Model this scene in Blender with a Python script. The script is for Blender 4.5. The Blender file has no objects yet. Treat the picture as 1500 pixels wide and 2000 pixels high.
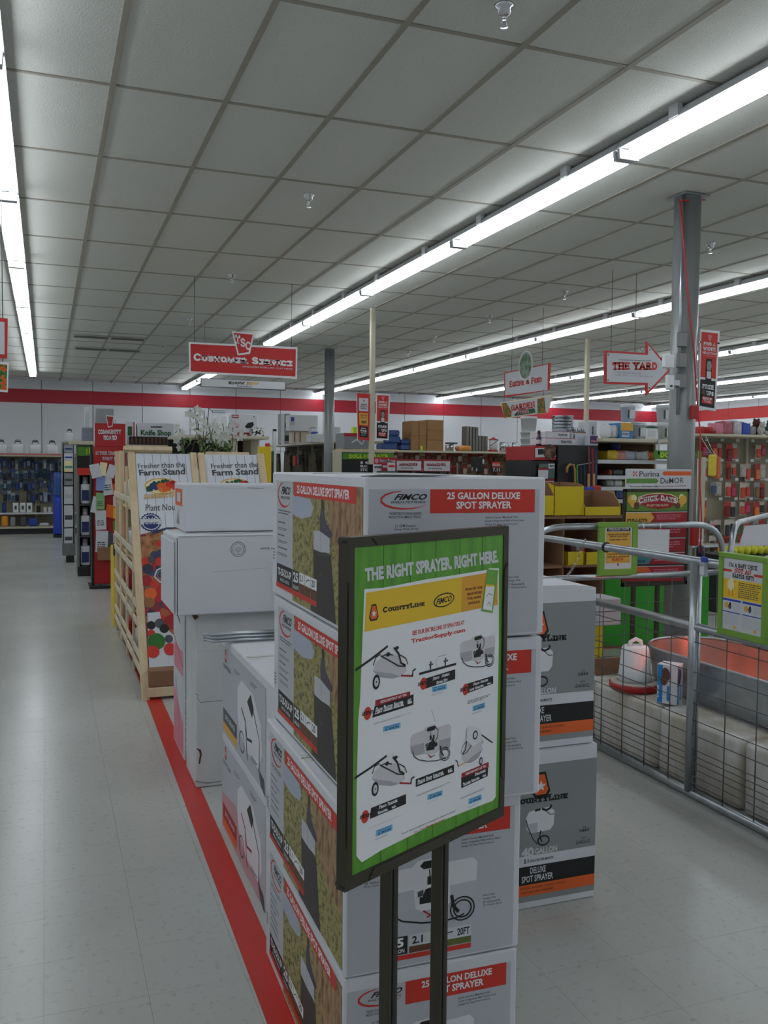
import bpy, bmesh, math, random
from mathutils import Vector, Matrix
random.seed(7)
C = bpy.context.scene.collection
PI = math.pi

# ------------------------------------------------------------------ camera
F, YAW, PIT, ROL, CAMH = 1762.6, .358826, -.051923, .0098417, 1.65
CP = Vector((0, 0, CAMH))
cf = Vector((math.sin(YAW)*math.cos(PIT), math.cos(YAW)*math.cos(PIT), math.sin(PIT)))
_r = Vector((math.cos(YAW), -math.sin(YAW), 0)); _u = _r.cross(cf)
cr = _r*math.cos(ROL)+_u*math.sin(ROL); cu = -_r*math.sin(ROL)+_u*math.cos(ROL)
cam_d = bpy.data.cameras.new('camera'); cam = bpy.data.objects.new('camera', cam_d); C.objects.link(cam)
cam.matrix_world = Matrix(((cr.x, cu.x, -cf.x, 0), (cr.y, cu.y, -cf.y, 0), (cr.z, cu.z, -cf.z, CAMH), (0, 0, 0, 1)))
cam_d.sensor_fit = 'VERTICAL'; cam_d.sensor_height = 24; cam_d.lens = 24*F/2000
cam_d.clip_start = .05; cam_d.clip_end = 100
sc = bpy.context.scene; sc.camera = cam
# ------------------------------------------------------------------ world, exposure
w = bpy.data.worlds.new('world'); sc.world = w; w.use_nodes = True
w.node_tree.nodes['Background'].inputs[0].default_value = (.5, .52, .55, 1)
w.node_tree.nodes['Background'].inputs[1].default_value = .15
vs = sc.view_settings; vs.view_transform = 'Standard'; vs.look = 'None'; vs.gamma = 1; vs.use_curve_mapping = False
vs.exposure = 0.12
TUBE = 10.5            # strength of every fluorescent tube

def P(x, y, X=None, Y=None, Z=None):
    """photo pixel -> point on a world plane"""
    d = cf+cr*((x-750)/F)-cu*((y-1000)/F)
    t = X/d.x if X is not None else Y/d.y if Y is not None else (Z-CAMH)/d.z
    return CP+d*t

# ------------------------------------------------------------------ materials
MATS = {}
def lin(c): return tuple(((v/255)/12.92 if v/255 <= .04045 else ((v/255+.055)/1.055)**2.4) for v in c)
def mat(name, rgb, rough=.6, metal=0., noise=.04, scale=8., bump=0., emit=0., alpha=1., spec=.5, coat=0., aniso=None):
    if name in MATS: return MATS[name]
    m = bpy.data.materials.new(name); m.use_nodes = True; MATS[name] = m
    nt = m.node_tree; b = nt.nodes['Principled BSDF']
    c = lin(rgb); b.inputs['Roughness'].default_value = rough; b.inputs['Metallic'].default_value = metal
    b.inputs['Specular IOR Level'].default_value = spec
    if coat: b.inputs['Coat Weight'].default_value = coat
    if alpha < 1: b.inputs['Alpha'].default_value = alpha
    if emit:
        b.inputs['Emission Color'].default_value = (*c, 1); b.inputs['Emission Strength'].default_value = emit
        b.inputs['Base Color'].default_value = (*c, 1); return m
    if noise or bump:
        t = nt.nodes.new('ShaderNodeTexCoord'); n = nt.nodes.new('ShaderNodeTexNoise')
        n.inputs['Scale'].default_value = scale; n.inputs['Detail'].default_value = 4
        nt.links.new(t.outputs['Object'], n.inputs['Vector'])
        r = nt.nodes.new('ShaderNodeMapRange'); r.inputs['To Min'].default_value = 1-noise*2; r.inputs['To Max'].default_value = 1+noise*2
        nt.links.new(n.outputs['Fac'], r.inputs['Value'])
        x = nt.nodes.new('ShaderNodeMix'); x.data_type = 'RGBA'; x.blend_type = 'MULTIPLY'; x.inputs[0].default_value = 1
        x.inputs[6].default_value = (*c, 1); nt.links.new(r.outputs['Result'], x.inputs[7]); nt.links.new(x.outputs[2], b.inputs['Base Color'])
        if bump:
            bp = nt.nodes.new('ShaderNodeBump'); bp.inputs['Strength'].default_value = bump; bp.inputs['Distance'].default_value = .01
            nt.links.new(n.outputs['Fac'], bp.inputs['Height']); nt.links.new(bp.outputs['Normal'], b.inputs['Normal'])
    else: b.inputs['Base Color'].default_value = (*c, 1)
    return m
def ramp_mat(name, stops, scale=20, rough=.7, detail=6, stretch=(1, 1, 1), vor=False, bump=0, metal=0.):
    """colour picked from stops by noise: photo prints, wood, marbled film"""
    if name in MATS: return MATS[name]
    m = bpy.data.materials.new(name); m.use_nodes = True; MATS[name] = m
    nt = m.node_tree; b = nt.nodes['Principled BSDF']; b.inputs['Roughness'].default_value = rough; b.inputs['Metallic'].default_value = metal
    t = nt.nodes.new('ShaderNodeTexCoord'); mp = nt.nodes.new('ShaderNodeMapping'); mp.inputs['Scale'].default_value = stretch
    nt.links.new(t.outputs['Object'], mp.inputs['Vector'])
    if vor:
        n = nt.nodes.new('ShaderNodeTexVoronoi'); n.inputs['Scale'].default_value = scale; o = n.outputs['Color']
    else:
        n = nt.nodes.new('ShaderNodeTexNoise'); n.inputs['Scale'].default_value = scale; n.inputs['Detail'].default_value = detail; o = n.outputs['Fac']
    nt.links.new(mp.outputs['Vector'], n.inputs['Vector'])
    cr_ = nt.nodes.new('ShaderNodeValToRGB'); nt.links.new(o, cr_.inputs['Fac'])
    e = cr_.color_ramp.elements
    while len(e) < len(stops): e.new(.5)
    for i, (p, c) in enumerate(stops): e[i].position = p; e[i].color = (*lin(c), 1)
    nt.links.new(cr_.outputs['Color'], b.inputs['Base Color'])
    if bump:
        bp = nt.nodes.new('ShaderNodeBump'); bp.inputs['Strength'].default_value = bump; bp.inputs['Distance'].default_value = .01
        nt.links.new(n.outputs[0], bp.inputs['Height']); nt.links.new(bp.outputs['Normal'], b.inputs['Normal'])
    return m
def ink(name, rgb, rough=.55): return mat('ink_'+name, rgb, rough, 0, .0)
WHITE = ink('white', (232, 234, 238)); BLACK = ink('black', (22, 22, 24)); RED = ink('red', (205, 52, 38)); DRED = ink('dark_red', (160, 28, 38))
GREY = ink('grey', (184, 187, 195)); MGREY = ink('mid_grey', (140, 144, 146)); LGREY = ink('light_grey', (205, 208, 214)); DGREY = ink('dark_grey', (75, 78, 84))
GREEN = ink('green', (92, 160, 48)); YELLOW = ink('yellow', (232, 192, 40)); ORANGE = ink('orange', (226, 100, 38)); BLUE = ink('blue', (40, 70, 170))
CYAN = ink('cyan', (110, 185, 225)); PINK = ink('pink', (215, 130, 150)); CREAM = ink('cream', (236, 224, 180)); BROWN = ink('brown', (100, 62, 40))
NAVY = ink('navy', (38, 56, 110)); LIME = ink('lime', (190, 215, 50)); TEAL = ink('teal', (70, 150, 155)); FOREST = ink('forest', (30, 90, 50)); GOLD = ink('gold', (222, 170, 70))
carton_white = mat('white_cardboard', (212, 214, 220), .55, 0, .03, 3, .03)
carton_grey = mat('grey_printed_cardboard', (170, 173, 178), .5, 0, .03, 3)
carton_brown = mat('brown_cardboard', (158, 118, 78), .8, 0, .05, 5)
kraft = mat('kraft_board', (140, 104, 78), .85, 0, .05, 5)
steel = mat('galvanised_steel', (172, 178, 184), .3, .9, .14, 14)
wire_m = mat('galvanised_wire', (95, 100, 104), .45, .7, .05, 20)
frame_m = mat('bronze_frame', (66, 62, 52), .35, .5, .05, 6)
wood_m = ramp_mat('pale_pine', [(.3, (204, 178, 140)), (.55, (220, 200, 166)), (.75, (188, 158, 118))], 6, .65, 5, (1, 1, .15), bump=.1)
paint_col = mat('grey_column_paint', (142, 146, 146), .35, .25, .03, 2)
beige = mat('beige_enamel', (196, 190, 168), .45, 0, .03, 3)
pegm = mat('beige_pegboard', (158, 152, 132), .7, 0, .05, 6)
blackm = mat('black_enamel', (24, 25, 27), .4, 0, .03, 4)
plastic_w = mat('white_plastic', (226, 230, 234), .35, 0, .02, 4)
clearp = mat('clear_blister', (200, 210, 218), .15, 0, .05, 30, alpha=.45)
yellowm = mat('yellow_cardboard', (222, 194, 26), .5, 0, .03, 4)
redm = mat('red_enamel', (170, 26, 30), .4, 0, .03, 4)
bluep = mat('blue_plastic', (28, 66, 180), .35, 0, .03, 4)
greenb = mat('green_board', (48, 158, 34), .5, 0, .03, 3)
chrome = mat('chrome', (215, 218, 222), .12, 1., .0)
foil = mat('tin_metal', (200, 204, 210), .22, .95, .05, 20)

# ------------------------------------------------------------------ mesh builder
class MB:
    def __init__(s): s.v = []; s.f = []; s.m = []; s.sm = []; s.mats = []
    def mi(s, m):
        if m not in s.mats: s.mats.append(m)
        return s.mats.index(m)
    def add(s, vs, fs, m, smooth=False):
        o = len(s.v); s.v += [tuple(v) for v in vs]; k = s.mi(m)
        for f in fs: s.f.append(tuple(i+o for i in f)); s.m.append(k); s.sm.append(smooth)
        return s
    def quad(s, a, b, c, d, m): return s.add([a, b, c, d], [(0, 1, 2, 3)], m)
    def box(s, x0, x1, y0, y1, z0, z1, m, M=None):
        vs = [Vector((x, y, z)) for z in (z0, z1) for y in (y0, y1) for x in (x0, x1)]
        if M: vs = [M@v for v in vs]
        return s.add(vs, [(0, 2, 3, 1), (4, 5, 7, 6), (0, 1, 5, 4), (2, 6, 7, 3), (0, 4, 6, 2), (1, 3, 7, 5)], m)
    def cbox(s, x0, x1, y0, y1, z0, z1, m, b=.004, seg=1, M=None, smooth=False):
        bm = bmesh.new(); bmesh.ops.create_cube(bm, size=1)
        for v in bm.verts: v.co = ((x0+x1)/2+v.co.x*(x1-x0), (y0+y1)/2+v.co.y*(y1-y0), (z0+z1)/2+v.co.z*(z1-z0))
        bmesh.ops.bevel(bm, geom=bm.edges[:], offset=b, segments=seg, profile=.5, affect='EDGES')
        vs = [M@v.co if M else v.co.copy() for v in bm.verts]
        s.add(vs, [[v.index for v in f.verts] for f in bm.faces], m, smooth); bm.free(); return s
    def ring(s, pts, closed, m, smooth):
        n = len(pts[0]); vs = [p for r in pts for p in r]; fs = []
        for i in range(len(pts)-1):
            for j in range(n): k = (j+1) % n; fs.append((i*n+j, i*n+k, (i+1)*n+k, (i+1)*n+j))
        if closed: fs.append(tuple(range(n))[::-1]); fs.append(tuple((len(pts)-1)*n+j for j in range(n)))
        return s.add(vs, fs, m, smooth)
    def cyl(s, a, b, r0, m, r1=None, n=12, smooth=True, cap=True):
        return s.tube([a, b], [r0, r0 if r1 is None else r1], m, n, smooth, cap)
    def tube(s, pts, r, m, n=10, smooth=True, cap=True):
        pts = [Vector(p) for p in pts]; R = r if isinstance(r, (list, tuple)) else [r]*len(pts)
        rows = []; up = None
        for i, p in enumerate(pts):
            t = (pts[min(i+1, len(pts)-1)]-pts[max(i-1, 0)]).normalized()
            if up is None: up = Vector((0, 0, 1)) if abs(t.z) < .9 else Vector((1, 0, 0))
            a = t.cross(up).normalized(); up = a.cross(t).normalized()
            rows.append([p+(a*math.cos(2*PI*j/n)+up*math.sin(2*PI*j/n))*R[i] for j in range(n)])
        return s.ring(rows, cap, m, smooth)
    def lathe(s, prof, m, c=(0, 0, 0), n=16, smooth=True, sx=1, sy=1, cap=True):
        rows = [[Vector((c[0]+r*math.cos(2*PI*j/n)*sx, c[1]+r*math.sin(2*PI*j/n)*sy, c[2]+z)) for j in range(n)] for r, z in prof]
        return s.ring(rows, cap, m, smooth)
    def prism(s, poly, y0, y1, m, M=None):
        """poly in x,z extruded along y"""
        n = len(poly); vs = [Vector((x, y0, z)) for x, z in poly]+[Vector((x, y1, z)) for x, z in poly]
        if M: vs = [M@v for v in vs]
        return s.add(vs, [tuple(range(n)), tuple(range(2*n-1, n-1, -1))]+[(i, i+n, (i+1) % n+n, (i+1) % n) for i in range(n)], m)
    def mesh(s, name):
        me = bpy.data.meshes.new(name); me.from_pydata(s.v, [], s.f)
        for m in s.mats: me.materials.append(m)
        me.polygons.foreach_set('material_index', s.m); me.polygons.foreach_set('use_smooth', s.sm); me.update(); return me
    def build(s, name, parent=None, loc=None, kind=None):
        o = bpy.data.objects.new(name, s.mesh(name)); C.objects.link(o)
        if parent: o.parent = parent
        if loc is not None: o.location = loc
        if kind: o['kind'] = kind
        return o
def thing(name, label, cat, loc=(0, 0, 0), rz=0, group=None):
    o = bpy.data.objects.new(name, None); C.objects.link(o); o.empty_display_size = .05
    o.location = loc; o.rotation_euler = (0, 0, rz); o['label'] = label; o['category'] = cat
    if group: o['group'] = group
    return o
def tag(o, label, cat, group=None):
    o['label'] = label; o['category'] = cat
    if group: o['group'] = group
    return o
def dup(root, loc, rz=0, label=None, group=None, scale=None, rot=None):
    r = root.copy(); C.objects.link(r); r.location = loc; r.rotation_euler = rot or (0, 0, rz)
    if scale: r.scale = scale
    if label: r['label'] = label
    if group: r['group'] = group
    if root.name not in TREE: TREE[root.name] = [(ch, list(ch.children)) for ch in root.children]
    for ch, gs in TREE[root.name]:
        c = ch.copy(); C.objects.link(c); c.parent = r
        for g in gs:
            d = g.copy(); C.objects.link(d); d.parent = c
    return r
TREE = {}
ORD = ['first', 'second', 'third', 'fourth', 'fifth', 'sixth', 'seventh', 'eighth', 'ninth', 'tenth', 'eleventh', 'twelfth', 'thirteenth', 'fourteenth', 'fifteenth', 'sixteenth', 'seventeenth', 'eighteenth', 'nineteenth', 'twentieth', 'twenty-first', 'twenty-second', 'twenty-third', 'twenty-fourth', 'twenty-fifth', 'twenty-sixth']
ROW = ['top', 'second', 'third', 'fourth', 'fifth', 'lowest']
STAMPS = []
class Stamp:
    """first place() moves the original, later ones copy it with its parts"""
    def __init__(s, root): s.root = root; s.used = False; STAMPS.append(s)
    def place(s, loc, rz=0, label=None, group=None, scale=None, rot=None):
        if not s.used:
            s.used = True; r = s.root; r.location = loc; r.rotation_euler = rot or (0, 0, rz)
            if scale: r.scale = scale
            if label: r['label'] = label
            if group: r['group'] = group
            return r
        k = s.root.scale.copy(); return dup(s.root, loc, rz, label, group, scale or (1, 1, 1), rot)

# ------------------------------------------------------------------ lettering
TC = {}
def bfont(txt, bold=.0):
    k = (txt, bold)
    if k not in TC:
        cu_ = bpy.data.curves.new('t', 'FONT'); cu_.body = txt; cu_.size = 1; cu_.offset = bold; cu_.resolution_u = 2
        ob = bpy.data.objects.new('t', cu_); me = bpy.data.meshes.new_from_object(ob)
        v = [(p.co.x, p.co.y) for p in me.vertices]; f = [tuple(p.vertices) for p in me.polygons]
        bpy.data.meshes.remove(me); bpy.data.objects.remove(ob); bpy.data.curves.remove(cu_)
        TC[k] = (v, f)
    return TC[k]
def arc(cx, cy, rx, ry, a0, a1, n=8): return [(cx+rx*math.cos(math.radians(a0+(a1-a0)*i/n)), cy+ry*math.sin(math.radians(a0+(a1-a0)*i/n))) for i in range(n+1)]
GL = {'A': (.8, [[(0.05, 0), (.4, 1), (.75, 0)], [(.18, .33), (.62, .33)]], [(.05, 0), (.75, 0)]),
 'B': (.65, [[(.08, 0), (.08, 1), (.35, 1)]+arc(.35, .76, .22, .24, 90, -90)+[(.08, .52)], arc(.38, .26, .24, .26, 90, -90)+[(.08, 0)]], []),
 'C': (.68, [arc(.36, .5, .32, .5, 50, 310, 12)], []), 'D': (.7, [[(.08, 0), (.08, 1), (.3, 1)]+arc(.3, .5, .34, .5, 90, -90)+[(.08, 0)]], []),
 'E': (.62, [[(.58, 1), (.08, 1), (.08, 0), (.6, 0)], [(.08, .5), (.45, .5)]], []), 'F': (.6, [[(.56, 1), (.08, 1), (.08, 0)], [(.08, .5), (.45, .5)]], [(.08, 0)]),
 'G': (.72, [arc(.36, .5, .32, .5, 50, 300, 12)+[(.64, .1), (.64, .45), (.42, .45)]], []), 'H': (.76, [[(.1, 0), (.1, 1)], [(.66, 0), (.66, 1)], [(.1, .5), (.66, .5)]], [(.1, 0), (.1, 1), (.66, 0), (.66, 1)]),
 'I': (.3, [[(.15, 0), (.15, 1)]], [(.15, 0), (.15, 1)]), 'J': (.55, [[(.42, 1), (.42, .25)]+arc(.24, .25, .18, .25, 0, -180)], [(.42, 1)]),
 'K': (.76, [[(.1, 0), (.1, 1)], [(.64, 1), (.12, .42)], [(.3, .58), (.66, 0)]], [(.1, 0), (.1, 1), (.64, 1), (.66, 0)]),
 'L': (.6, [[(.1, 1), (.1, 0), (.56, 0), (.56, .22)]], [(.1, 1)]), 'M': (.95, [[(.1, 0), (.1, 1), (.47, .2), (.84, 1), (.84, 0)]], [(.1, 0), (.84, 0)]),
 'N': (.8, [[(.1, 0), (.1, 1), (.68, 0), (.68, 1)]], [(.1, 0), (.68, 1)]), 'O': (.72, [arc(.36, .5, .31, .5, 0, 360, 14)], []),
 'P': (.64, [[(.1, 0), (.1, 1), (.33, 1)]+arc(.33, .72, .25, .28, 90, -90)+[(.1, .44)]], [(.1, 0)]), 'Q': (.72, [arc(.36, .5, .31, .5, 0, 360, 14), [(.42, .2), (.7, -.08)]], []),
 'R': (.72, [[(.1, 0), (.1, 1), (.33, 1)]+arc(.33, .73, .25, .27, 90, -90)+[(.1, .46)], [(.36, .46), (.62, 0)]], [(.1, 0), (.62, 0)]),
 'S': (.62, [arc(.31, .75, .24, .25, 30, 270, 9)+arc(.31, .25, .26, .25, 90, -150, 9)], []), 'T': (.68, [[(.04, .82), (.04, 1), (.64, 1), (.64, .82)], [(.34, 1), (.34, 0)]], [(.34, 0)]),
 'U': (.74, [[(.1, 1), (.1, .3)]+arc(.37, .3, .27, .3, 180, 360)+[(.64, 1)]], [(.1, 1), (.64, 1)]), 'V': (.76, [[(.08, 1), (.38, 0), (.68, 1)]], [(.08, 1), (.68, 1)]),
 'W': (1.05, [[(.08, 1), (.3, 0), (.52, .85), (.75, 0), (.97, 1)]], [(.08, 1), (.97, 1)]), 'X': (.72, [[(.08, 0), (.64, 1)], [(.08, 1), (.64, 0)]], [(.08, 0), (.64, 1), (.08, 1), (.64, 0)]),
 'Y': (.74, [[(.08, 1), (.37, .48), (.66, 1)], [(.37, .48), (.37, 0)]], [(.08, 1), (.66, 1), (.37, 0)]), 'Z': (.62, [[(.06, .8), (.06, 1), (.56, 1), (.06, 0), (.58, 0), (.58, .2)]], []),
 '&': (.75, [[(.68, 0), (.2, .65)]+arc(.32, .8, .16, .2, 200, -20)+arc(.3, .25, .24, .25, 80, 330)+[(.66, .45)]], []), '.': (.22, [[(.1, 0), (.1, .04)]], []), ',': (.22, [[(.1, .04), (.04, -.15)]], []),
 "'": (.2, [[(.1, 1), (.1, .75)]], []), '!': (.25, [[(.12, 1), (.12, .3)], [(.12, 0), (.12, .04)]], []), '$': (.62, [arc(.31, .72, .22, .2, 30, 270, 9)+arc(.31, .28, .24, .24, 90, -150, 9), [(.31, -.1), (.31, 1.1)]], []), ' ': (.3, [], [])}
def slab(txt, wt=.2, caps=False):
    k = ('slab', txt, wt, caps)
    if k in TC: return TC[k]
    V = []; Fc = []; x = 0; h = wt/2; first = True
    for ch in txt:
        s = 1.0
        if caps and (ch.islower()): s = .78
        g = GL.get(ch.upper(), GL[' '])
        if ch.islower() and not caps: s = .78
        def tr(p): return (x+p[0]*s*1.05, h+p[1]*(s*(1+0)-wt))
        for st in g[1]:
            pts = [tr(p) for p in st]; n = len(pts); L = []
            closed = n > 3 and abs(pts[0][0]-pts[-1][0])+abs(pts[0][1]-pts[-1][1]) < 1e-4
            for i in range(n):
                a = pts[i-1] if i else (pts[-2] if closed else None); b = pts[i+1] if i < n-1 else (pts[1] if closed else None)
                d1 = Vector((pts[i][0]-a[0], pts[i][1]-a[1])).normalized() if a else None
                d2 = Vector((b[0]-pts[i][0], b[1]-pts[i][1])).normalized() if b else None
                if d1 is None: d1 = d2
                if d2 is None: d2 = d1
                n1 = Vector((-d1.y, d1.x)); n2 = Vector((-d2.y, d2.x)); m = (n1+n2)
                m = m.normalized() if m.length > .2 else n1
                k2 = min(1/max(m.dot(n1), .45), 1.9); e = Vector((0, 0))
                if a is None: e = -d2*h*.98
                if b is None: e = d1*h*.98
                L.append((Vector(pts[i])+m*h*k2+e, Vector(pts[i])-m*h*k2+e))
            o = len(V)
            for l, r in L: V += [tuple(l), tuple(r)]
            for i in range(n-1): Fc.append((o+2*i, o+2*i+1, o+2*i+3, o+2*i+2))
        for p in g[2]:
            q = tr(p); ww = wt*1.15; hh = wt*.36; yy = q[1]-h+hh if p[1] < .5 else q[1]+h-hh
            o = len(V); V += [(q[0]-ww, yy-hh), (q[0]+ww, yy-hh), (q[0]+ww, yy+hh), (q[0]-ww, yy+hh)]; Fc.append((o, o+1, o+2, o+3))
        x += (g[0]*s*1.05)+wt*.75
    TC[k] = (V, Fc); return TC[k]

def crop(x0, y0, k): return lambda cx, cy: (x0+cx/k, y0+cy/k)
ID = lambda x, y: (x, y)
class Face:
    """a printed face: origin o, right vector u, up vector v (unit), all world; parts are built under parent (an Empty at loc, rz)"""
    def __init__(s, o, u, v, parent, px=ID, eps=.0004):
        s.o = Vector(o); s.u = Vector(u).normalized(); s.v = Vector(v).normalized(); s.n = s.u.cross(s.v).normalized()
        s.parent = parent; s.px = px; s.L = {}; s.k = 0; s.boxes = []; s.eps = eps; s.g = 0; s.cur = (0, 'lettering')
        s.inv = (Matrix.Translation(parent.location)@parent.rotation_euler.to_matrix().to_4x4()).inverted() if parent else Matrix()
    def q(s, x, y):
        x, y = s.px(x, y); d = cf+cr*((x-750)/F)-cu*((y-1000)/F); t = (s.o-CP).dot(s.n)/d.dot(s.n)
        r = CP+d*t-s.o; return (r.dot(s.u), r.dot(s.v))
    def to(s, name): s.g += 1; s.cur = (s.g, name); return s
    def w(s, a, b, k): return s.inv@(s.o+s.u*a+s.v*b+s.n*(s.eps*k))
    def emit(s, uv, faces, m):
        xs = [a for a, b in uv]; ys = [b for a, b in uv]; bb = (min(xs), min(ys), max(xs), max(ys))
        lv = 1+max([l for l, q in s.boxes if q[0] < bb[2] and q[2] > bb[0] and q[1] < bb[3] and q[3] > bb[1]] or [0])   # one thin layer above whatever it overprints
        s.boxes.append((lv, bb)); s.L.setdefault(s.cur, MB()).add([s.w(a, b, lv) for a, b in uv], faces, m)
    def poly(s, pts, m, px=True):
        pts = [s.q(*p) for p in pts] if px else pts
        ar = sum(pts[i][0]*pts[(i+1) % len(pts)][1]-pts[(i+1) % len(pts)][0]*pts[i][1] for i in range(len(pts)))
        if ar < 0: pts = pts[::-1]
        s.emit(pts, [tuple(range(len(pts)))], m); return s
    def rect(s, a0, b0, a1, b1, m): return s.poly([(a0, b0), (a1, b0), (a1, b1), (a0, b1)], m, False)
    def ell(s, c, rx, ry, m, px=False, n=20, rot=0):
        if px: c = s.q(*c)
        s.poly([(c[0]+rx*math.cos(t)*math.cos(rot)-ry*math.sin(t)*math.sin(rot), c[1]+rx*math.cos(t)*math.sin(rot)+ry*math.sin(t)*math.cos(rot)) for t in [2*PI*i/n for i in range(n)]], m, False); return s
    def line(s, pts, wd, m, px=True):
        pts = [Vector(s.q(*p)) if px else Vector(p) for p in pts]; uv = []; fs = []
        W = wd if isinstance(wd, (list, tuple)) else [wd]*len(pts)
        for i, p in enumerate(pts):
            d = (pts[min(i+1, len(pts)-1)]-pts[max(i-1, 0)]); d = d.normalized() if d.length > 1e-9 else Vector((1, 0)); n = Vector((-d.y, d.x))*W[i]/2
            uv += [tuple(p+n), tuple(p-n)]
        for i in range(len(pts)-1): fs.append((2*i, 2*i+1, 2*i+3, 2*i+2))
        s.emit(uv, fs, m); return s
    def fit(s, g, quad, m, px=True):
        """glyph geometry g=(verts, faces) stretched into quad bl,br,tr,tl"""
        V, Fc = g
        if not V: return s
        x0 = min(a for a, b in V); x1 = max(a for a, b in V); y0 = min(b for a, b in V); y1 = max(b for a, b in V)
        q = [Vector(s.q(*p)) if px else Vector(p) for p in quad]
        uv = []
        for a, b in V:
            t = (a-x0)/(x1-x0+1e-9); r = (b-y0)/(y1-y0+1e-9)
            uv.append(tuple((q[0]*(1-t)+q[1]*t)*(1-r)+(q[3]*(1-t)+q[2]*t)*r))
        if s.cur[1] in ('lettering', 'fine_print'): s.g += 1; s.cur = (s.g, 'lettering')
        s.emit(uv, Fc, m); return s
    def text(s, t, quad, m, bold=.02, px=True): return s.fit(bfont(t, bold), quad, m, px)
    def slab(s, t, quad, m, wt=.2, px=True, caps=False): return s.fit(slab(t, wt, caps), quad, m, px)
    def box_text(s, t, x0, y0, x1, y1, m, bold=.02, sl=False, wt=.2):
        """text in an upright uv box (x0,y0 lower left)"""
        return s.fit(slab(t, wt) if sl else bfont(t, bold), [(x0, y0), (x1, y0), (x1, y1), (x0, y1)], m, False)
    def greek(s, x0, y0, x1, y1, n, m, seed=1, th=.45):
        """n lines of print too small to read"""
        rnd = random.Random(seed); uv = []; fs = []; lh = (y1-y0)/n
        for i in range(n):
            y = y1-lh*(i+.7); x = x0; xe = x1-(x1-x0)*rnd.uniform(0, .35 if i == n-1 else .15)
            while x < xe:
                wd = rnd.uniform(.6, 2.4)*lh; e = min(x+wd, xe); o = len(uv)
                uv += [(x, y), (e, y), (e, y+lh*th), (x, y+lh*th)]; fs.append((o, o+1, o+2, o+3)); x = e+lh*.35
        s.emit(uv, fs, m); return s
    def done(s):
        r = []
        for n, b in s.L.items(): r.append(b.build(n[1], s.parent))
        return r

# printed pictures of sprayers, drawn in a unit square mapped by f(s,t)->uv
def mapq(face, quad, px=True):
    q = [Vector(face.q(*p)) if px else Vector(p) for p in quad]
    return lambda s, t: tuple((q[0]*(1-s)+q[1]*s)*(1-t)+(q[3]*(1-s)+q[2]*s)*t)
TP = ink('poster_tank', (204, 202, 207)); TPS = ink('poster_tank_shade', (170, 168, 176)); TANK = ink('tank_white', (222, 222, 228)); TANKS = ink('tank_shade', (188, 190, 198)); TK, TKS = TANK, TANKS
def draw_spot(face, f, sc_, dark=False):
    TANK, TANKS = (TP, TPS) if dark else (TK, TKS)
    P_ = lambda pts, m: face.poly([f(*p) for p in pts], m, False)
    P_([(.02, .32), (.0, .72), (.06, .82), (.3, .84), (.36, .92), (.6, .94), (.66, .84), (.95, .86), (1, .78), (.98, .3), (.9, .22), (.72, .26), (.62, .2), (.4, .2), (.34, .24), (.12, .22)], TANK)
    P_([(.02, .32), (.0, .5), (.32, .52), (.34, .24), (.12, .22)], TANKS); P_([(.7, .5), (.99, .52), (.98, .3), (.9, .22), (.72, .26)], TANKS)
    P_([(.38, .84), (.42, .9), (.58, .91), (.62, .86), (.58, .8), (.42, .79)], BLACK)
    P_([(.4, .36), (.46, .34), (.6, .36), (.64, .44), (.58, .5), (.56, .58), (.52, .6), (.5, .52), (.44, .5)], BLACK)
    face.ell(f(.62, .42), sc_*.06, sc_*.06, BLACK); P_([(.38, .3), (.58, .3), (.58, .4), (.38, .4)], BLACK); P_([(.46, .56), (.5, .56), (.5, .68), (.46, .68)], BLACK); P_([(.54, .56), (.58, .56), (.58, .68), (.54, .68)], BLACK); P_([(.36, .4), (.42, .42), (.42, .5), (.36, .48)], DGREY)
    face.line([f(*p) for p in [(.6, .86), (.67, .78), (.66, .6), (.58, .5)]], sc_*.025, BLACK, False)
    face.line([f(*p) for p in [(.48, .78), (.49, .66), (.52, .58)]], sc_*.02, BLACK, False)
    face.line([f(*p) for p in [(.05, .36), (.08, .22), (.2, .1), (.4, .03), (.62, .0), (.78, .02), (.86, .06)]], sc_*.025, BLACK, False)
    for k, r in enumerate((.13, .095)):
        face.line([f(.84+r*math.cos(a), .14+r*1.3*math.sin(a)) for a in [2*PI*i/16 for i in range(17)]], sc_*.022, BLACK, False)
    face.line([f(*p) for p in [(.72, .36), (.74, .2), (.8, .1)]], sc_*.05, BLACK, False)
    face.line([f(*p) for p in [(.42, .2), (.5, .12), (.58, .16), (.46, .1)]], sc_*.025, DRED, False)
def bend(pts, r=.16, n=5):
    """polyline with its inner corners rounded"""
    P_ = [Vector(p) for p in pts]; out = [P_[0]]
    for i in range(1, len(P_)-1):
        a = (P_[i-1]-P_[i]); b = (P_[i+1]-P_[i]); d = min(r, a.length*.49, b.length*.49); a = P_[i]+a.normalized()*d; b = P_[i]+b.normalized()*d
        for k in range(n+1): t = k/n; out.append(a*(1-t)**2+P_[i]*2*t*(1-t)+b*t*t)
    return out+[P_[-1]]
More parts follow.
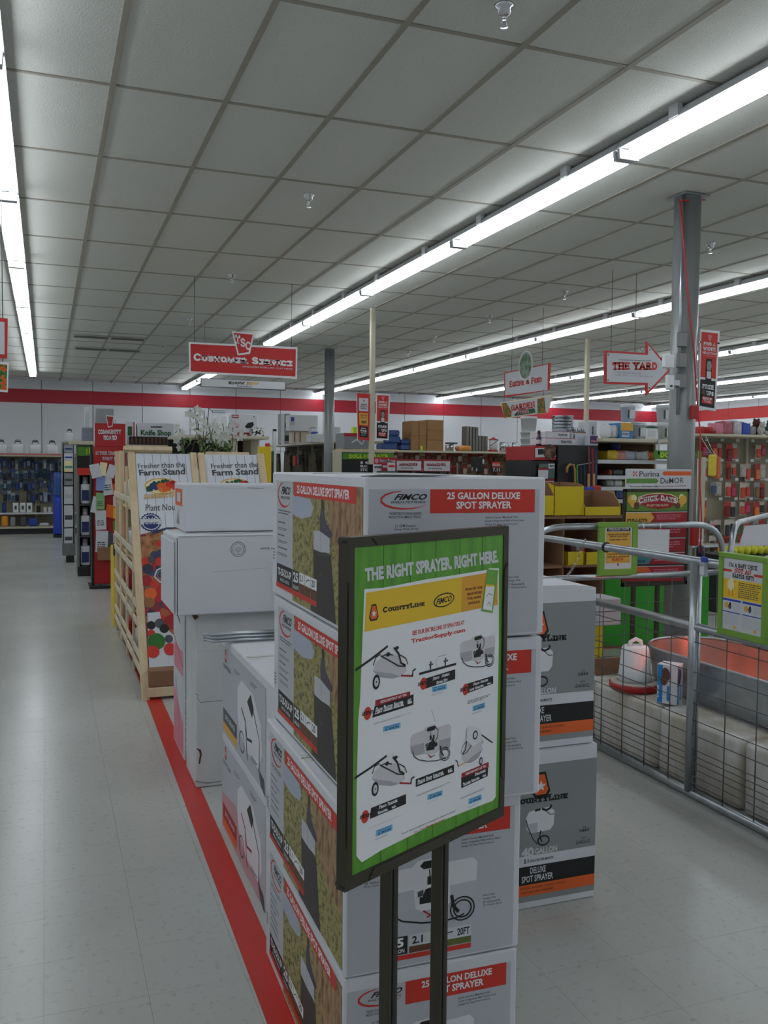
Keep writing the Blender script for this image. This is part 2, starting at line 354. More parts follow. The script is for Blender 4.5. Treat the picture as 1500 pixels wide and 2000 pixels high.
def draw_trailer(face, f, sc_, hitch=None):
    TANK, TANKS = TP, TPS
    P_ = lambda pts, m: face.poly([f(*p) for p in pts], m, False)
    P_([(.28, .42), (.32, .62), (.46, .74), (.6, .76), (.72, .66), (.82, .44), (.84, .28), (.74, .18), (.6, .16), (.4, .24)], TANK)
    P_([(.28, .42), (.4, .24), (.6, .16), (.74, .18), (.6, .28), (.42, .36)], TANKS)
    L = lambda pts, w_, m=BLACK: face.line([f(*p) for p in pts], sc_*w_, m, False)
    L([(0, .52), (.25, .72), (.52, .96)], .04); L([(.28, .56), (.32, .74), (.4, .8)], .02); L([(.4, .76), (.55, .6), (.7, .44), (.82, .4)], .022)
    L([(.42, .74), (.52, .78), (.6, .72)], .02); L([(.62, .9), (.7, .74), (.74, .5), (.82, .42)], .035); L([(.72, .7), (.82, .6), (.86, .44)], .018)
    face.ell(f(.52, .76), sc_*.05, sc_*.035, BLACK); face.ell(f(.67, .88), sc_*.045, sc_*.03, BLACK)
    face.ell(f(.33, .15), sc_*.085, sc_*.12, BLACK); face.ell(f(.33, .15), sc_*.05, sc_*.075, LGREY); face.ell(f(.33, .15), sc_*.012, sc_*.018, BLACK)
    L([(.74, .2), (.94, .14)], .03, hitch or DRED); L([(.94, .12), (.95, .26), (1, .3)], .03)
def oval_logo(f_, c, rx, ry, txt, m=BLACK, bg=YELLOW, rot=0):
    f_.ell(c, rx, ry, m, rot=rot); f_.ell(c, rx*.9, ry*.82, bg, rot=rot)
    co, si = math.cos(rot), math.sin(rot)
    R = lambda a, b: (c[0]+a*co-b*si, c[1]+a*si+b*co)
    f_.fit(bfont(txt, .03), [R(-rx*.78, -ry*.42), R(rx*.66, -ry*.42), R(rx*.78, ry*.42), R(-rx*.62, ry*.42)], m, False)
def swoosh(f_, c, w_, h_):
    f_.line([(c[0]+w_*.5*math.cos(math.radians(a)), c[1]+h_*.5*math.sin(math.radians(a))) for a in range(100, 331, 23)], [h_*k for k in (.03, .07, .1, .13, .14, .13, .12, .1, .07, .04, .02)], RED, False)
    f_.fit(bfont('FIMCO', .035), [(c[0]-w_*.24, c[1]-h_*.0), (c[0]+w_*.42, c[1]), (c[0]+w_*.48, c[1]+h_*.34), (c[0]-w_*.15, c[1]+h_*.34)], BLACK, False)
    f_.fit(bfont('INDUSTRIES', .02), [(c[0]-w_*.3, c[1]-h_*.18), (c[0]+w_*.42, c[1]-h_*.18), (c[0]+w_*.43, c[1]-h_*.06), (c[0]-w_*.28, c[1]-h_*.06)], DGREY, False)
def county_badge(f_, c, r, star=True):
    pts = [(-.45, .95), (.45, .95), (.95, -.55), (.6, -.95), (-.6, -.95), (-.95, -.55)]
    f_.poly([(c[0]+a*r*.85, c[1]+b*r) for a, b in pts], BLACK, False); f_.poly([(c[0]+a*r*.66, c[1]+b*r*.8) for a, b in pts], ORANGE, False)
    if star: f_.poly([(c[0]+r*(.45 if i % 2 == 0 else .18)*math.sin(i*PI/5), c[1]-r*.12+r*(.45 if i % 2 == 0 else .18)*math.cos(i*PI/5)) for i in range(10)], WHITE, False)
def tsc_shield(f_, c, w_, h_, txt='TSC', m=DRED):
    f_.poly([(c[0]-w_/2, c[1]+h_/2), (c[0]+w_/2, c[1]+h_*.46), (c[0]+w_*.3, c[1]-h_*.4), (c[0]-w_*.24, c[1]-h_*.5)], WHITE, False)
    f_.poly([(c[0]-w_*.42, c[1]+h_*.43), (c[0]+w_*.42, c[1]+h_*.4), (c[0]+w_*.24, c[1]-h_*.33), (c[0]-w_*.19, c[1]-h_*.42)], m, False)
    for i, ch in enumerate(txt):
        x0 = c[0]+w_*(-.35+.225*i); y0 = c[1]+h_*(.0, -.12, -.24)[i]
        f_.fit(slab(ch, .22), [(x0, y0), (x0+w_*.22, y0-h_*.03), (x0+w_*.22, y0+h_*.34), (x0, y0+h_*.36)], WHITE, False)
# ================================================================== ROOM
X0, X1, Y0, Y1, CH = -6.3, 19.2, -5.0, 24.2, 3.69
concrete = mat('floor_mastic', (120, 118, 112), .8, 0, .03, 2)
def floor_tile_mat():
    m = bpy.data.materials.new('vinyl_tile'); m.use_nodes = True; nt = m.node_tree; b = nt.nodes['Principled BSDF']; N = nt.nodes.new; K = nt.links.new
    g = N('ShaderNodeNewGeometry'); n1 = N('ShaderNodeTexNoise'); n1.inputs['Scale'].default_value = 1.3; n1.inputs['Detail'].default_value = 3; K(g.outputs['Position'], n1.inputs['Vector'])
    n2 = N('ShaderNodeTexNoise'); n2.inputs['Scale'].default_value = 38; n2.inputs['Detail'].default_value = 5; K(g.outputs['Position'], n2.inputs['Vector'])
    r1 = N('ShaderNodeValToRGB'); e = r1.color_ramp.elements; e[0].position = .3; e[0].color = (*lin((180, 181, 177)), 1); e[1].position = .72; e[1].color = (*lin((188, 189, 185)), 1); K(n1.outputs['Fac'], r1.inputs['Fac'])
    r2 = N('ShaderNodeValToRGB'); e = r2.color_ramp.elements; e[0].position = .3; e[0].color = (.62, .59, .55, 1); e[1].position = .42; e[1].color = (1, 1, 1, 1); K(n2.outputs['Fac'], r2.inputs['Fac'])
    x = N('ShaderNodeMix'); x.data_type = 'RGBA'; x.blend_type = 'MULTIPLY'; x.inputs[0].default_value = .42; K(r1.outputs['Color'], x.inputs[6]); K(r2.outputs['Color'], x.inputs[7]); K(x.outputs[2], b.inputs['Base Color'])
    r3 = N('ShaderNodeMapRange'); r3.inputs['To Min'].default_value = .2; r3.inputs['To Max'].default_value = .29; K(n1.outputs['Fac'], r3.inputs['Value']); K(r3.outputs['Result'], b.inputs['Roughness'])
    bp = N('ShaderNodeBump'); bp.inputs['Strength'].default_value = .06; bp.inputs['Distance'].default_value = .02; K(n1.outputs['Fac'], bp.inputs['Height']); K(bp.outputs['Normal'], b.inputs['Normal'])
    return m
vct = floor_tile_mat(); MATS['vinyl_tile'] = vct
fl = MB().box(X0, X1, Y0, Y1, -.1, -.004, concrete).build('floor', kind='structure')
TS = .3048
def vis_floor(cx, cy):
    v = Vector((cx, cy, 0))-CP; d = v.dot(cf)
    if d < .5: return False
    return -30 < 750+F*v.dot(cr)/d < 1530 and 1000-F*v.dot(cu)/d < 2060
tl = []
for i in range(-20, 63):
    for j in range(-16, 80):
        x, y = -.02+i*TS, .05+j*TS
        if X0 < x and x+TS < X1 and Y0 < y and y+TS < Y1: tl.append((((x-.5)**2+y*y), x, y))
tl.sort()
tm = MB().box(.0004, TS-.0004, .0004, TS-.0004, -.004, 0, vct).mesh('tile'); cnt = 0; rest = MB()
for d, x, y in tl:
    open_ = (x < .75 or 1.9 < x < 3.1) and y > 2
    if cnt < 300 and open_ and vis_floor(x+.15, y+.15):
        o = bpy.data.objects.new('tile', tm); C.objects.link(o); o.location = (x, y, 0); o.parent = fl; cnt += 1
    else: rest.box(x+.0004, x+TS-.0004, y+.0004, y+TS-.0004, -.004, 0, vct)
rest.build('tile_field', fl, kind='stuff')
tape_m = mat('red_floor_tape', (196, 44, 36), .32, 0, .05, 6)
tp = MB()
for k in range(4): tp.add([(a+.0115*yy, yy, .0012) for a, yy in ((.568, 1+2.4*k), (.672, 1+2.4*k), (.672, 3.4+2.4*k), (.568, 3.4+2.4*k))], [(0, 1, 2, 3)], tape_m)
tag(tp.build('floor_tape'), 'long red tape line stuck along the aisle floor beside the boxes', 'tape')
tag(MB().box(3.9, 6.6, 6.9, 7.0, 0, .0012, tape_m).build('floor_tape'), 'short red tape line on the floor beyond the galvanised pen', 'tape')

wallw = mat('white_wall_panel', (232, 235, 240), .45, 0, .02, 1.2)
wallj = mat('wall_joint', (88, 86, 84), .7, 0, .02)
bandm = mat('red_wall_band', (190, 40, 58), .45, 0, .03, 2)
bandm2 = mat('bright_red_wall_band', (205, 44, 44), .45, 0, .03, 2)
wb = MB().box(X0, X1, Y1, Y1+.1, 0, CH, wallj).build('wall_back', kind='structure')
pm = MB().box(.008, 1.212, -.012, 0, 0, 3.11, wallw).mesh('wall_panel'); pm2 = MB().box(.008, 1.212, -.012, 0, 3.45, CH, wallw).mesh('upper_wall_panel')
pb = MB().box(.003, 1.217, -.016, 0, 3.115, 3.445, bandm).mesh('red_band_panel')
x = -.08-5*1.22
while x+1.22 < X1+1.2:
    for me, nm in ((pm, 'wall_panel'), (pm2, 'upper_wall_panel'), (pb, 'red_band_panel')):
        o = bpy.data.objects.new(nm, me); C.objects.link(o); o.location = (x, Y1, 0); o.parent = wb
    x += 1.22
wr = MB().box(X1, X1+.1, Y0, Y1, 0, CH, wallj).build('wall_right', kind='structure')
pr = MB().box(-.012, 0, .008, 1.212, 0, 3.11, wallw).box(-.012, 0, .008, 1.212, 3.45, CH, wallw).mesh('wall_panel')
pr2 = MB().box(-.016, 0, .003, 1.217, 3.115, 3.445, bandm2).mesh('red_band_panel')
y = Y0
while y+1.22 < Y1+1.2:
    for me, nm in ((pr, 'wall_panel'), (pr2, 'red_band_panel')):
        o = bpy.data.objects.new(nm, me); C.objects.link(o); o.location = (X1, y, 0); o.parent = wr
    y += 1.22
MB().box(X0-.1, X0, Y0, Y1, 0, CH, wallw).build('wall_left', kind='structure')
MB().box(X0, X1, Y0-.1, Y0, 0, CH, wallw).build('wall_front', kind='structure')
# ---- ceiling: lay-in tiles on a T grid, 2 x 4 ft
GX, GY, GW, GD = .359-.6096*11, 5.197-1.2192*8, .6096, 1.2192
def tile_mat():
    m = ramp_mat('mineral_ceiling_tile', [(.25, (200, 202, 196)), (.5, (210, 212, 206)), (.8, (216, 218, 212))], 90, .9, 3, bump=.25)
    return m
ctm = tile_mat(); gridm = mat('ceiling_grid_paint', (158, 154, 142), .6, 0, .05, 3)
ce = MB().box(X0, X1, Y0, Y1, CH+.06, CH+.15, mat('plenum', (60, 60, 60), .9)).build('ceiling', kind='structure')
cm = MB().box(.016, GW-.016, .016, GD-.016, CH-.001, CH+.02, ctm).mesh('ceiling_tile')
cells = []
for i in range(0, 43):
    for j in range(0, 24):
        x, y = GX+i*GW, GY+j*GD
        if x < X0-.3 or x+GW > X1+.3 or y < Y0-.5 or y+GD > Y1+.5: continue
        v = Vector((x+.3, y+.6, CH))-CP; d = v.dot(cf); ok = False
        if d > .5:
            sx, sy = 750+F*v.dot(cr)/d, 1000-F*v.dot(cu)/d; ok = -150 < sx < 1650 and -200 < sy
        cells.append((0 if ok else 1, d, x, y))
cells.sort(); grid = MB(); crest = MB()
for n, (k, d, x, y) in enumerate(cells):
    if n < 300:
        o = bpy.data.objects.new('ceiling_tile', cm); C.objects.link(o); o.location = (x, y, 0); o.parent = ce
    else: crest.box(x+.016, x+GW-.016, y+.016, y+GD-.016, CH-.001, CH+.02, ctm)
crest.build('ceiling_tile_field', ce, kind='stuff')
for i in range(44):
    x = GX+i*GW
    if X0 < x < X1: grid.box(x-.016, x+.016, Y0, Y1, CH-.008, CH+.03, gridm)
for j in range(25):
    y = GY+j*GD
    if Y0 < y < Y1: grid.box(X0, X1, y-.012, y+.012, CH-.006, CH+.03, gridm)
grid.build('ceiling_grid', ce)
# ---- fluorescent rows
tube_m = mat('lit_tube', (243, 249, 253), emit=TUBE)
chan_m = mat('white_light_housing', (200, 202, 206), .4, 0, .02)
FL = 2.44
t = thing('strip_light', 'ceiling strip light', 'light')
MB().prism([(-.082, .03), (-.04, .04), (.04, .04), (.082, .03), (.082, .035), (.05, .086), (-.05, .086), (-.082, .035)], 0, FL-.01, chan_m).build('housing', t)
for s in (-1, 1): MB().cyl((s*.043, .05, -.01), (s*.043, FL-.06, -.01), .018, tube_m, n=6).build('tube', t)
for y in (.012, FL-.035): MB().prism([(-.07, -.028), (.07, -.028), (.075, .03), (-.075, .03)], y, y+.022, chan_m).build('tube_holder', t)
for y in (.55, FL-.6): [MB().box(a, b, y, y+.08, c_, .105, chan_m).build('mounting_clip', t) for a, b, c_ in ((.02, .06, .085), (-.09, -.055, .034))]
st = Stamp(t); LZ = CH-.105
ordn = ['first', 'second', 'third', 'fourth', 'fifth', 'sixth', 'seventh', 'eighth', 'ninth', 'tenth', 'eleventh', 'twelfth']
rows = [(-3.9, [k for k in range(-2, 10)], 'beyond the left edge'), (-.25, [k for k in range(-2, 9)], 'above the left aisle'), (3.41, list(range(-2, 6))+[8], 'over the sprayer boxes'),
        (7.07, list(range(-2, 10)), 'second right of the boxes'), (10.75, list(range(-2, 10)), 'third right of the boxes'),
        (14.4, list(range(-2, 10)), 'fourth right of the boxes'), (18.0, list(range(-2, 10)), 'nearest the right wall')]
for X, ks, nm in rows:
    n = 0
    for k in ks:
        y = -.03+k*FL
        if k == 8 and X == 3.41: y = 19.0
        n += 1
        st.place((X, y, LZ), 0, 'lit strip light, %s in its row %s' % (ordn[n-1], nm), 'strip lights in the row '+nm)
st.place((3.41, 21.6, LZ), 0, 'lit white strip light ending at the back wall behind the customer service sign', 'strip lights in the row over the sprayer boxes')
# ---- sprinklers
t = thing('sprinkler', 'sprinkler', 'sprinkler')
MB().lathe([(.0, 0), (.045, 0), (.042, -.008), (.03, -.02), (.028, -.04), (.016, -.045), (.0, -.045)], chrome).build('escutcheon', t)
MB().cyl((0, 0, -.045), (0, 0, -.062), .011, chrome).tube([(-.011, 0, -.06), (-.014, 0, -.075), (-.003, 0, -.09)], .003, chrome, 6).tube([(.011, 0, -.06), (.014, 0, -.075), (.003, 0, -.09)], .003, chrome, 6).build('body', t)
MB().lathe([(0, -.09), (.018, -.092), (.018, -.095), (0, -.095)], chrome).build('deflector', t)
st = Stamp(t)
for (x, y), lb in [((985, 10), 'at the top edge above the sprayer boxes'), ((603, 380), 'left of the second light row, largest whole one'), ((452, 536), 'second largest between the left light rows'),
                   ((370, 622), 'above the left end of the customer service sign'), ((318, 674), 'beside the ceiling vents'), ((263, 738), 'smallest before the back wall on the left'), ((1103, 568), 'above the thin beige pole on the right'), ((1388, 474), 'right of the grey column'),
                   ((957, 616), 'small, right of centre above the distant light row'), ((848, 656), 'small, above the third light row middle'), ((797, 685), 'tiny, right of the leftmost beige pole'), ((1250, 680), 'tiny, above the arrow sign')]:
    p = P(x, y, Z=CH-.001); st.place(p, 0, 'chrome ceiling sprinkler '+lb, 'ceiling sprinklers')
# ---- vents
t = thing('ceiling_vent', 'v', 'vent'); vm = mat('vent_metal', (176, 176, 168), .5, .2, .03); vd = mat('vent_dark', (34, 34, 34), .9)
MB().box(0, 1.15, 0, .3, -.01, 0, vm).build('frame', t)
for k in range(2):
    sl = MB().box(.03+.57*k, .55+.57*k, .04, .26, -.013, -.009, vd).build('slot', t)
    for q in range(4): MB().box(.03+.57*k, .55+.57*k, .06+.055*q, .07+.055*q, -.0135, -.0095, vm).build('louvre', sl)
st = Stamp(t)
a = P(142, 652, Z=CH); st.place((a.x, a.y, CH-.008), 0, 'grey two-slot ceiling vent above the left aisle, nearer of two')
a = P(146, 672, Z=CH); st.place((a.x, a.y+.3, CH-.008), 0, 'grey two-slot ceiling vent above the left aisle, farther of two')
# ---- columns and poles
def column(x, y, r, label):
    t = thing('column', label, 'column', (x, y, 0))
    MB().cyl((0, 0, 0), (0, 0, CH-.02), r, paint_col, n=28).build('shaft', t)
    MB().box(-r-.015, r+.015, -r-.015, r+.015, CH-.02, CH-.009, steel).build('cap_plate', t)
    MB().box(-r-.05, r+.05, -r-.05, r+.05, 0, .012, steel).build('base_plate', t)
    return t
c1 = column(4.535, 5.66, .098, 'thick round grey column behind the chick days sign')
column(4.69, 15.3, .09, 'round grey column rising behind the white boxes, left of the beige pole')
def pole(x, y, lb):
    t = thing('pole', lb, 'pole', (x, y, 0)); MB().cbox(-.032, .032, -.032, .032, 0, CH-.009, beige, .008).build('shaft', t); return MB().cbox(-.06, .06, -.06, .06, 0, .02, beige).build('foot', t)
pole(3.985, 11.11, 'thin beige square pole rising behind the stacked sprayer boxes')
pole(8.05, 12.36, 'thin beige square pole between the equine sign and the arrow sign')
# column fittings
cx, cy = 4.535, 5.66
grey_box = mat('electrical_grey', (120, 122, 122), .4, .5, .04)
t = thing('conduit', 'grey metal conduit with three boxes on the left of the thick column', 'conduit', (cx-.1, cy-.075, 0))
MB().tube([(0, 0, 2.05), (0, 0, CH-.03)], .011, steel, 8).build('pipe', t)
for z, lb in ((2.63, 0), (2.5, 1), (2.36, 2)):
    z = P(1325, (665, 705, 745)[lb], Y=5.6).z
    MB().cbox(-.04, .035, -.05, -.012, z-.055, z+.055, grey_box, .006).build('junction_box', t)
tag(MB().cbox(-.045, .045, -.02, .02, -.05, .05, plastic_w, .008).build('chime', loc=P(1305, 706, Y=5.53)), 'white square device fixed to the column beside the arrow sign tip', 'device')
o = MB().cbox(-.03, .03, -.02, .02, -.055, .055, plastic_w, .008).box(-.01, .01, -.022, -.02, -.035, -.02, BLACK).box(.028, .09, .0, .06, -.02, .02, steel).build('dispenser', loc=P(1308, 747, Y=5.53)); tag(o, 'small white dispenser with a black mark on the column side', 'device')
hose = mat('red_cord', (196, 36, 48), .5, 0, .02)
pts = [P(x, y, Y=5.55) for x, y in [(1328, 392), (1335, 470), (1340, 540), (1348, 620), (1356, 690), (1360, 760), (1363, 800)]]+[P(x, y, Y=5.5) for x, y in [(1368, 850), (1366, 930), (1370, 1010), (1368, 1080)]]
tag(MB().tube([P(1325, 395, Y=5.58)+Vector((0, 0, .02))]+pts, .006, hose, 6).build('cord'), 'red cord hanging down the front of the thick grey column', 'cord')
pts = [P(1332, 392, Y=5.54), P(1380, 390, Y=5.7), P(1440, 382, Y=6.0), P(1500, 372, Y=6.3), P(1560, 355, Y=6.6)]
tag(MB().tube(pts, .006, hose, 6).build('cord'), 'red cord swagged under the ceiling from the column to the right', 'cord')
tag(MB().cbox(-.035, .035, -.012, .012, -.05, .05, redm, .004).build('fire_box', loc=P(1356, 805, Y=5.53)), 'small red box fixed on the thick column under the cord', 'box')
tag(MB().cbox(-.03, .03, -.02, .02, -.08, .08, redm, .006).build('holder', loc=P(1356, 1045, Y=5.5)), 'red holder on the column beside the chick days sign', 'holder')

# ================================================================== HANGING SIGNS
def board(name, label, cat, pts_px, plane, th=.02, edge=None, group=None):
    """flat sign board with outline given in photo pixels on a world plane; returns (thing, face, thickness dir)"""
    p = [P(x, y, **plane) for x, y in pts_px]; c = sum(p, Vector())/len(p); t = thing(name, label, cat, (c.x, c.y, c.z), 0, group)
    if 'Y' in plane: o, u, v = Vector((0, plane['Y'], 0)), Vector((1, 0, 0)), Vector((0, 0, 1)); back = Vector((0, th, 0))
    else: o, u, v = Vector((plane['X'], 0, 0)), Vector((0, -1, 0)), Vector((0, 0, 1)); back = Vector((th, 0, 0))
    n = len(p); q = [a-t.location for a in p]
    b = MB().add(q+[a+back for a in q], [tuple(range(n))[::-1], tuple(range(n, 2*n))]+[(i, (i+1) % n, (i+1) % n+n, i+n) for i in range(n)], edge or WHITE)
    b.build('board', t); return t, Face(o, u, v, t, eps=.0012)
def hangers(t, px, plane, ztop=CH-.01):
    for x, y in px:
        a = P(x, y, **plane)-t.location; MB().cyl(a+Vector((0, .01, 0)), (a.x, a.y+.01, ztop-t.location.z), .003, wire_m, n=5).build('hanging_wire', t)
k = crop(330, 640, 3.75)
t, f = board('hanging_sign', 'red hanging sign reading customer service under a shield emblem', 'sign', [(369, 668), (581, 678), (580, 740), (370, 728)], dict(Y=10)); hangers(t, [(380, 669), (570, 678)], dict(Y=10))
f.px = k; SR = ink('sign_red', (200, 44, 46))
f.to('red_panel').poly([(158, 118), (930, 158), (926, 358), (160, 318)], SR)
f.to('lettering').slab('Customer Service', [(178, 248), (905, 290), (905, 232), (180, 186)], WHITE, .24, caps=True)
f.text('ANSWERS FOR LIFE OUT HERE', [(536, 290), (905, 308), (905, 298), (536, 278)], LGREY)
for c in ((168, 128), (908, 175), (166, 302), (908, 340)): f.to('screw').ell(c, .006, .006, BLACK, True, 8)
a = f.q(543, 118); f.to('emblem'); f.k = 6; tsc_shield(f, a, .255, .265, 'TSC', SR); f.done()
t, f = board('hanging_sign', 'long narrow white hanging sign with black and yellow lettering behind the red sign', 'sign', [(392, 738), (558, 746), (558, 763), (392, 755)], dict(Y=13), edge=DGREY); hangers(t, [(400, 739), (550, 745)], dict(Y=13))
f.px = k; f.to('white_panel').poly([(238, 372), (852, 400), (850, 454), (238, 428)], LGREY)
f.to('lettering').slab('KNOW', [(434, 416), (556, 420), (556, 396), (434, 392)], BLACK, .24); f.slab('HOW', [(566, 420), (655, 424), (664, 400), (570, 396)], GOLD, .24); f.text('CENTRAL', [(496, 436), (612, 438), (612, 428), (496, 424)], DGREY); f.done()
# left edge signs
t, f = board('hanging_sign', 'red and white hanging sign cut by the left edge of the picture', 'sign', [(-60, 616), (15, 622), (14, 700), (-60, 697)], dict(Y=7), edge=SR); hangers(t, [(5, 622), (-50, 617)], dict(Y=7))
f.to('white_panel').poly([(-54, 624), (9, 629), (9, 692), (-54, 690)], LGREY); f.done()
t, f = board('hanging_sign', 'garden vegetable picture sign hanging at the left edge', 'sign', [(-60, 702), (17, 708), (15, 766), (-60, 760)], dict(Y=7))
hangers(t, [(5, 708)], dict(Y=7), P(5, 700, Y=7).z)
VEG = ramp_mat('printed_vegetables', [(.2, (190, 40, 28)), (.42, (222, 96, 30)), (.5, (52, 120, 44)), (.62, (30, 84, 36)), (.78, (226, 160, 44))], 26, .6, 2)
f.to('photo_print').poly([(-56, 708), (14, 712), (13, 762), (-56, 756)], VEG); f.done()
# equine & feed, X plane (faces the left aisle)
SX = 6.0; k = crop(960, 660, 4.1667)
t, f = board('hanging_sign', 'white hanging sign with red edge reading equine and feed', 'sign', [(985, 728), (1073, 709), (1071, 762), (985, 776)], dict(X=SX), edge=SR); f.px = k
hangers(t, [(1000, 726), (1060, 713)], dict(X=SX))
f.to('white_panel').poly([(112, 290), (460, 214), (456, 424), (112, 468)], LGREY)
f.to('lettering').slab('Equine & Feed', [(148, 408), (412, 362), (412, 308), (148, 352)], RED, .22, caps=True); f.text('TACK & SUPPLIES', [(292, 392), (412, 374), (412, 364), (292, 382)], GREY)
a = f.q(279, 226); f.to('round_emblem'); f.k = 5; f.ell(a, .19, .2, WHITE, n=28); f.ell(a, .175, .185, GREY, n=28); f.ell(a, .155, .165, ramp_mat('printed_pasture', [(.4, (150, 168, 150)), (.6, (90, 120, 90))], 12), n=28); f.done()
t, f = board('hanging_sign', 'slanted garden fresh vegetable sign under the equine sign', 'sign', [(978, 786), (1078, 771), (1068, 806), (985, 817)], dict(X=SX), edge=CREAM); f.px = k
hangers(t, [(985, 785), (1062, 773)], dict(X=SX), P(1030, 765, X=SX).z)
f.to('panel').poly([(84, 532), (484, 472), (455, 606), (104, 650)], LGREY); f.to('photo_print').poly([(84, 532), (120, 527), (166, 600), (160, 642), (104, 650)], VEG); f.poly([(372, 500), (430, 484), (444, 608), (376, 616)], VEG)
f.slab('GARDEN', [(160, 600), (366, 570), (350, 510), (160, 542)], RED, .24); f.poly([(190, 622), (220, 588), (352, 572), (360, 608), (190, 636)], FOREST); f.text('Fresh', [(216, 622), (306, 612), (306, 572), (218, 582)], PINK, .03); f.done()
# the yard arrow
k = crop(1150, 600, 4.2857)
yard = [(135, 362), (484, 384), (482, 285), (690, 520), (482, 740), (478, 650), (132, 640)]
t, f = board('hanging_sign', 'white arrow-shaped hanging sign reading the yard', 'sign', [k(*p) for p in yard], dict(Y=8), edge=SR); f.px = k
hangers(t, [k(390, 380), k(190, 368)], dict(Y=8))
f.to('white_panel').poly([(152, 380), (495, 400), (497, 318), (668, 522), (496, 702), (494, 634), (150, 624)], LGREY)
f.to('lettering').slab('THE YARD', [(196, 528), (572, 528), (572, 456), (196, 452)], RED, .26); f.text('FOR BIGGER PROJECTS VISIT', [(250, 446), (520, 456), (520, 446), (250, 436)], DGREY)
f.poly([(198, 536), (572, 544), (572, 546), (198, 538)], GREY)
for i in range(2):
    a = f.q(220, 560+22*i); b = f.q(548, 560+22*i-12); f.greek(a[0], a[1], b[0], b[1], 1, GREY, i)
for c in ((162, 400), (512, 356), (654, 520), (506, 676), (160, 610)): f.to('screw').ell(c, .008, .008, BLACK, True, 8)
f.done()
# blade banners
def banner(label, plane, tl_, tr_, br_, bl_, top):
    t, f = board('banner', label, 'banner', [tl_, tr_, br_, bl_], plane)
    def B(s, r): # bilinear px
        a = (tl_[0]*(1-s)+tr_[0]*s, tl_[1]*(1-s)+tr_[1]*s); b = (bl_[0]*(1-s)+br_[0]*s, bl_[1]*(1-s)+br_[1]*s); return (a[0]*(1-r)+b[0]*r, a[1]*(1-r)+b[1]*r)
    R = lambda a, b, c, d: [B(a, d), B(c, d), B(c, b), B(a, b)]
    if top == 'find':
        f.to('red_panel').poly(R(.06, .03, .9, .6), RED); f.to('black_panel').poly(R(.06, .63, .9, .97), BLACK)
        f.to('emblem').poly([B(.38, .06), B(.6, .06), B(.55, .12), B(.49, .14), B(.43, .12)], PINK)
        f.to('lettering').slab('FIND A', R(.16, .15, .82, .2), WHITE, .24); f.slab('WIDER', R(.14, .21, .84, .265), WHITE, .24); f.slab('SELECTION @', R(.12, .275, .88, .305), WHITE, .2); f.text('TractorSupply.com', R(.16, .315, .84, .335), PINK)
        f.to('phone_print').poly(R(.34, .36, .66, .63), BLACK); f.poly(R(.38, .39, .62, .56), DGREY); f.poly(R(.38, .52, .62, .61), LGREY); f.ell(B(.5, .45), .025, .04, MGREY, True, 8)
        f.to('lettering').slab('FREE', R(.14, .68, .82, .745), WHITE, .26); f.slab('UPS', R(.4, .76, .82, .82), WHITE, .26); f.ell(B(.26, .79), .018, .02, BROWN, True, 8)
        f.poly(R(.18, .84, .78, .925), RED); f.slab('SHIP', R(.22, .845, .74, .88), WHITE, .2); f.text('TO STORE', R(.3, .89, .66, .915), WHITE)
    else:
        f.to('red_panel').poly(R(.0, .0, 1, 1), SR); f.to('white_panel').poly(R(.14, .1, .86, .38), LGREY); f.to('yellow_panel').poly(R(.14, .42, .86, .68), GOLD); f.to('black_panel').poly(R(.14, .71, .86, .94), BLACK)
        f.to('lettering').slab('SHOP', R(.3, .22, .76, .26), DGREY, .24); f.text('PRODUCTS', R(.22, .27, .8, .3), DGREY); f.text('REVIEW', R(.28, .31, .76, .34), DGREY, .04)
        f.poly([B(.46, .12), B(.58, .15), B(.54, .17), B(.56, .19), B(.5, .18)], DRED)
        f.text("CAN'T FIND", R(.22, .45, .8, .49), BLACK); f.text('WHAT YOU', R(.26, .5, .76, .54), DRED); f.text('WANT?', R(.3, .58, .74, .65), BLACK, .05)
        f.text('BUY IN', R(.3, .735, .7, .765), WHITE, .05); f.slab('BULK', R(.22, .775, .78, .82), WHITE, .28); f.text('AND SAVE', R(.26, .83, .76, .86), LGREY); a = f.q(*B(.28, .92)); b = f.q(*B(.72, .87)); f.greek(a[0], a[1], b[0], b[1], 2, MGREY)
    f.done(); return t
t = banner('tall red banner on the beige pole reading find a wider selection', dict(Y=11.06), (735, 769), (762, 770), (759, 860), (734, 858), 'find')
t = banner('narrow red banner with white, yellow and black panels left of the beige pole', dict(Y=11.06), (697, 768), (723, 769), (721, 861), (699, 858), 'shop')
t = banner('tall red banner mounted on the right side of the thick column', dict(Y=5.62), (1368, 643), (1406, 647), (1398, 803), (1364, 797), 'find')
MB().box(-.1, .1, .0, .012, .2, .215, steel).build('bracket', t)
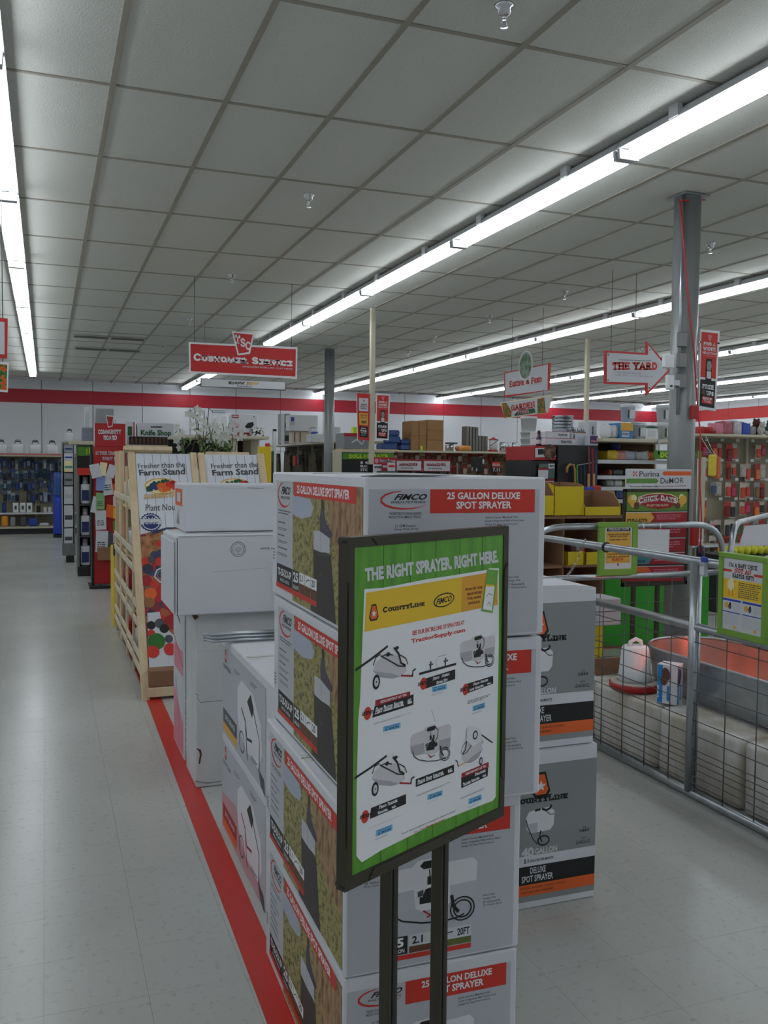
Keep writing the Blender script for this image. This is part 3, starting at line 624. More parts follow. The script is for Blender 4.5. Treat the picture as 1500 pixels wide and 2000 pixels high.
# ================================================================== SIGN STAND
def stand_sign():
    A = Vector((.5135, 1.556, 0)); B = Vector((.9695, 1.788, 0)); ang = math.atan2(B.y-A.y, B.x-A.x); W = (B-A).length; z0, z1 = .856, 1.517
    t = thing('sign_stand', 'green framed sprayer advertising sign on two dark posts in front of the box stack', 'sign', (A.x, A.y, 0), ang)
    fw, th = .019, .023
    for nm, b in (('frame_rail', [(0, z0), (W, z0), (W-fw, z0+fw*1.3), (fw, z0+fw*1.3)]), ('frame_rail', [(0, z1), (fw, z1-fw), (W-fw, z1-fw), (W, z1)]),
                  ('frame_stile', [(0, z0), (fw, z0+fw), (fw, z1-fw), (0, z1)]), ('frame_stile', [(W, z0), (W, z1), (W-fw, z1-fw), (W-fw, z0+fw)])):
        bb = MB(); bb.prism(b, 0, th, frame_m)
        c = (sum(p[0] for p in b)/4, sum(p[1] for p in b)/4); bb.prism([(p[0]*.7+c[0]*.3, p[1]*.7+c[1]*.3) if 0 else (p[0]+(c[0]-p[0])*.25, p[1]+(c[1]-p[1])*.25) for p in b], -.002, 0, frame_m)
        bb.build(nm, t)
    for x in (0.008, W-.008):
        for z in (z0+.008, z1-.008): MB().lathe([(0, 0), (.009, .0), (.009, .025), (0, .026)], blackm, n=8).build('corner_cap', t, loc=None).matrix_local = Matrix.Translation((x, th+.003, z))@Matrix.Rotation(PI/2, 4, 'X')
    MB().box(fw*.8, W-fw*.8, .0028, .016, z0+fw*.8, z1-fw*.8, DGREY).build('backing_board', t)
    for fx in (.325, .645):
        x = W*fx
        pb_ = MB().cbox(x-.014, x+.014, th+.002, th+.030, .012, z0+.25, frame_m, .002).box(x-.004, x+.004, th+.0, th+.003, .012, z0, blackm)
        pb_.build('post', t)
    MB().cbox(W*.325-.15, W*.645+.15, -.1, .16, 0, .012, frame_m, .003).build('base_plate', t)
    u = (B-A).normalized(); n = Vector((0, 0, 1)).cross(u)*-1
    f = Face(Vector((A.x, A.y, 0))+Vector((-u.y, u.x, 0))*.0022, u, (0, 0, 1), t, eps=.00022)
    # green boards
    f.to('poster').poly([(fw*.8, z0+fw*.8), (W-fw*.8, z0+fw*.8), (W-fw*.8, z1-fw*.8), (fw*.8, z1-fw*.8)], ramp_mat('printed_green_boards', [(.3, (74, 138, 36)), (.55, (92, 160, 46)), (.75, (104, 172, 54))], 9, .45, 5, (4, 4, .6)), False)
    dg = ink('seam_green', (44, 84, 26))
    for i in range(1, 6): x = fw+(W-2*fw)*i/6; f.line([(x+.001, z0+fw), (x-.001, (z0+z1)/2), (x+.0015, z1-fw)], .0018, dg, False)
    a, b = crop(650, 1020, 4.2857), crop(640, 1350, 4.1667)
    PA = lambda *l: [a(*p) for p in l]
    PB = lambda *l: [b(*p) for p in l]
    f.to('paper_panel').poly(PA((262, 560), (420, 548), (560, 522), (780, 478), (1020, 442), (1290, 398), (1310, 384), (1388, 385), (1388, 1000))+PB((1365, 860), (1340, 892), (1240, 930), (1060, 1000), (840, 1090), (660, 1182), (440, 1290), (275, 1392), (232, 1340), (232, 900), (246, 240), (262, 60)), WHITE)
    f.to('yellow_panel').poly(PA((278, 590), (1080, 458), (1078, 752), (262, 918)), YELLOW); f.poly(PA((1080, 458), (1376, 410), (1376, 690), (1072, 752)), ink('amber', (222, 160, 40)))
    f.to('lettering').text('THE RIGHT SPRAYER. RIGHT HERE.', PA((268, 500), (1386, 338), (1380, 232), (266, 384)), LGREY, .05)
    cc = f.q(*a(340, 755)); county_badge(f.to('emblem'), cc, .0165)
    f.to('lettering').slab('CountyLine', PA((415, 762), (768, 700), (766, 658), (416, 710)), BLACK, .22, caps=True)
    cc = f.q(*a(928, 650)); rr = math.atan2(f.q(*a(1050, 630))[1]-cc[1], .03); oval_logo(f.to('emblem'), cc, .0345, .0145, 'FIMCO', rot=.07)
    f.to('lettering')
    for i, s in enumerate(('PICK UP OUR', 'BROCHURE', 'FOR MORE', 'DETAILS.')):
        x0, x1 = [(1105, 1250), (1122, 1245), (1122, 1238), (1132, 1230)][i]; y = 562+39*i; f.slab(s, PA((x0, y+12), (x1, y-8), (x1, y-30), (x0, y-10)), DRED if i == 9 else ink('maroon', (96, 40, 24)), .22)
    f.to('brochure_print').poly(PA((1290, 392), (1382, 402), (1334, 758), (1238, 742)), ink('brochure', (108, 168, 66))); f.poly(PA((1278, 518), (1350, 524), (1326, 740), (1252, 728)), WHITE); f.poly(PA((1277, 518), (1350, 524), (1348, 540), (1275, 534)), YELLOW)
    f.line(PA((1280, 620), (1300, 595), (1330, 610)), .0012, BLACK); f.line(PA((1288, 690), (1305, 665), (1315, 700)), .0015, BLACK)
    f.to('lettering').text('SEE OUR ENTIRE LINE OF SPRAYERS AT', PA((662, 948), (1098, 856), (1098, 820), (662, 910)), RED, .03)
    f.text('TractorSupply.com', PA((652, 1024), (1106, 925), (1104, 882), (652, 978)), RED, .04)
    q = mapq(f, PA((186, 1420), (690, 1330), (690, 980), (186, 1070))); draw_trailer(f.to('sprayer_picture'), q, .12)
    q = mapq(f, PA((1062, 1240), (1352, 1190), (1358, 900), (1064, 950))); draw_spot(f.to('sprayer_picture'), q, .075, True)
    f.to('boom_picture').line(PA((720, 1270), (1030, 1185)), .005, BLACK)
    for x, y in ((818, 1190), (942, 1160)): f.line(PA((x, y-26), (x-4, y+40)), .004, BLACK); f.line(PA((x-18, y+4), (x+18, y-4)), .003, DGREY)
    f.line(PA((870, 1214), (856, 1170), (880, 1125), (945, 1106)), .0008, DGREY)
    q = mapq(f, PB((214, 870), (700, 790), (704, 470), (214, 560))); draw_trailer(f.to('sprayer_picture'), q, .115)
    q = mapq(f, PB((670, 600), (1000, 545), (1000, 215), (672, 300))); draw_spot(f.to('sprayer_picture'), q, .075, True); f.line(PB((874, 250), (842, 150)), .0008, DGREY)
    q = mapq(f, PB((1340, 600), (1040, 660), (1030, 330), (1338, 250))); draw_trailer(f.to('sprayer_picture'), q, .075, GOLD); f.poly(PB((1130, 300), (1180, 280), (1240, 310), (1250, 400), (1180, 450), (1120, 400)), TANK)
    for x, y in ((1194, 355),): f.ell(b(x, y), .009, .010, BLACK, True)
    f.ell(b(1194, 355), .0055, .0065, LGREY, True)
    # captions
    def cap(Q, w1, lines, ribbon=None, new=None, price=None, desc=None, pc=None):
        f.to('caption_bar').poly(Q, BLACK)
        q = mapq(f, [Q[0], Q[1], Q[2], Q[3]]); n = len(lines)
        for i, s in enumerate(lines):
            y0 = 1-(i+.86)/n; y1 = 1-(i+.18)/n; c = w1 if i < len(w1) else w1[-1]
            f.to('lettering').fit(slab(s, .24), [q(w1[i][0], y0), q(w1[i][1], y0), q(w1[i][1], y1), q(w1[i][0], y1)], WHITE, False)
        if ribbon: f.to('ribbon').poly(ribbon, RED if 0 else DRED); q2 = mapq(f, ribbon[:1]+ribbon[1:2]+ribbon[2:3]+ribbon[3:4]); f.to('lettering').fit(slab('EXCLUSIVELY AT TSC', .22), [q2(.14, .25), q2(.9, .25), q2(.9, .75), q2(.14, .75)], WHITE, False)
        if new:
            c = f.q(*new); f.to('new_badge').ell(c, .0105, .0125, RED); f.to('lettering').slab('NEW!', [(new[0]-11, new[1]+6), (new[0]+11, new[1]+1), (new[0]+11, new[1]-8), (new[0]-11, new[1]-3)], BLACK, .26)
        if desc: p0 = f.q(*desc[0]); p1 = f.q(*desc[1]); f.to('fine_print').greek(p0[0], min(p0[1], p1[1]), p1[0], max(p0[1], p1[1]), desc[2], DGREY, 3)
        if price:
            f.to('price_sticker').poly(price, CYAN); q3 = mapq(f, price); f.to('lettering').fit(bfont(pc, .04), [q3(.12, .1), q3(.9, .1), q3(.9, .55), q3(.12, .55)], NAVY, False); f.to('fine_print').fit(bfont('Pay in store', .02), [q3(.1, .65), q3(.9, .65), q3(.9, .92), q3(.1, .92)], NAVY, False)
            e = [q3(-.02, -.6), q3(.8, -.25)]; f.greek(e[0][0], e[0][1], e[1][0], e[1][1], 2, MGREY, 5)
    sh = lambda *l: PA(*l)
    cap(PB((360, 216), (696, 110), (696, 24), (380, 120)), [(.04, .96)], ['Fimco Trailer Sprayer, 30 gal.'], PB((386, 124), (668, 36), (668, 0), (386, 74)), b(322, 180), PB((448, 330), (590, 298), (590, 252), (450, 290)), [b(372, 262), b(686, 178), 2], '$ 309.99')
    cap(PA((750, 1400), (1022, 1312), (1022, 1230), (776, 1306)), [(.25, .8), (.4, .75)], ['Fimco 2 Nozzle', 'Boom Kit'], None, a(755, 1350), PA((828, 1424), (950, 1396), (950, 1352), (828, 1380)), None, '$ 149.99')
    cap(PA((1100, 1440), (1340, 1350), (1340, 1284), (1118, 1352)), [(.25, .8), (.15, .92)], ['Fimco Deluxe', 'Spot Sprayer, 25 gal.'], None, a(1108, 1398), PB((1176, 164), (1278, 134), (1278, 90), (1178, 122)), [b(1138, 108), b(1326, 18), 3], '$ 199.99')
    cap(PB((340, 1040), (635, 916), (635, 836), (350, 950)), [(.22, .75), (.2, .72)], ['Fimco Trailer', 'Sprayer, 20 gal.'], None, b(302, 1020), PB((388, 1184), (524, 1130), (524, 1080), (390, 1134)), [b(328, 1118), b(626, 996), 2], '$ 269.99')
    cap(PB((714, 780), (1026, 660), (1026, 596), (714, 716)), [(.04, .96)], ['Fimco Spot Sprayer, 15 gal.'], None, None, PB((808, 886), (932, 846), (932, 804), (810, 844)), [b(722, 845), b(1002, 745), 2], '$ 99.99')
    cap(PB((1084, 790), (1300, 690), (1304, 612), (1084, 700)), [(.5, .9), (.06, .94)], ['Deluxe', 'Trailer Sprayer, 40 gal.'], PB((1086, 706), (1306, 618), (1306, 574), (1086, 668)), None, PB((1142, 922), (1250, 882), (1250, 838), (1144, 876)), [b(1080, 880), b(1282, 780), 3], '$ 499.99')
    f.to('lettering').text('Some items available by voluntary in select locations.', PB((602, 1168), (1038, 980), (1038, 966), (602, 1154)), BLACK, .02); f.text('See a Team Member for details.', PB((698, 1156), (950, 1046), (950, 1032), (698, 1142)), RED, .02)
    f.done()
stand_sign()

# ================================================================== FRONT STACK: 25 gallon cartons
GRASS = ramp_mat('printed_meadow', [(.3, (66, 60, 34)), (.43, (124, 116, 62)), (.54, (166, 156, 96)), (.7, (118, 100, 58))], 40, .5, 8, (1, 1, 1.6))
REED = ramp_mat('printed_reeds', [(.32, (96, 66, 44)), (.48, (150, 116, 80)), (.6, (176, 140, 100)), (.72, (112, 96, 56))], 24, .5, 9, (1, 1.6, .9))
def cbox_flaps(t, W, D, H, m, key, open_=.0):
    b = MB().cbox(0, W, 0, D, 0, H, m, .005); b.build('carton', t)
    MB().box(.004, W-.004, D/2-.0012, D/2+.0012, H, H+.0015, DGREY).box(.01, W-.01, D/2-.03, D/2+.03, H, H+.0008, mat('clear_tape', (220, 220, 215), .15)).build('top_seam', t)
def fimco(x, y, z, W, D, H, rz, label, seed):
    """x,y = near left corner"""
    t = thing('sprayer_carton', label, 'box', (x, y, z), rz, 'twenty-five gallon sprayer cartons in the front stack')
    cbox_flaps(t, W, D, H, carton_white, 0)
    if seed == 1: MB().prism([(.002, 0), (W*.33, 0), (W*.5, .004), (W*.34, .003), (.05, .004)], .002, .05, DGREY, Matrix.Translation((0, 0, H))).build('torn_flap_dark_gap', t)  # dark grey wedge puts the shade of the gap at the torn flap into colour
    M = Matrix.Translation(t.location)@Matrix.Rotation(rz, 4, 'Z')
    O = M@Vector((-.0006, D, 0)); u = M.to_3x3()@Vector((0, -1, 0)); s = D/.92
    f = Face(O, u, (0, 0, 1), t, eps=.0002); k = H/.393
    R = lambda a, b, c, d, m: f.rect(a*s, b*k, c*s, d*k, m)
    f.to('grey_panel'); R(.06, .03, .26, .367, GREY)
    f.to('photo_print'); R(.26, .012, .9, .367, GRASS)
    f.poly([(.62*s, .367*k), (.62*s, .30*k), (.70*s, .18*k), (.9*s, .14*k), (.9*s, .367*k)], REED, False)
    f.poly([(.262*s, .328*k), (.45*s, .322*k), (.485*s, .30*k), (.46*s, .275*k), (.36*s, .262*k), (.262*s, .27*k)], ink('printed_pond', (170, 178, 196)), False)
    PATH = ink('printed_path', (54, 50, 46)); f.poly([(.485*s, .19*k), (.65*s, .185*k), (.70*s, .012*k), (.46*s, .012*k), (.49*s, .1*k)], PATH, False)
    PER = ink('printed_figure', (74, 66, 84)); f.ell((.572*s, .312*k), .014*s, .016*k, ink('printed_hair', (60, 44, 34))); [f.ell(((.3+.29*((i*37) % 17)/17)*s, (.05+.2*((i*53) % 19)/19)*k), .010*s, .004*k, ink('printed_shrub', (84, 82, 44)), n=7, rot=i) for i in range(26)]; [f.ell(((.72+.16*((i*31) % 13)/13)*s, (.03+.1*((i*47) % 11)/11)*k), .012*s, .005*k, ink('printed_tuft', (150, 144, 92)), n=7, rot=i) for i in range(12)]; f.poly([(.558*s, .30*k), (.585*s, .30*k), (.6*s, .27*k), (.665*s, .24*k), (.655*s, .228*k), (.6*s, .232*k), (.55*s, .236*k), (.545*s, .27*k)], PER, False)
    f.poly([(.49*s, .238*k), (.55*s, .24*k), (.64*s, .228*k), (.64*s, .19*k), (.56*s, .184*k), (.49*s, .186*k)], TANKS, False); f.line([(.56*s, .238*k), (.56*s, .184*k)], .002, DGREY, False)
    f.line([(.48*s, .186*k), (.56*s, .176*k), (.65*s, .184*k), (.665*s, .23*k)], .003, DGREY, False)
    f.to('red_banner'); R(.275, .326, .85, .367, RED); f.to('lettering').box_text('25 GALLON DELUXE SPOT SPRAYER', .31*s, .334*k, .80*s, .358*k, WHITE, .03)
    swoosh(f.to('logo'), (.16*s, .325*k), .16*s, .075*k)
    f.to('fine_print').greek(.085*s, .262*k, .235*s, .278*k, 2, DGREY, 1)
    for i in range(6): f.greek(.08*s, (.232-.02*i)*k, .2*s, (.242-.02*i)*k, 1+(i % 2), DGREY, i)
    f.to('black_band'); R(.067, .045, .258, .105, BLACK); f.to('lettering').box_text('TS-25-DLX-SP', .08*s, .07*k, .245*s, .093*k, WHITE, .03); f.box_text('MODEL 5302356', .11*s, .052*k, .22*s, .062*k, LGREY)
    f.to('red_band'); R(.06, .03, .52, .045, RED)
    f.to('spec_boxes'); R(.265, .045, .335, .105, BLACK); f.to('lettering').box_text('25', .272*s, .07*k, .328*s, .1*k, WHITE, .04); f.box_text('GALLON', .272*s, .05*k, .328*s, .062*k, WHITE)
    for i, tx in enumerate(('2.1', '', '20')):
        f.to('spec_boxes'); a = .34+.062*i; R(a, .074, a+.058, .105, WHITE); R(a, .045, a+.058, .072, BROWN); f.to('lettering')
        if tx: f.box_text(tx, (a+.008)*s, .08*k, (a+.04)*s, .1*k, BLACK, .02)
        else: f.line([((a+.008)*s, .084*k), ((a+.03)*s, .094*k), ((a+.05)*s, .094*k)], .003, BLACK, False)
    f.to('small_label'); R(.012, .10, .04, .16, LGREY); f.greek(.014*s, .11*k, .038*s, .15*k, 4, DGREY, 2)
    R(.012, .33, .045, .35, LGREY); f.done()
    O = M@Vector((0, -.0006, 0)); u = M.to_3x3()@Vector((1, 0, 0)); s = W/.465
    f = Face(O, u, (0, 0, 1), t, eps=.0002)
    f.to('grey_panel'); R(.006, .008, .447, .363, GREY); f.to('red_banner'); R(.157, .306, .434, .363, RED)
    f.to('lettering').box_text('25 GALLON DELUXE', .2*s, .339*k, .393*s, .356*k, WHITE, .03); f.box_text('SPOT SPRAYER', .224*s, .316*k, .370*s, .334*k, WHITE, .03)
    swoosh(f.to('logo'), (.095*s, .338*k), .12*s, .042*k)
    T = lambda x0, y0, x1, ls: [f.to('lettering').box_text(q, x0*s, (y0-.0085*(i+1))*k, (x0+(x1-x0)*len(q)/max(map(len, ls)))*s, (y0-.0085*i-.0025)*k, BLACK, .01) for i, q in enumerate(ls)]
    T(.055, .312, .135, ['THE BEST BUILT LAWN & GARDEN', 'PRODUCTS IN AMERICA. PERIOD.']); T(.07, .283, .128, ['2.1 GPM Demand', 'Pump With 60 PSI'])
    T(.3, .3, .405, ['Quick Connect Manifold With', 'Large Integrated Ball Valves And', 'Gauge For Easy Flow Control']); T(.048, .228, .085, ['25 Gallon', 'Poly Tank'])
    T(.362, .152, .415, ['Pistol Grip', 'Handgun With', "55' Horizontal &", "25' Vertical Spray"])
    q = mapq(f, [(.095*s, .10*k), (.345*s, .10*k), (.345*s, .272*k), (.095*s, .272*k)], False); draw_spot(f.to('sprayer_picture'), q, .17)
    f.to('spec_boxes'); R(.1, .022, .33, .034, RED); R(.1, .036, .16, .08, BLACK); f.to('lettering').box_text('25', .112*s, .054*k, .15*s, .077*k, WHITE, .04); f.box_text('GALLON', .11*s, .04*k, .152*s, .05*k, WHITE)
    f.to('spec_boxes'); R(.164, .052, .228, .08, LGREY); R(.164, .036, .228, .052, BROWN); R(.232, .052, .33, .08, LGREY); R(.232, .036, .33, .052, ink('printed_grass', (96, 110, 50)))
    f.to('lettering').box_text('2.1', .172*s, .057*k, .2*s, .076*k, BLACK, .03); f.box_text('20FT', .292*s, .057*k, .326*s, .076*k, BLACK, .03); f.line([(.236*s, .06*k), (.25*s, .068*k), (.28*s, .07*k)], .003, BLACK, False); f.done()
    return t
fimco(.690, 1.957, 1.231, .473, .915, .393, 0, 'white twenty-five gallon sprayer carton on top of the front stack', 1)
fimco(.694, 1.962, .823, .470, .9, .402, .0, 'white sprayer carton second from the top of the front stack', 2)
fimco(.662, 2.005, .412, .471, .865, .405, -.012, 'white sprayer carton third from the top of the front stack', 3)
fimco(.664, 2.01, .002, .466, .90, .405, -.02, 'white sprayer carton at the bottom of the front stack', 4)

# ================================================================== 40 gallon cartons
def forty(x1, y, z, H, W, D, label):
    t = thing('sprayer_carton', label, 'box', (x1-W, y, z), 0, 'forty gallon sprayer cartons')
    cbox_flaps(t, W, D, H, carton_white, 0)
    MB().prism([(0, H), (W, H), (W*.8, H+(.002 if z < .1 else .012)), (W*.1, H+(.0025 if z < .1 else .018))], .0, .002, carton_white).build('flap_edge', t)
    f = Face((x1, y-.0006, z), (1, 0, 0), (0, 0, 1), t, eps=.0002); q = 1.96
    R = lambda a, b, c, d, m: f.rect(a, b, c, d, m); B = lambda s, a, b, c, d, m=BLACK, bo=.02: f.box_text(s, a-q, b, c-q, d, m, bo)
    f.to('grey_panel'); R(-W+.003, .203, -.003, .545, MGREY); R(-W+.003, .028, -.003, .05, MGREY); f.to('black_band'); R(-W+.003, .093, -.003, .163, BLACK); f.to('orange_band'); R(-W+.003, .05, -.003, .093, ORANGE)
    county_badge(f.to('emblem'), (1.715-q, .468), .05); f.to('lettering').fit(slab('CountyLine', .24, True), [(1.60-q, .40), (1.832-q, .40), (1.832-q, .428), (1.60-q, .428)], BLACK, False)
    g = mapq(f, [(1.655-q, .235), (1.775-q, .235), (1.775-q, .382), (1.655-q, .382)], False); f.to('sprayer_picture')
    f.poly([g(*p) for p in [(.02, .45), (.0, .78), (.1, .92), (.5, .97), (.85, .98), (1, .85), (.98, .5), (.85, .38), (.2, .36)]], TANK, False); f.poly([g(*p) for p in [(.02, .45), (.0, .6), (.4, .62), (.4, .37), (.2, .36)]], TANKS, False)
    f.line([g(*p) for p in [(.3, .93), (.5, .95)]], .008, BLACK, False); f.line([g(*p) for p in [(.55, .96), (.7, .9), (.85, .95), (.88, 1.03)]], .009, BLACK, False); f.line([g(*p) for p in [(.7, .88), (.85, .78), (.98, .78)]], .003, BLACK, False)
    f.line([g(*p) for p in [(.0, .72), (.05, .55), (.25, .2), (.4, .06)]], .003, BLACK, False); f.line([g(.62+.2*math.cos(a), .13+.12*math.sin(a)) for a in [2*PI*i/14 for i in range(15)]], .006, BLACK, False); f.line([g(*p) for p in [(.52, .4), (.48, .25), (.56, .1)]], .005, BLACK, False)
    f.to('lettering'); B('40', 1.637, .197, 1.69, .236, LGREY, .05); B('GALLON', 1.694, .205, 1.79, .228, LGREY, .03); B('2.1', 1.648, .176, 1.668, .192, BLACK, .03); B('GALLONS PER MINUTE', 1.672, .178, 1.775, .188, DGREY)
    B('DELUXE', 1.676, .133, 1.742, .157, LGREY, .02); B('SPOT SPRAYER', 1.64, .102, 1.774, .127, LGREY, .02); B('ROUGH, RUGGED & READY, PONDS,', 1.636, .075, 1.83, .084, BROWN); B('PASTURES AND GARDENS', 1.64, .06, 1.775, .069, BROWN)
    B('SKU#', 1.9, .278, 1.915, .284); B('1048404', 1.884, .262, 1.928, .276); B('MODEL', 1.896, .238, 1.918, .243); B('LG-40-DLX-CL', 1.872, .218, 1.936, .232)
    f.done()
    # aisle side prints plain grey
    f = Face((x1+.0006, y, z), (0, 1, 0), (0, 0, 1), t); f.to('side_panel').rect(.01, .203, D-.01, .545, MGREY); f.rect(.01, .093, D-.01, .163, BLACK); f.done()
    return t
forty(1.962, 2.885, .0, .600, .5, .62, 'grey forty gallon sprayer carton on the floor right of the sign')
forty(1.942, 2.885, .603, .595, .5, .62, 'grey forty gallon sprayer carton stacked on top of its twin right of the sign')

# ================================================================== left pile
def pileb(z, H, tint, label, y1=4.045, D=1.0):
    t = thing('sprayer_carton', label, 'box', (.742, y1-D, z), 0, 'grey printed cartons in the left pile')
    cbox_flaps(t, .58, D, H, carton_white, 0)
    f = Face((.7414, y1, z), (0, -1, 0), (0, 0, 1), t, eps=.0003)
    f.to('grey_panel').rect(.004, .004, D-.13, H-.035, GREY)
    if tint:
        f.poly([(.004, .004), (D-.13, .004), (D-.3, .12), (.3, .2), (.004, .16)], ink('printed_pink_tint', (196, 150, 158)), False)
    county_badge(f.to('emblem'), (.085, H-.075), .03); f.to('lettering').box_text('COUNTYLINE', .02, H-.135, .2, H-.115, DGREY, .03, True)
    f.to('black_band').rect(.03, .055, .34, .118, DRED if tint else DGREY); f.to('orange_band').rect(.03, .018, .34, .055, ORANGE if tint else GOLD); f.to('lettering').box_text('SPOT SPRAYER', .08, .075, .3, .098, LGREY)
    g = mapq(f, [(.33, .03), (.84, .03), (.84, .33), (.33, .33)], False); f.to('sprayer_picture')
    f.poly([g(*p) for p in [(.05, .5), (.05, .85), (.2, 1), (.62, .98), (.9, .7), (.95, .35), (.8, .1), (.4, .12), (.1, .3)]], TANK, False)
    c_ = DRED if tint else BLACK
    f.poly([g(*p) for p in [(.42, .8), (.55, .95), (.66, .8), (.6, .66)]], BLACK, False); f.line([g(*p) for p in [(.2, .62), (.36, .5), (.42, .3), (.6, .35)]], .012, c_, False); f.line([g(*p) for p in [(.36, .5), (.4, .2), (.44, .02)]], .01, c_, False); f.line([g(*p) for p in [(.62, .8), (.85, .5), (.85, .1), (.95, .0)]], .008, BLACK, False); f.poly([g(*p) for p in [(.82, .12), (1, .08), (1.05, -.12), (.9, -.05)]], DGREY, False)
    f.line([g(.22+.1*math.cos(a), .16+.14*math.sin(a)) for a in [2*PI*i/12 for i in range(13)]], .008, DGREY, False)
    for a in ((.28, .33), (.6, .35), (.62, .06)): f.to('fine_print').greek(a[0], a[1], a[0]+.12, a[1]+.02, 2, DGREY, 4)
    f.done(); return t
pileb(.0, .435, True, 'pink-tinted grey sprayer carton on the floor in the left pile')
pileb(.437, .435, False, 'grey sprayer carton under the metal rods in the left pile')
# rods
for k in range(12):
    y = 3.86+.022*(k % 5)+.003*k; z = .8785+.0115*(k//5)
    o = MB().tube([(-.09-.03*((k*7) % 5)/5, 0, .006+z-.872), (.5, .0, .006+z-.872)], .0055, steel, 8).build('steel_rod', loc=(.75, y, .872))
    tag(o, 'galvanised rod, %s from the front in the %s layer of the bundle' % (ORD[k % 5], ['bottom', 'middle', 'top'][k//5]), 'rod', 'galvanised rods bundled on the left pile')
# tall worn white carton and neighbours
t = thing('tall_carton', 'tall worn white carton standing on the red tape', 'box', (.70, 4.55, 0)); dirty = mat('scuffed_white_cardboard', (206, 208, 210), .6, 0, .08, 5, .12)
b = MB().cbox(0, .62, 0, .34, .0, .895, dirty, .01, 2); b.build('carton', t)
MB().box(.02, .6, -.0012, 0, .44, .442, DGREY).box(.0, .6, -.0012, 0, .70, .7012, GREY).build('crease', t)
hb = ink('torn_brown', (92, 60, 44)); f = Face((.70, 4.549, 0), (1, 0, 0), (0, 0, 1), t, px=crop(320, 1180, 3.847), eps=.0003)
f.to('torn_mark').line([(248, 1085), (272, 1100), (278, 1130), (266, 1200)], [.004, .012, .01, .008], hb); f.line([(232, 672), (262, 684), (250, 700), (270, 730)], .002, DGREY)
f.poly([(206, 74), (244, 66), (262, 98), (232, 120)], BROWN); f.to('stain').line([(236, 1330), (330, 1345), (430, 1332)], .006, MGREY); f.done()
t = thing('flat_carton', 'thin black and red carton squeezed behind the tall white carton', 'box', (.712, 4.9, 0))
MB().cbox(0, .6, 0, .09, 0, .86, blackm, .004).build('carton', t); f = Face((.7115, 4.99, 0), (0, -1, 0), (0, 0, 1), t, eps=.0004)
f.to('red_edge').rect(.07, .0, .089, .7, DRED); f.to('lettering').fit(bfont('20 GALLON', .03), [(.06, .06), (.06, .38), (.015, .38), (.015, .06)], LGREY, False); f.done()
t = thing('printed_carton', 'white carton with faded pink print beside the wooden display', 'box', (.705, 4.995, 0))
MB().cbox(0, .6, 0, .44, 0, .9, carton_white, .006).build('carton', t); f = Face((.7044, 5.435, 0), (0, -1, 0), (0, 0, 1), t, eps=.0004)
f.to('print').rect(.03, .02, .41, .88, LGREY); f.rect(.05, .46, .39, .6, PINK); f.poly([(.03, .02), (.41, .02), (.41, .2), (.03, .35)], PINK, False); f.line([(.1, .4), (.2, .3), (.25, .12)], .01, DGREY, False); f.line([(.1, .8), (.3, .75)], .02, DGREY, False); f.line([(.03, .64), (.41, .52)], .012, RED, False); f.done()
# upper white cartons
t = thing('white_carton', 'large plain white carton with a round seal overhanging the left pile', 'box', (.603, 4.47, .9))
b = MB().cbox(0, .9, 0, .52, 0, .39, carton_white, .006); b.build('carton', t)
for i, x in enumerate((-.012, -.024)): MB().cbox(x, x+.009, .012, .5, .01*i, .385-.02*i, carton_white, .002).build('side_flap', t)
MB().box(.0, .9, .0, .012, .39, .393, carton_white).box(.05, .85, .16, .17, .39, .392, MGREY).build('top_flap', t)
f = Face((.603, 4.4694, .9), (1, 0, 0), (0, 0, 1), t, px=crop(180, 780, 3.947), eps=.0004); a = f.q(1125, 1155)
f.to('seal').ell(a, .038, .038, DGREY); f.ell(a, .035, .035, LGREY); f.ell(a, .029, .029, DGREY); f.ell(a, .027, .027, LGREY); f.ell(a, .02, .014, GREY); f.line([(a[0], a[1]-.01), (a[0], a[1]-.022)], .003, DGREY, False)
f.to('lettering').text('600278, 6002', [(1295, 1160), (1425, 1155), (1425, 1138), (1295, 1143)], DGREY, .01); f.to('crease').poly([(930, 1330), (1360, 1296), (1360, 1300), (930, 1335)], GREY); f.poly([(1360, 1296), (1390, 1420), (1388, 1700), (1384, 1420)], GREY); f.done()
f = Face((.603, 4.47, 1.2916), (1, 0, 0), (0, 1, 0), t, eps=.0012, px=crop(180, 780, 3.947)); f.to('top_print').line([(938, 990), (1024, 988)], .012, BLACK); f.line([(970, 1024), (1400, 995)], .008, BLACK); f.line([(1062, 990), (1078, 1014)], .03, BLACK); f.line([(1226, 1002), (1236, 978), (1270, 978), (1292, 1000)], .02, BLACK); f.done()
t = thing('white_carton', 'white carton with an orange label at its end, topmost before the wooden display', 'box', (.667, 4.72, 1.294))
MB().cbox(0, .85, 0, .36, 0, .248, carton_white, .006).build('carton', t)
f = Face((.667, 4.7194, 1.294), (1, 0, 0), (0, 0, 1), t, px=crop(180, 780, 3.947), eps=.0004); f.to('crease').line([(880, 680), (1010, 684), (1330, 686)], .002, GREY); f.line([(1200, 682), (1320, 686)], .002, DGREY); f.done()
f = Face((.6664, 5.08, 1.294), (0, -1, 0), (0, 0, 1), t, eps=.0004); f.to('end_label').rect(.04, .13, .3, .22, ORANGE); f.rect(.1, .15, .24, .2, LGREY); f.to('arrow_mark').poly([(.08, .03), (.2, .03), (.14, .11)], MGREY, False); f.done()
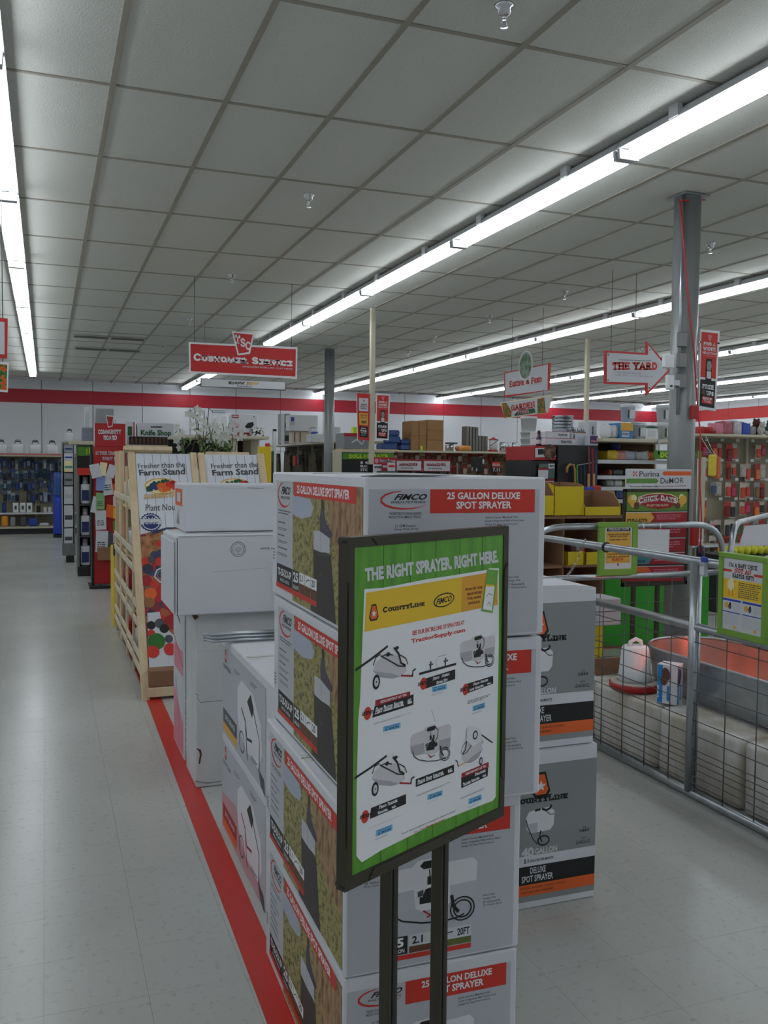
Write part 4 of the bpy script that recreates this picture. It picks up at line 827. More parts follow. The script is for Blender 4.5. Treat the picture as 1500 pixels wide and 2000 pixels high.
# ================================================================== WOODEN PLANT FOOD DISPLAY (leans back)
def plant_display():
    t = thing('display_rack', 'pale wooden crate display rack with farm stand plant food picture boards', 'display', (.6, 6.38, 0))
    lean = Vector((0, 1.07, 1.74)); L = lean.length; v = lean.normalized(); nrm = Vector((1, 0, 0)).cross(v)
    M = Matrix(((1, 0, v.x, 0), (0, -nrm.y, v.y, 0), (0, -nrm.z, v.z, 0), (0, 0, 0, 1)))   # x, thickness(back), along
    fx = lambda x, y: 0
    f0 = Face((.6, 6.38, 0), (1, 0, 0), v, None)
    def U(x, y): return f0.q(x, y)[0]
    H = L
    def post(u0, u1, y0=0., y1=.04, a=0, b=H): MB().cbox(u0, u1, y0, y1, a, b, wood_m, .004, M=M).build('post', t)
    uL = U(262, 880)
    post(.012, .068); 
    bl1, br1 = .072, U(372, 900); bl2, br2 = U(401, 900), U(503, 900)
    post(br1+.002, br1+.055); post(bl2-.055, bl2-.002); post(br2+.002, br2+.06)
    for k, (a, b, nm) in enumerate(((bl1, br1, 0), (bl2, br2, 1))):
        MB().cbox(a, b, .012, .03, .2, H-.01, LGREY, .002, M=M).build('picture_board', t)
        MB().cbox(a-.01, b+.01, .0, .22, .09, .2, kraft, .003, M=Matrix.Identity(4)).build('base_carton', t)
    MB().cbox(.045, br2+.06, -.012, .012, .02, .085, wood_m, .003).build('bottom_rail', t)
    MB().cbox(-.02, .36, -.02, .03, H+.002, H+.04, wood_m, .003, M=M).build('top_rail', t); MB().cbox(bl2+.02, br2-.05, .05, .09, H-.0, H+.04, wood_m, .003, M=M).build('top_rail', t)
    # pictures
    k1 = crop(180, 780, 3.947)
    f = Face(Vector((.6, 6.38, 0))+(M.to_3x3()@Vector((0, .0115, 0))), (1, 0, 0), v, t, px=k1, eps=.0007)
    sm = ink('plank_white', (218, 222, 232))
    def art(dx, dy, full):
        q = lambda pts: [(a+dx, b+dy) for a, b in pts]
        a0, a1 = (bl1, br1) if full else (bl2, br2)
        f.to('printed_planks').poly([(a0, .2), (a1, .2), (a1, H-.012), (a0, H-.012)], sm, False)
        for i in range(1, 7): x = a0+(a1-a0)*i/6.6; f.line([(x, 1.35), (x+.003, 1.7), (x, H-.02)], .0035, MGREY, False)
        f.to('lettering').text('Fresher than the', q([(355, 535), (716, 525), (714, 480), (350, 498)]), DGREY, .01); f.text('Farm Stand', q([(365, 590), (716, 580), (716, 528), (358, 545)]), NAVY if 0 else DGREY, .03)
        f.to('oval_emblem').ell(q([(540, 670)])[0], .135, .075, GOLD, True, 28); f.ell(q([(540, 672)])[0], .125, .068, CREAM, True, 28)
        for (x, y, r, m) in [(440, 690, .026, FOREST), (470, 670, .03, NAVY), (505, 655, .02, FOREST), (545, 680, .048, ORANGE), (585, 640, .02, FOREST), (600, 660, .034, RED), (640, 680, .03, RED), (545, 635, .018, FOREST), (455, 700, .014, NAVY), (478, 645, .014, NAVY), (490, 690, .016, NAVY), (515, 640, .012, FOREST), (565, 628, .014, FOREST), (620, 645, .02, DRED), (585, 695, .022, ORANGE), (655, 660, .018, FOREST), (430, 705, .012, FOREST), (530, 700, .02, ink('peach', (224, 130, 70)))]: f.ell(q([(x, y)])[0], r, r*1.0, m, True, 12)
        f.to('lettering').slab('INCREDIBLE EDIBLES', q([(395, 775), (720, 745), (715, 705), (400, 735)]), GOLD, .2)
    art(0, 0, True); art(563, 0, False)
    f.to('lettering').text('Plant Nourishment', [(412, 862), (840, 850), (840, 800), (412, 812)], DGREY, .01)
    BER = ramp_mat('printed_berries', [(.1, (150, 22, 26)), (.3, (196, 40, 36)), (.45, (50, 50, 70)), (.62, (70, 74, 100)), (.8, (170, 110, 60)), (.95, (190, 30, 30))], 16, .5, vor=True)
    f.to('photo_print').poly([(bl1, .22), (br1, .22), (br1, 1.36), (bl1+.2, 1.36), (bl1, 1.30)], BER, False)
    f.poly([(bl1, 1.28), (bl1+.1, 1.3), (br1, 1.4), (br1, 1.24), (bl1+.2, 1.14), (bl1, 1.1)], ramp_mat('printed_crust', [(.3, (110, 64, 40)), (.5, (160, 104, 62)), (.7, (186, 130, 84))], 22, .5), False); f.poly([(bl1+.22, .22), (br1, .22), (br1, .95), (bl1+.2, .9)], ink('jam', (110, 26, 34)), False)
    k2 = crop(180, 1000, 3.947); f.px = k2
    f.poly([(425, 780), (520, 770), (540, 870), (640, 960), (645, 1220), (440, 1220)], LGREY)
    for (x, y, r, m) in [(515, 245, .026, RED), (550, 240, .03, RED), (480, 330, .03, ink('berry_blue', (62, 66, 92))), (530, 320, .034, ink('berry_blue', (62, 66, 92))), (410, 380, .032, RED), (455, 370, .028, DGREY), (520, 385, .034, RED), (430, 440, .04, ink('berry_dark', (44, 48, 66))), (415, 530, .045, DRED), (480, 560, .03, RED), (450, 630, .045, ORANGE), (440, 700, .04, ink('crust', (150, 96, 56))), (600, 700, .06, DRED), (610, 850, .055, DRED), (455, 875, .032, BLACK), (520, 860, .036, DGREY), (555, 900, .034, BLACK), (455, 940, .03, RED), (495, 1000, .062, ink('leaf_green', (40, 110, 34))), (470, 1080, .045, RED), (600, 1060, .045, ink('strawberry', (206, 44, 40))), (590, 980, .03, DGREY)]: f.ell((x, y), r, r*1.05, m, True, 14)
    f.line([(560, 420), (500, 450), (480, 500), (520, 540), (620, 560)], .012, LGREY); f.line([(560, 440), (510, 465), (500, 500), (540, 525), (620, 545)], .005, MGREY)
    a = f.q(452, 80); f.to('round_stamp'); n = 22
    f.poly([(a[0]+(.083 if i % 2 else .075)*math.cos(PI*i/n), a[1]+(.083 if i % 2 else .075)*math.sin(PI*i/n)) for i in range(2*n)], NAVY, False); f.ell(a, .068, .068, LGREY, n=24); f.ell(a, .06, .06, NAVY, n=24); f.poly([(a[0]-.078, a[1]-.02), (a[0]+.078, a[1]-.02), (a[0]+.078, a[1]+.026), (a[0]-.078, a[1]+.026)], LGREY, False)
    f.box_text('GMO', a[0]-.055, a[1]+.004, a[0]+.055, a[1]+.045, LGREY, .04, True, .2); f.box_text('FREE', a[0]-.055, a[1]-.035, a[0]+.055, a[1]-.002, NAVY, .04, True, .2); f.done()
    # side frame: far posts and slats
    slat_m = mat('whitewashed_slat', (216, 204, 180), .6, 0, .08, 10)
    for y1_, top in ((2.3, 2.75), (2.85, 2.9)):
        MB().cbox(.04, .085, y1_, y1_+.06, 0, 1.76, wood_m, .004).build('post', t)
    for k, z in enumerate((1.32, .93, .80, .55, .42, .2, .1)):
        y0 = z*1.07/1.74+.04
        MB().cbox(.03, .045, y0, 2.9, z, z+.05, slat_m, .003).build('slat', t)
    for k, z in enumerate((1.28, .88, .5, .12)):
        y0 = z*1.07/1.74+.1; MB().cbox(.05, .9, y0, 2.85, z-.02, z, wood_m, .003).build('shelf', t)
    for y in (.9, 1.5, 2.1): MB().cbox(.03, .05, y, y+.04, .02, .02+min(1.6, (y-.04)*1.5), wood_m, .003).build('slat_upright', t)
    # hanging-sack merchandise on the shelves
    bagm = mat('white_film_bag', (216, 214, 226), .35, 0, .1, 9, .3)
    for i, (y, z, c, lb) in enumerate([(1.05, .5, bagm, 'crumpled white plastic bag on the middle shelf of the wooden rack'), (1.1, .12, bagm, 'crumpled white plastic bag on the low shelf of the wooden rack'), (2.2, .5, redm, 'red bag at the middle of the wooden rack'), (1.6, .88, bagm, 'white bag on the upper shelf of the wooden rack'), (2.4, 1.28, carton_white, 'white sack standing at the top of the wooden rack'), (1.9, .12, redm, 'red bag low in the wooden rack')]):
        b = MB().cbox(-.05, .3, -.16, .16, 0, .2, c, .06, 3, smooth=True)
        rnd = random.Random(i); b.v = [(x+rnd.uniform(-.012, .012), yy+rnd.uniform(-.015, .015), max(0, zz+rnd.uniform(-.012, .012)) if zz > .02 else zz) for x, yy, zz in b.v]
        tag(b.build('bag', loc=(.72, 6.38+y, z)), lb, 'bag')
plant_display()
# orchids behind the rack
leafm = ramp_mat('orchid_green', [(.3, (84, 112, 60)), (.6, (126, 150, 96)), (.8, (160, 176, 130))], 14, .5); petal = mat('white_petal', (206, 209, 204), .5, 0, .04, 8)
stemm = mat('dark_stem', (70, 78, 52), .6)
for k, (px_, zt, yy) in enumerate([(352, 822, 9.9), (383, 795, 10.15), (415, 812, 10.4), (440, 822, 10.65)]):
    base = P(px_+12, 905, Y=yy); top = P(px_, zt, Y=yy); t = thing('orchid_plant', ['white flowering orchid, leftmost of the plants behind the wooden display', 'tallest white orchid behind the wooden display', 'white orchid right of the tallest one behind the display', 'white orchid at the right of the plants behind the display'][k], 'plant', (base.x, yy, 0), 0, 'orchids behind the wooden display')
    MB().lathe([(.0, 1.42), (.07, 1.42), (.09, 1.58), (.08, 1.58), (0, 1.56)], plastic_w, n=12).build('pot', t); MB().lathe([(0, 0), (.12, 0), (.04, .04), (.03, 1.42), (0, 1.42)], steel, n=10).build('plant_stand', t)
    rnd = random.Random(k+3); H_ = top.z
    for i in range(5):
        a = rnd.uniform(-.14, .16); b = rnd.uniform(-.1, .1); h = H_-rnd.uniform(0, .22)
        MB().tube([(0, 0, 1.55), (a*.5, b*.5, 1.55+(h-1.55)*.5), (a, b, h), (a*1.7, b, h-.05)], .0045, stemm, 5).build('stem', t)
        lf = MB()
        for q in range(4):
            ang = rnd.uniform(0, 6.28); zz = rnd.uniform(1.56, 1.56+(h-1.56)*.6); l = rnd.uniform(.1, .2); d = Vector((math.cos(ang), math.sin(ang), 0)); s = Vector((-d.y, d.x, 0))*.022; o = Vector((a*.3, b*.3, zz))
            lf.add([o, o+d*l*.5+s+Vector((0, 0, .07)), o+d*l+Vector((0, 0, .05)), o+d*l*.5-s+Vector((0, 0, .07))], [(0, 1, 2, 3)], leafm)
        lf.build('leaves', t)
        fb = MB()
        for q in range(3):
            c = Vector((a*(1+.2*q)+rnd.uniform(-.05, .05), b-.02, h-.05*q+rnd.uniform(-.03, .03)))
            for j in range(5):
                an = 2*PI*j/5+rnd.random(); d = Vector((math.cos(an), -.15, math.sin(an))); s = Vector((-d.z, 0, d.x))*.018
                fb.add([c, c+d*.026+s, c+d*.048, c+d*.026-s], [(0, 1, 2, 3)], petal)
        if i < 3: fb.build('blossoms', t)

# ================================================================== PEN
PX = 3.02
t = thing('livestock_panel', 'galvanised pipe and wire livestock panel running along the pen front', 'fence', (PX, 1.8, 0)); R_ = .0225
E_ = 5.24-1.8
MB().tube(bend([(0, -.3, 1.19), (0, E_, 1.19), (0, E_, .02)], .2), R_, steel, 12).build('top_rail', t)
MB().cyl((0, -.3, .862), (0, E_, .862), R_, steel).build('middle_rail', t); MB().cyl((0, -.3, .024), (0, E_, .024), .024, steel).build('bottom_rail', t)
MB().cyl((0, 1.83, .03), (0, 1.83, 1.18), .029, steel, n=14).build('upright', t)
for k in range(20): y = .17+.2022*k-.0; MB().cyl((-.012, y, .03), (-.012, y, .86), .0028, wire_m, n=6).build('vertical_wire', t) if y < E_ else 0
for z in (.79, .64, .55, .485, .40, .325, .253, .221, .189, .156, .12, .085, .06): MB().cyl((-.016, -.3, z), (-.016, E_, z), .0024, wire_m, n=6).build('horizontal_wire', t)
for y in (2.6, 1.1, .45): MB().lathe([(.026, -.004), (.031, -.004), (.031, .004), (.026, .004)], blackm, n=12).build('cable_tie', t).matrix_local = Matrix.Translation((0, y, .024 if y != 2.6 else 1.19))@Matrix.Rotation(PI/2, 4, 'X')
BY = 5.3; BZ = P(1280, 1026, Y=BY).z
t = thing('livestock_panel', 'galvanised livestock panel closing the pen in front of the chick days sign', 'fence', (3.02, BY, 0)); XR = P(1412, 1100, Y=BY).x-3.02
zb2 = P(1170, 1127, Y=BY).z
MB().tube(bend([(0, 0, 0.03), (0, 0, BZ), (XR, 0, BZ), (XR, 0, .03)], .26, 7), R_, steel, 12).build('top_rail', t)
MB().cyl((0, 0, zb2), (XR, 0, zb2), R_*.9, steel).build('middle_rail', t); MB().cyl((0, 0, .05), (XR, 0, .05), R_*.9, steel).build('bottom_rail', t)
for k in range(int(XR/.2)): MB().cyl((.17+.2*k, -.01, .05), (.17+.2*k, -.01, zb2), .0026, wire_m, n=5).build('vertical_wire', t)
for z in (.7, .58, .48, .4, .33, .26, .2, .15): MB().cyl((0, -.014, z), (XR, -.014, z), .0024, wire_m, n=5).build('horizontal_wire', t)
spring = MB()
for k in range(7): spring.cyl((XR-.014, -.026, .9+.04*k-.1), (XR+.014, -.026, .91+.04*k-.1), .006, chrome, n=6)
spring.build('coil_spring', t)
ox = 3.02+XR+.05
t = thing('livestock_panel', 'galvanised livestock panel receding to the right behind the baby chick sign', 'fence', (ox, BY-.02, 0), math.atan2(.795, 1.03))
MB().tube(bend([(0, 0, .03), (0, 0, 1.243), (3, 0, 1.243)], .3, 7), R_, steel, 12).build('top_rail', t); MB().cyl((0, 0, .86), (3, 0, .86), R_*.9, steel).build('middle_rail', t); MB().cyl((0, 0, .05), (3, 0, .05), R_*.9, steel).build('bottom_rail', t)
for k in range(14): MB().cyl((.17+.2*k, 0, .05), (.17+.2*k, 0, .86), .0026, wire_m, n=5).build('vertical_wire', t)
for z in (.7, .58, .48, .4, .33, .26, .2, .15): MB().cyl((0, 0, z), (3, 0, z), .0024, wire_m, n=5).build('horizontal_wire', t)
paper = mat('blank_paper', (214, 216, 222), .7, 0, .02)
t, f = board('paper_sheet', 'blank white sheet hung on the pen rail before the chick days sign', 'paper', [(1244, 1034), (1308, 1034), (1306, 1085), (1244, 1083)], dict(Y=BY-.035), .002, paper); 
MB().cyl(P(1290, 1033, Y=BY-.03)-t.location, P(1290, 1022, Y=BY-.03)-t.location, .003, WHITE, n=5).cyl(P(1258, 1033, Y=BY-.03)-t.location, P(1256, 1022, Y=BY-.03)-t.location, .003, WHITE, n=5).build('tie', t)
t, f = board('paper_sheet', 'blank white sheet hung on the receding pen rail at the right edge', 'paper', [(1455, 1027), (1520, 1022), (1520, 1063), (1443, 1067)], dict(Y=5.42), .002, paper)
# framed pen signs
def pen_sign(label, quad, Y, rot_pts=None): 
    tl_, tr_, br_, bl_ = quad
    p = [P(x, y, **Y) for x, y in quad]; a, b = p[3], p[2]; u = Vector((b.x-a.x, b.y-a.y, 0)); u.normalize(); return p, u
def framed(label, A, B, z0, z1, px, art, th=.03, gfw=.045):
    """vertical framed sign from A to B on the floor plan"""
    u = (B-A).normalized(); W = (B-A).length; ang = math.atan2(u.y, u.x); t = thing('pen_sign', label, 'sign', (A.x, A.y, z0), ang); H_ = z1-z0; gm = mat('lime_frame', (122, 164, 62), .5, 0, .03)
    for nm, q in (('frame_rail', (0, W, 0, gfw)), ('frame_rail', (0, W, H_-gfw*.8, H_)), ('frame_stile', (0, gfw, gfw, H_-gfw*.8)), ('frame_stile', (W-gfw, W, gfw, H_-gfw*.8))):
        MB().cbox(q[0], q[1], 0, th, q[2], q[3], gm, .003).build(nm, t)
    MB().box(gfw, W-gfw, .008, th-.002, gfw, H_-gfw*.8, blackm).build('backing', t)
    f = Face(Vector((A.x, A.y, z0))+Vector((-u.y, u.x, 0))*.0075, u, (0, 0, 1), t, eps=.0004, px=px); art(f, W, H_, gfw); f.done(); return t
def art1(f, W, H_, g):
    f.to('white_sheet').rect(g, g, W-g, H_-g*.8, LGREY); a, b = g+.012, W-g-.012; f.to('yellow_sheet').rect(a, g+.04, b, H_-g*.8-.03, GOLD); c = lambda y: H_*y
    T = lambda s, y, h, m, w_=.9, sl=True: f.to('lettering').box_text(s, a+(b-a)*(1-w_)/2, c(y), b-(b-a)*(1-w_)/2, c(y)+h, m, .03, sl, .22)
    f.to('black_bar').rect(a+.004, c(.83), b-.004, c(.885), ink('maroon', (96, 40, 24)) if 0 else BLACK); T('PURCHASE LIMITS', .842, .016, LGREY, .84)
    T('CHICKS AND DUCKS ARE', .755, .012, BLACK); T('BEING SOLD FOR', .715, .012, BLACK, .7); T('PURPOSES ONLY', .655, .012, BLACK, .74); T('MUST BE A MINIMUM OF', .52, .012, BLACK); T('6 BIRDS.', .455, .02, RED, .5); T('LIVE DUCK PURCHASES', .385, .012, BLACK); T('MUST BE A MINIMUM OF', .335, .012, BLACK); T('2 BIRDS.', .275, .02, RED, .5)
    f.rect(a+.01, c(.255), b-.01, c(.257), BROWN); tsc_shield(f.to('emblem'), (W/2, c(.2)), .022, .022, ' ', DRED)
def art2(f, W, H_, g):
    f.to('white_sheet').rect(g*.8, g*.8, W-g*.8, H_-g*.7, LGREY); a, b = g*.8+.006, W-g*.8-.006; c = lambda y: H_*y; Wd = b-a
    T = lambda s, x0, y, x1, h, m: f.to('lettering').box_text(s, a+Wd*x0, c(y), a+Wd*x1, c(y)+h, m, .03, True, .22)
    T("I'M A BABY CHICK", .14, .835, .86, .022, BLACK); T('NOT AN', .28, .765, .72, .028, RED); T('EASTER GIFT!', .24, .71, .78, .022, BLACK)
    f.to('arrow').poly([(a, c(.775)), (a+Wd*.18, c(.775)), (a+Wd*.24, c(.79)), (a+Wd*.18, c(.805)), (a, c(.805))], RED, False); f.poly([(b, c(.76)), (b-Wd*.18, c(.76)), (b-Wd*.24, c(.775)), (b-Wd*.18, c(.79)), (b, c(.79))], RED, False)
    f.to('yellow_panel').rect(a, c(.46), b, c(.69), YELLOW); f.to('chick_picture').ell((a+Wd*.2, c(.62)), .022, .028, CREAM); f.ell((a+Wd*.22, c(.668)), .015, .016, CREAM); f.poly([(a+Wd*.28, c(.67)), (a+Wd*.33, c(.662)), (a+Wd*.28, c(.655))], ORANGE, False)
    for x in (.16, .25): f.line([(a+Wd*x, c(.57)), (a+Wd*x, c(.5)), (a+Wd*(x+.04), c(.49))], .004, ORANGE, False)
    f.to('fine_print').greek(a+Wd*.4, c(.48), b-.01, c(.67), 8, DGREY, 1)
    for i in range(2):
        x0 = a+Wd*(.0+.51*i); x1 = x0+Wd*.47; f.to('blue_bar').rect(x0, c(.425), x1, c(.45), BLUE); f.rect(x0, c(.285), x1, c(.297), BLUE); f.to('duck_picture').ell((x0+Wd*.1, c(.37)), .012, .014, GOLD); f.ell((x0+Wd*.19, c(.36)), .01, .013, DGREY); f.ell((x0+Wd*.2, c(.39)), .006, .008, BLACK)
        f.to('fine_print').greek(x0+Wd*.27, c(.32), x1, c(.41), 5, GREY, 2+i); f.greek(x0, c(.14), x1, c(.275), 8, GREY, 5+i); f.to('yellow_chick').ell((x0+Wd*.33, c(.12)), .01, .008, GOLD)
A = P(1171, 1070, Y=BY-.06); B = P(1246, 1070, Y=BY-.06); 
# sits on the far panel rail
zt = P(1205, 1020, Y=BY-.06).z; zb = P(1205, 1124, Y=BY-.06).z
framed('lime framed purchase limits sign on the far pen rail', Vector((A.x, A.y, 0)), Vector((B.x, B.y, 0)), zb, zt, ID, art1, .03, .045)
A = P(1401, 1160, X=2.955); A.z = 0; B = P(1497, 1160, X=2.955); B.z = 0
zt = P(1401, 1077, X=2.955).z; zb = P(1401, 1237, X=2.955).z
framed('lime framed baby chick easter notice on the near pen rail', A, B, zb, zt, ID, art2, .035, .03)
# bales
balem = ramp_mat('wrapped_bale_film', [(.25, (150, 140, 126)), (.45, (184, 176, 162)), (.6, (206, 204, 200)), (.8, (172, 164, 152))], 5, .35, 8, (1, 1, .4), bump=.5)
bn = ['nearest', 'second', 'third', 'farthest']
for col, (xa, xb) in enumerate(((3.10, 3.72), (3.74, 4.36))):
    for k, (ya, yb) in enumerate(((2.76, 3.36), (3.385, 4.0), (4.02, 4.62), (4.64, 5.14))):
        b = MB().cbox(xa, xb, ya, yb, 0.0, .362, balem, .035, 3, smooth=True); rnd = random.Random(k+9*col)
        b.v = [(x+rnd.uniform(-.004, .004), y+rnd.uniform(-.003, .003), z if z < .02 else min(z, .358)+rnd.uniform(-.004, .004)) for x, y, z in b.v]
        tag(b.build('wrapped_bale'), 'film-wrapped bale, %s of the %s in the pen' % (bn[k], ['row along the panel', 'back row under the tank']['01'.index(str(col))]), 'bale', 'wrapped bales in the pen')
# oval stock tank
def tank():
    cx, cy = 3.60, 3.78; t = thing('stock_tank', 'oval galvanised stock tank glowing red inside on the bales', 'tank', (cx, cy, .366)); hw, hl = .30, .78
    def oval(s, z, n=12):
        r = hw*s; o = []
        for i in range(n+1): a = PI*i/n; o.append(Vector((r*math.cos(a), hl-hw+r*math.sin(a), z)))
        for i in range(n+1): a = PI+PI*i/n; o.append(Vector((r*math.cos(a), -(hl-hw)+r*math.sin(a), z)))
        return o
    inner = mat('tank_inside', (176, 150, 140), .3, .6, .05, 10)
    b = MB().ring([oval(.88, 0), oval(.9, .012), oval(.91, .05), oval(.93, .06), oval(.94, .12), oval(.96, .13), oval(1, .235)], False, steel, True); b.build('tank_wall', t)
    MB().ring([oval(.985, .235), oval(.94, .13), oval(.91, .06), oval(.87, .01)], False, inner, True).add(oval(.87, .012), [tuple(range(26))], inner).build('inner_lining', t)
    pts = oval(1.0, .237); MB().tube(pts+[pts[0]], .009, steel, 8).build('rim', t)
    MB().add([Vector((v.x, v.y, .03)) for v in oval(.87, .03)], [tuple(range(26))], ramp_mat('wood_shavings', [(.3, (170, 130, 84)), (.6, (206, 172, 124)), (.8, (150, 108, 66))], 40, .9, bump=.5)).build('bedding', t, kind='stuff')
    # heat lamp out of view above the near end, giving the red glow
    h = thing('heat_lamp', 'red heat lamp hanging low over the stock tank', 'lamp', (cx+.02, cy-.68, .98))
    return t
tank()
bl = bpy.data.objects['heat_lamp']; bl['label'] = 'red brooder heat lamp with metal shade hanging at the near end of the tank'
MB().lathe([(.03, .12), (.04, .1), (.12, .0), (.115, 0), (.035, .095)], foil, n=20).build('lamp_shade', bl); MB().lathe([(0, .02), (.035, .03), (.03, .07), (0, .1)], mat('red_bulb', (255, 60, 30), emit=3), n=12).build('bulb', bl)
MB().cyl((0, 0, .1), (0, 0, CH-.96), .004, blackm, n=6).build('cord', bl)
ld = bpy.data.lights.new('heat_light', 'SPOT'); ld.spot_size = 1.1; ld.spot_blend = .6; ld.color = (1, .12, .06); ld.energy = 20; ld.shadow_soft_size = .03; lo = bpy.data.objects.new('heat_light', ld); C.objects.link(lo); lo.parent = bl; lo.location = (0, .02, -.03); lo.rotation_euler = (math.radians(62), 0, 0)
# feeder
p = P(1240, 1351, Z=.366)
t = thing('chick_feeder', 'white jug chick waterer with a red base on the bales', 'waterer', (3.2, 4.35, .366))
MB().lathe([(0, 0), (.135, 0), (.145, .012), (.145, .04), (.138, .04), (.13, .02), (0, .02)], redm, n=28).build('base', t)
ring = MB().lathe([(.13, .02), (.138, .045), (.1, .05), (.1, .03)], mat('feed_grille', (190, 180, 172), .6, 0, .1, 30), n=28); ring.build('drinking_rim', t)
MB().lathe([(0, .045), (.098, .05), (.092, .09), (.078, .23), (.07, .25), (0, .255)], plastic_w, n=28).build('jug', t); MB().tube([(-.04, 0, .245), (-.035, 0, .275), (0, 0, .29), (.035, 0, .275), (.04, 0, .245)], .012, plastic_w, 8).build('handle', t)
# blue and white carton with pictures
t = thing('waterer_carton', 'blue and white printed carton standing on the bales before the tank', 'box', (3.185, 3.955, .366), .6)
W_, D_, H_ = .1, .11, .215; MB().cbox(0, W_, 0, D_, 0, H_, carton_white, .002).build('carton', t)
for o, u, w_ in (((0, -.0005, 0), (1, 0, 0), W_), ((-.0005, D_, 0), (0, -1, 0), D_)):
    M = Matrix.Rotation(.6, 4, 'Z'); f = Face(t.location+M@Vector(o), M@Vector(u), (0, 0, 1), t, eps=.0004); bb = ink('bright_blue', (36, 132, 206))
    f.to('blue_band').rect(.003, .004, w_*.28, H_-.004, bb); f.rect(w_*.5, .02, w_*.62, .1, bb); f.to('picture').ell((w_*.45, .165), w_*.2, .035, ink('bird_brown', (104, 70, 62)), n=12, rot=.3); f.ell((w_*.35, .13), w_*.18, .03, ink('bird_brown', (104, 70, 62)), n=12)
    f.to('lettering').fit(slab('CAFE', .22), [(w_*.12, .03), (w_*.12, .1), (w_*.02, .1), (w_*.02, .03)][::-1], WHITE, False); f.done()
tag(MB().box(-.12, .12, -.01, .01, 0, .1, kraft).build('kraft_flap', loc=(3.3, 4.72, .364)), 'brown cardboard piece on the bales behind the waterer', 'cardboard')
tag(MB().lathe([(0, 0), (.13, 0), (.145, .03), (.135, .03), (.12, .01), (0, .01)], redm, n=24).build('red_dish', loc=(3.16+.05, 2.6, 0)), 'red dish on the floor inside the pen at the right edge', 'dish')
# chain and little bottles on the panels
ch = MB(); a = P(1143, 1055, X=PX-.03); b = P(1105, 1128, X=3.1)
ch_t = thing('chain', 'short steel chain hanging from the top pen rail', 'chain', a)
for k in range(14):
    c = (b-a)*(k/14)+Vector((0, 0, -.03*math.sin(PI*k/14))); d = Vector((.0, .012, -.004)) if k % 2 else Vector((0, 0, 0))
    m = MB(); m.tube([c+Vector((0, .004, .009)), c+Vector((.003*(k % 2), -.005, .003)), c+Vector((0, -.004, -.008)), c+Vector((0, .006, -.004)), c+Vector((0, .004, .009))], .002, steel, 5); m.build('chain_link', ch_t)
t = thing('sanitizer_bottle', 'small clear bottle with a blue cap strapped to the pen upright', 'bottle', P(1375, 1110, X=PX-.03)); MB().cbox(-.012, .012, -.02, .02, -.04, .03, clearp, .005).build('bottle', t); MB().cbox(-.01, .01, -.018, .018, .03, .055, BLUE, .004).build('cap', t); MB().box(-.013, -.0125, -.016, .016, -.03, .01, LGREY).build('label_sheet', t)
t = thing('sanitizer_bottle', 'pump bottle with a white top behind the top pen rail', 'bottle', (P(1368, 1080, Y=6.3).x, 6.3, 0))
zz = P(1368, 1060, Y=6.3).z; MB().lathe([(0, 0), (.15, 0), (.15, .02), (.02, .03), (.02, zz-.14), (.06, zz-.14), (0, zz-.135)], steel, n=12).build('stand', t); MB().lathe([(0, zz-.135), (.035, zz-.135), (.035, zz-.04), (.012, zz-.02), (0, zz-.02)], mat('navy_liquid', (40, 44, 70), .2), n=14).build('bottle', t); MB().cyl((0, 0, zz-.02), (0, 0, zz+.01), .007, plastic_w).cbox(-.035, .02, -.01, .01, zz+.01, zz+.025, plastic_w, .003).build('pump', t)

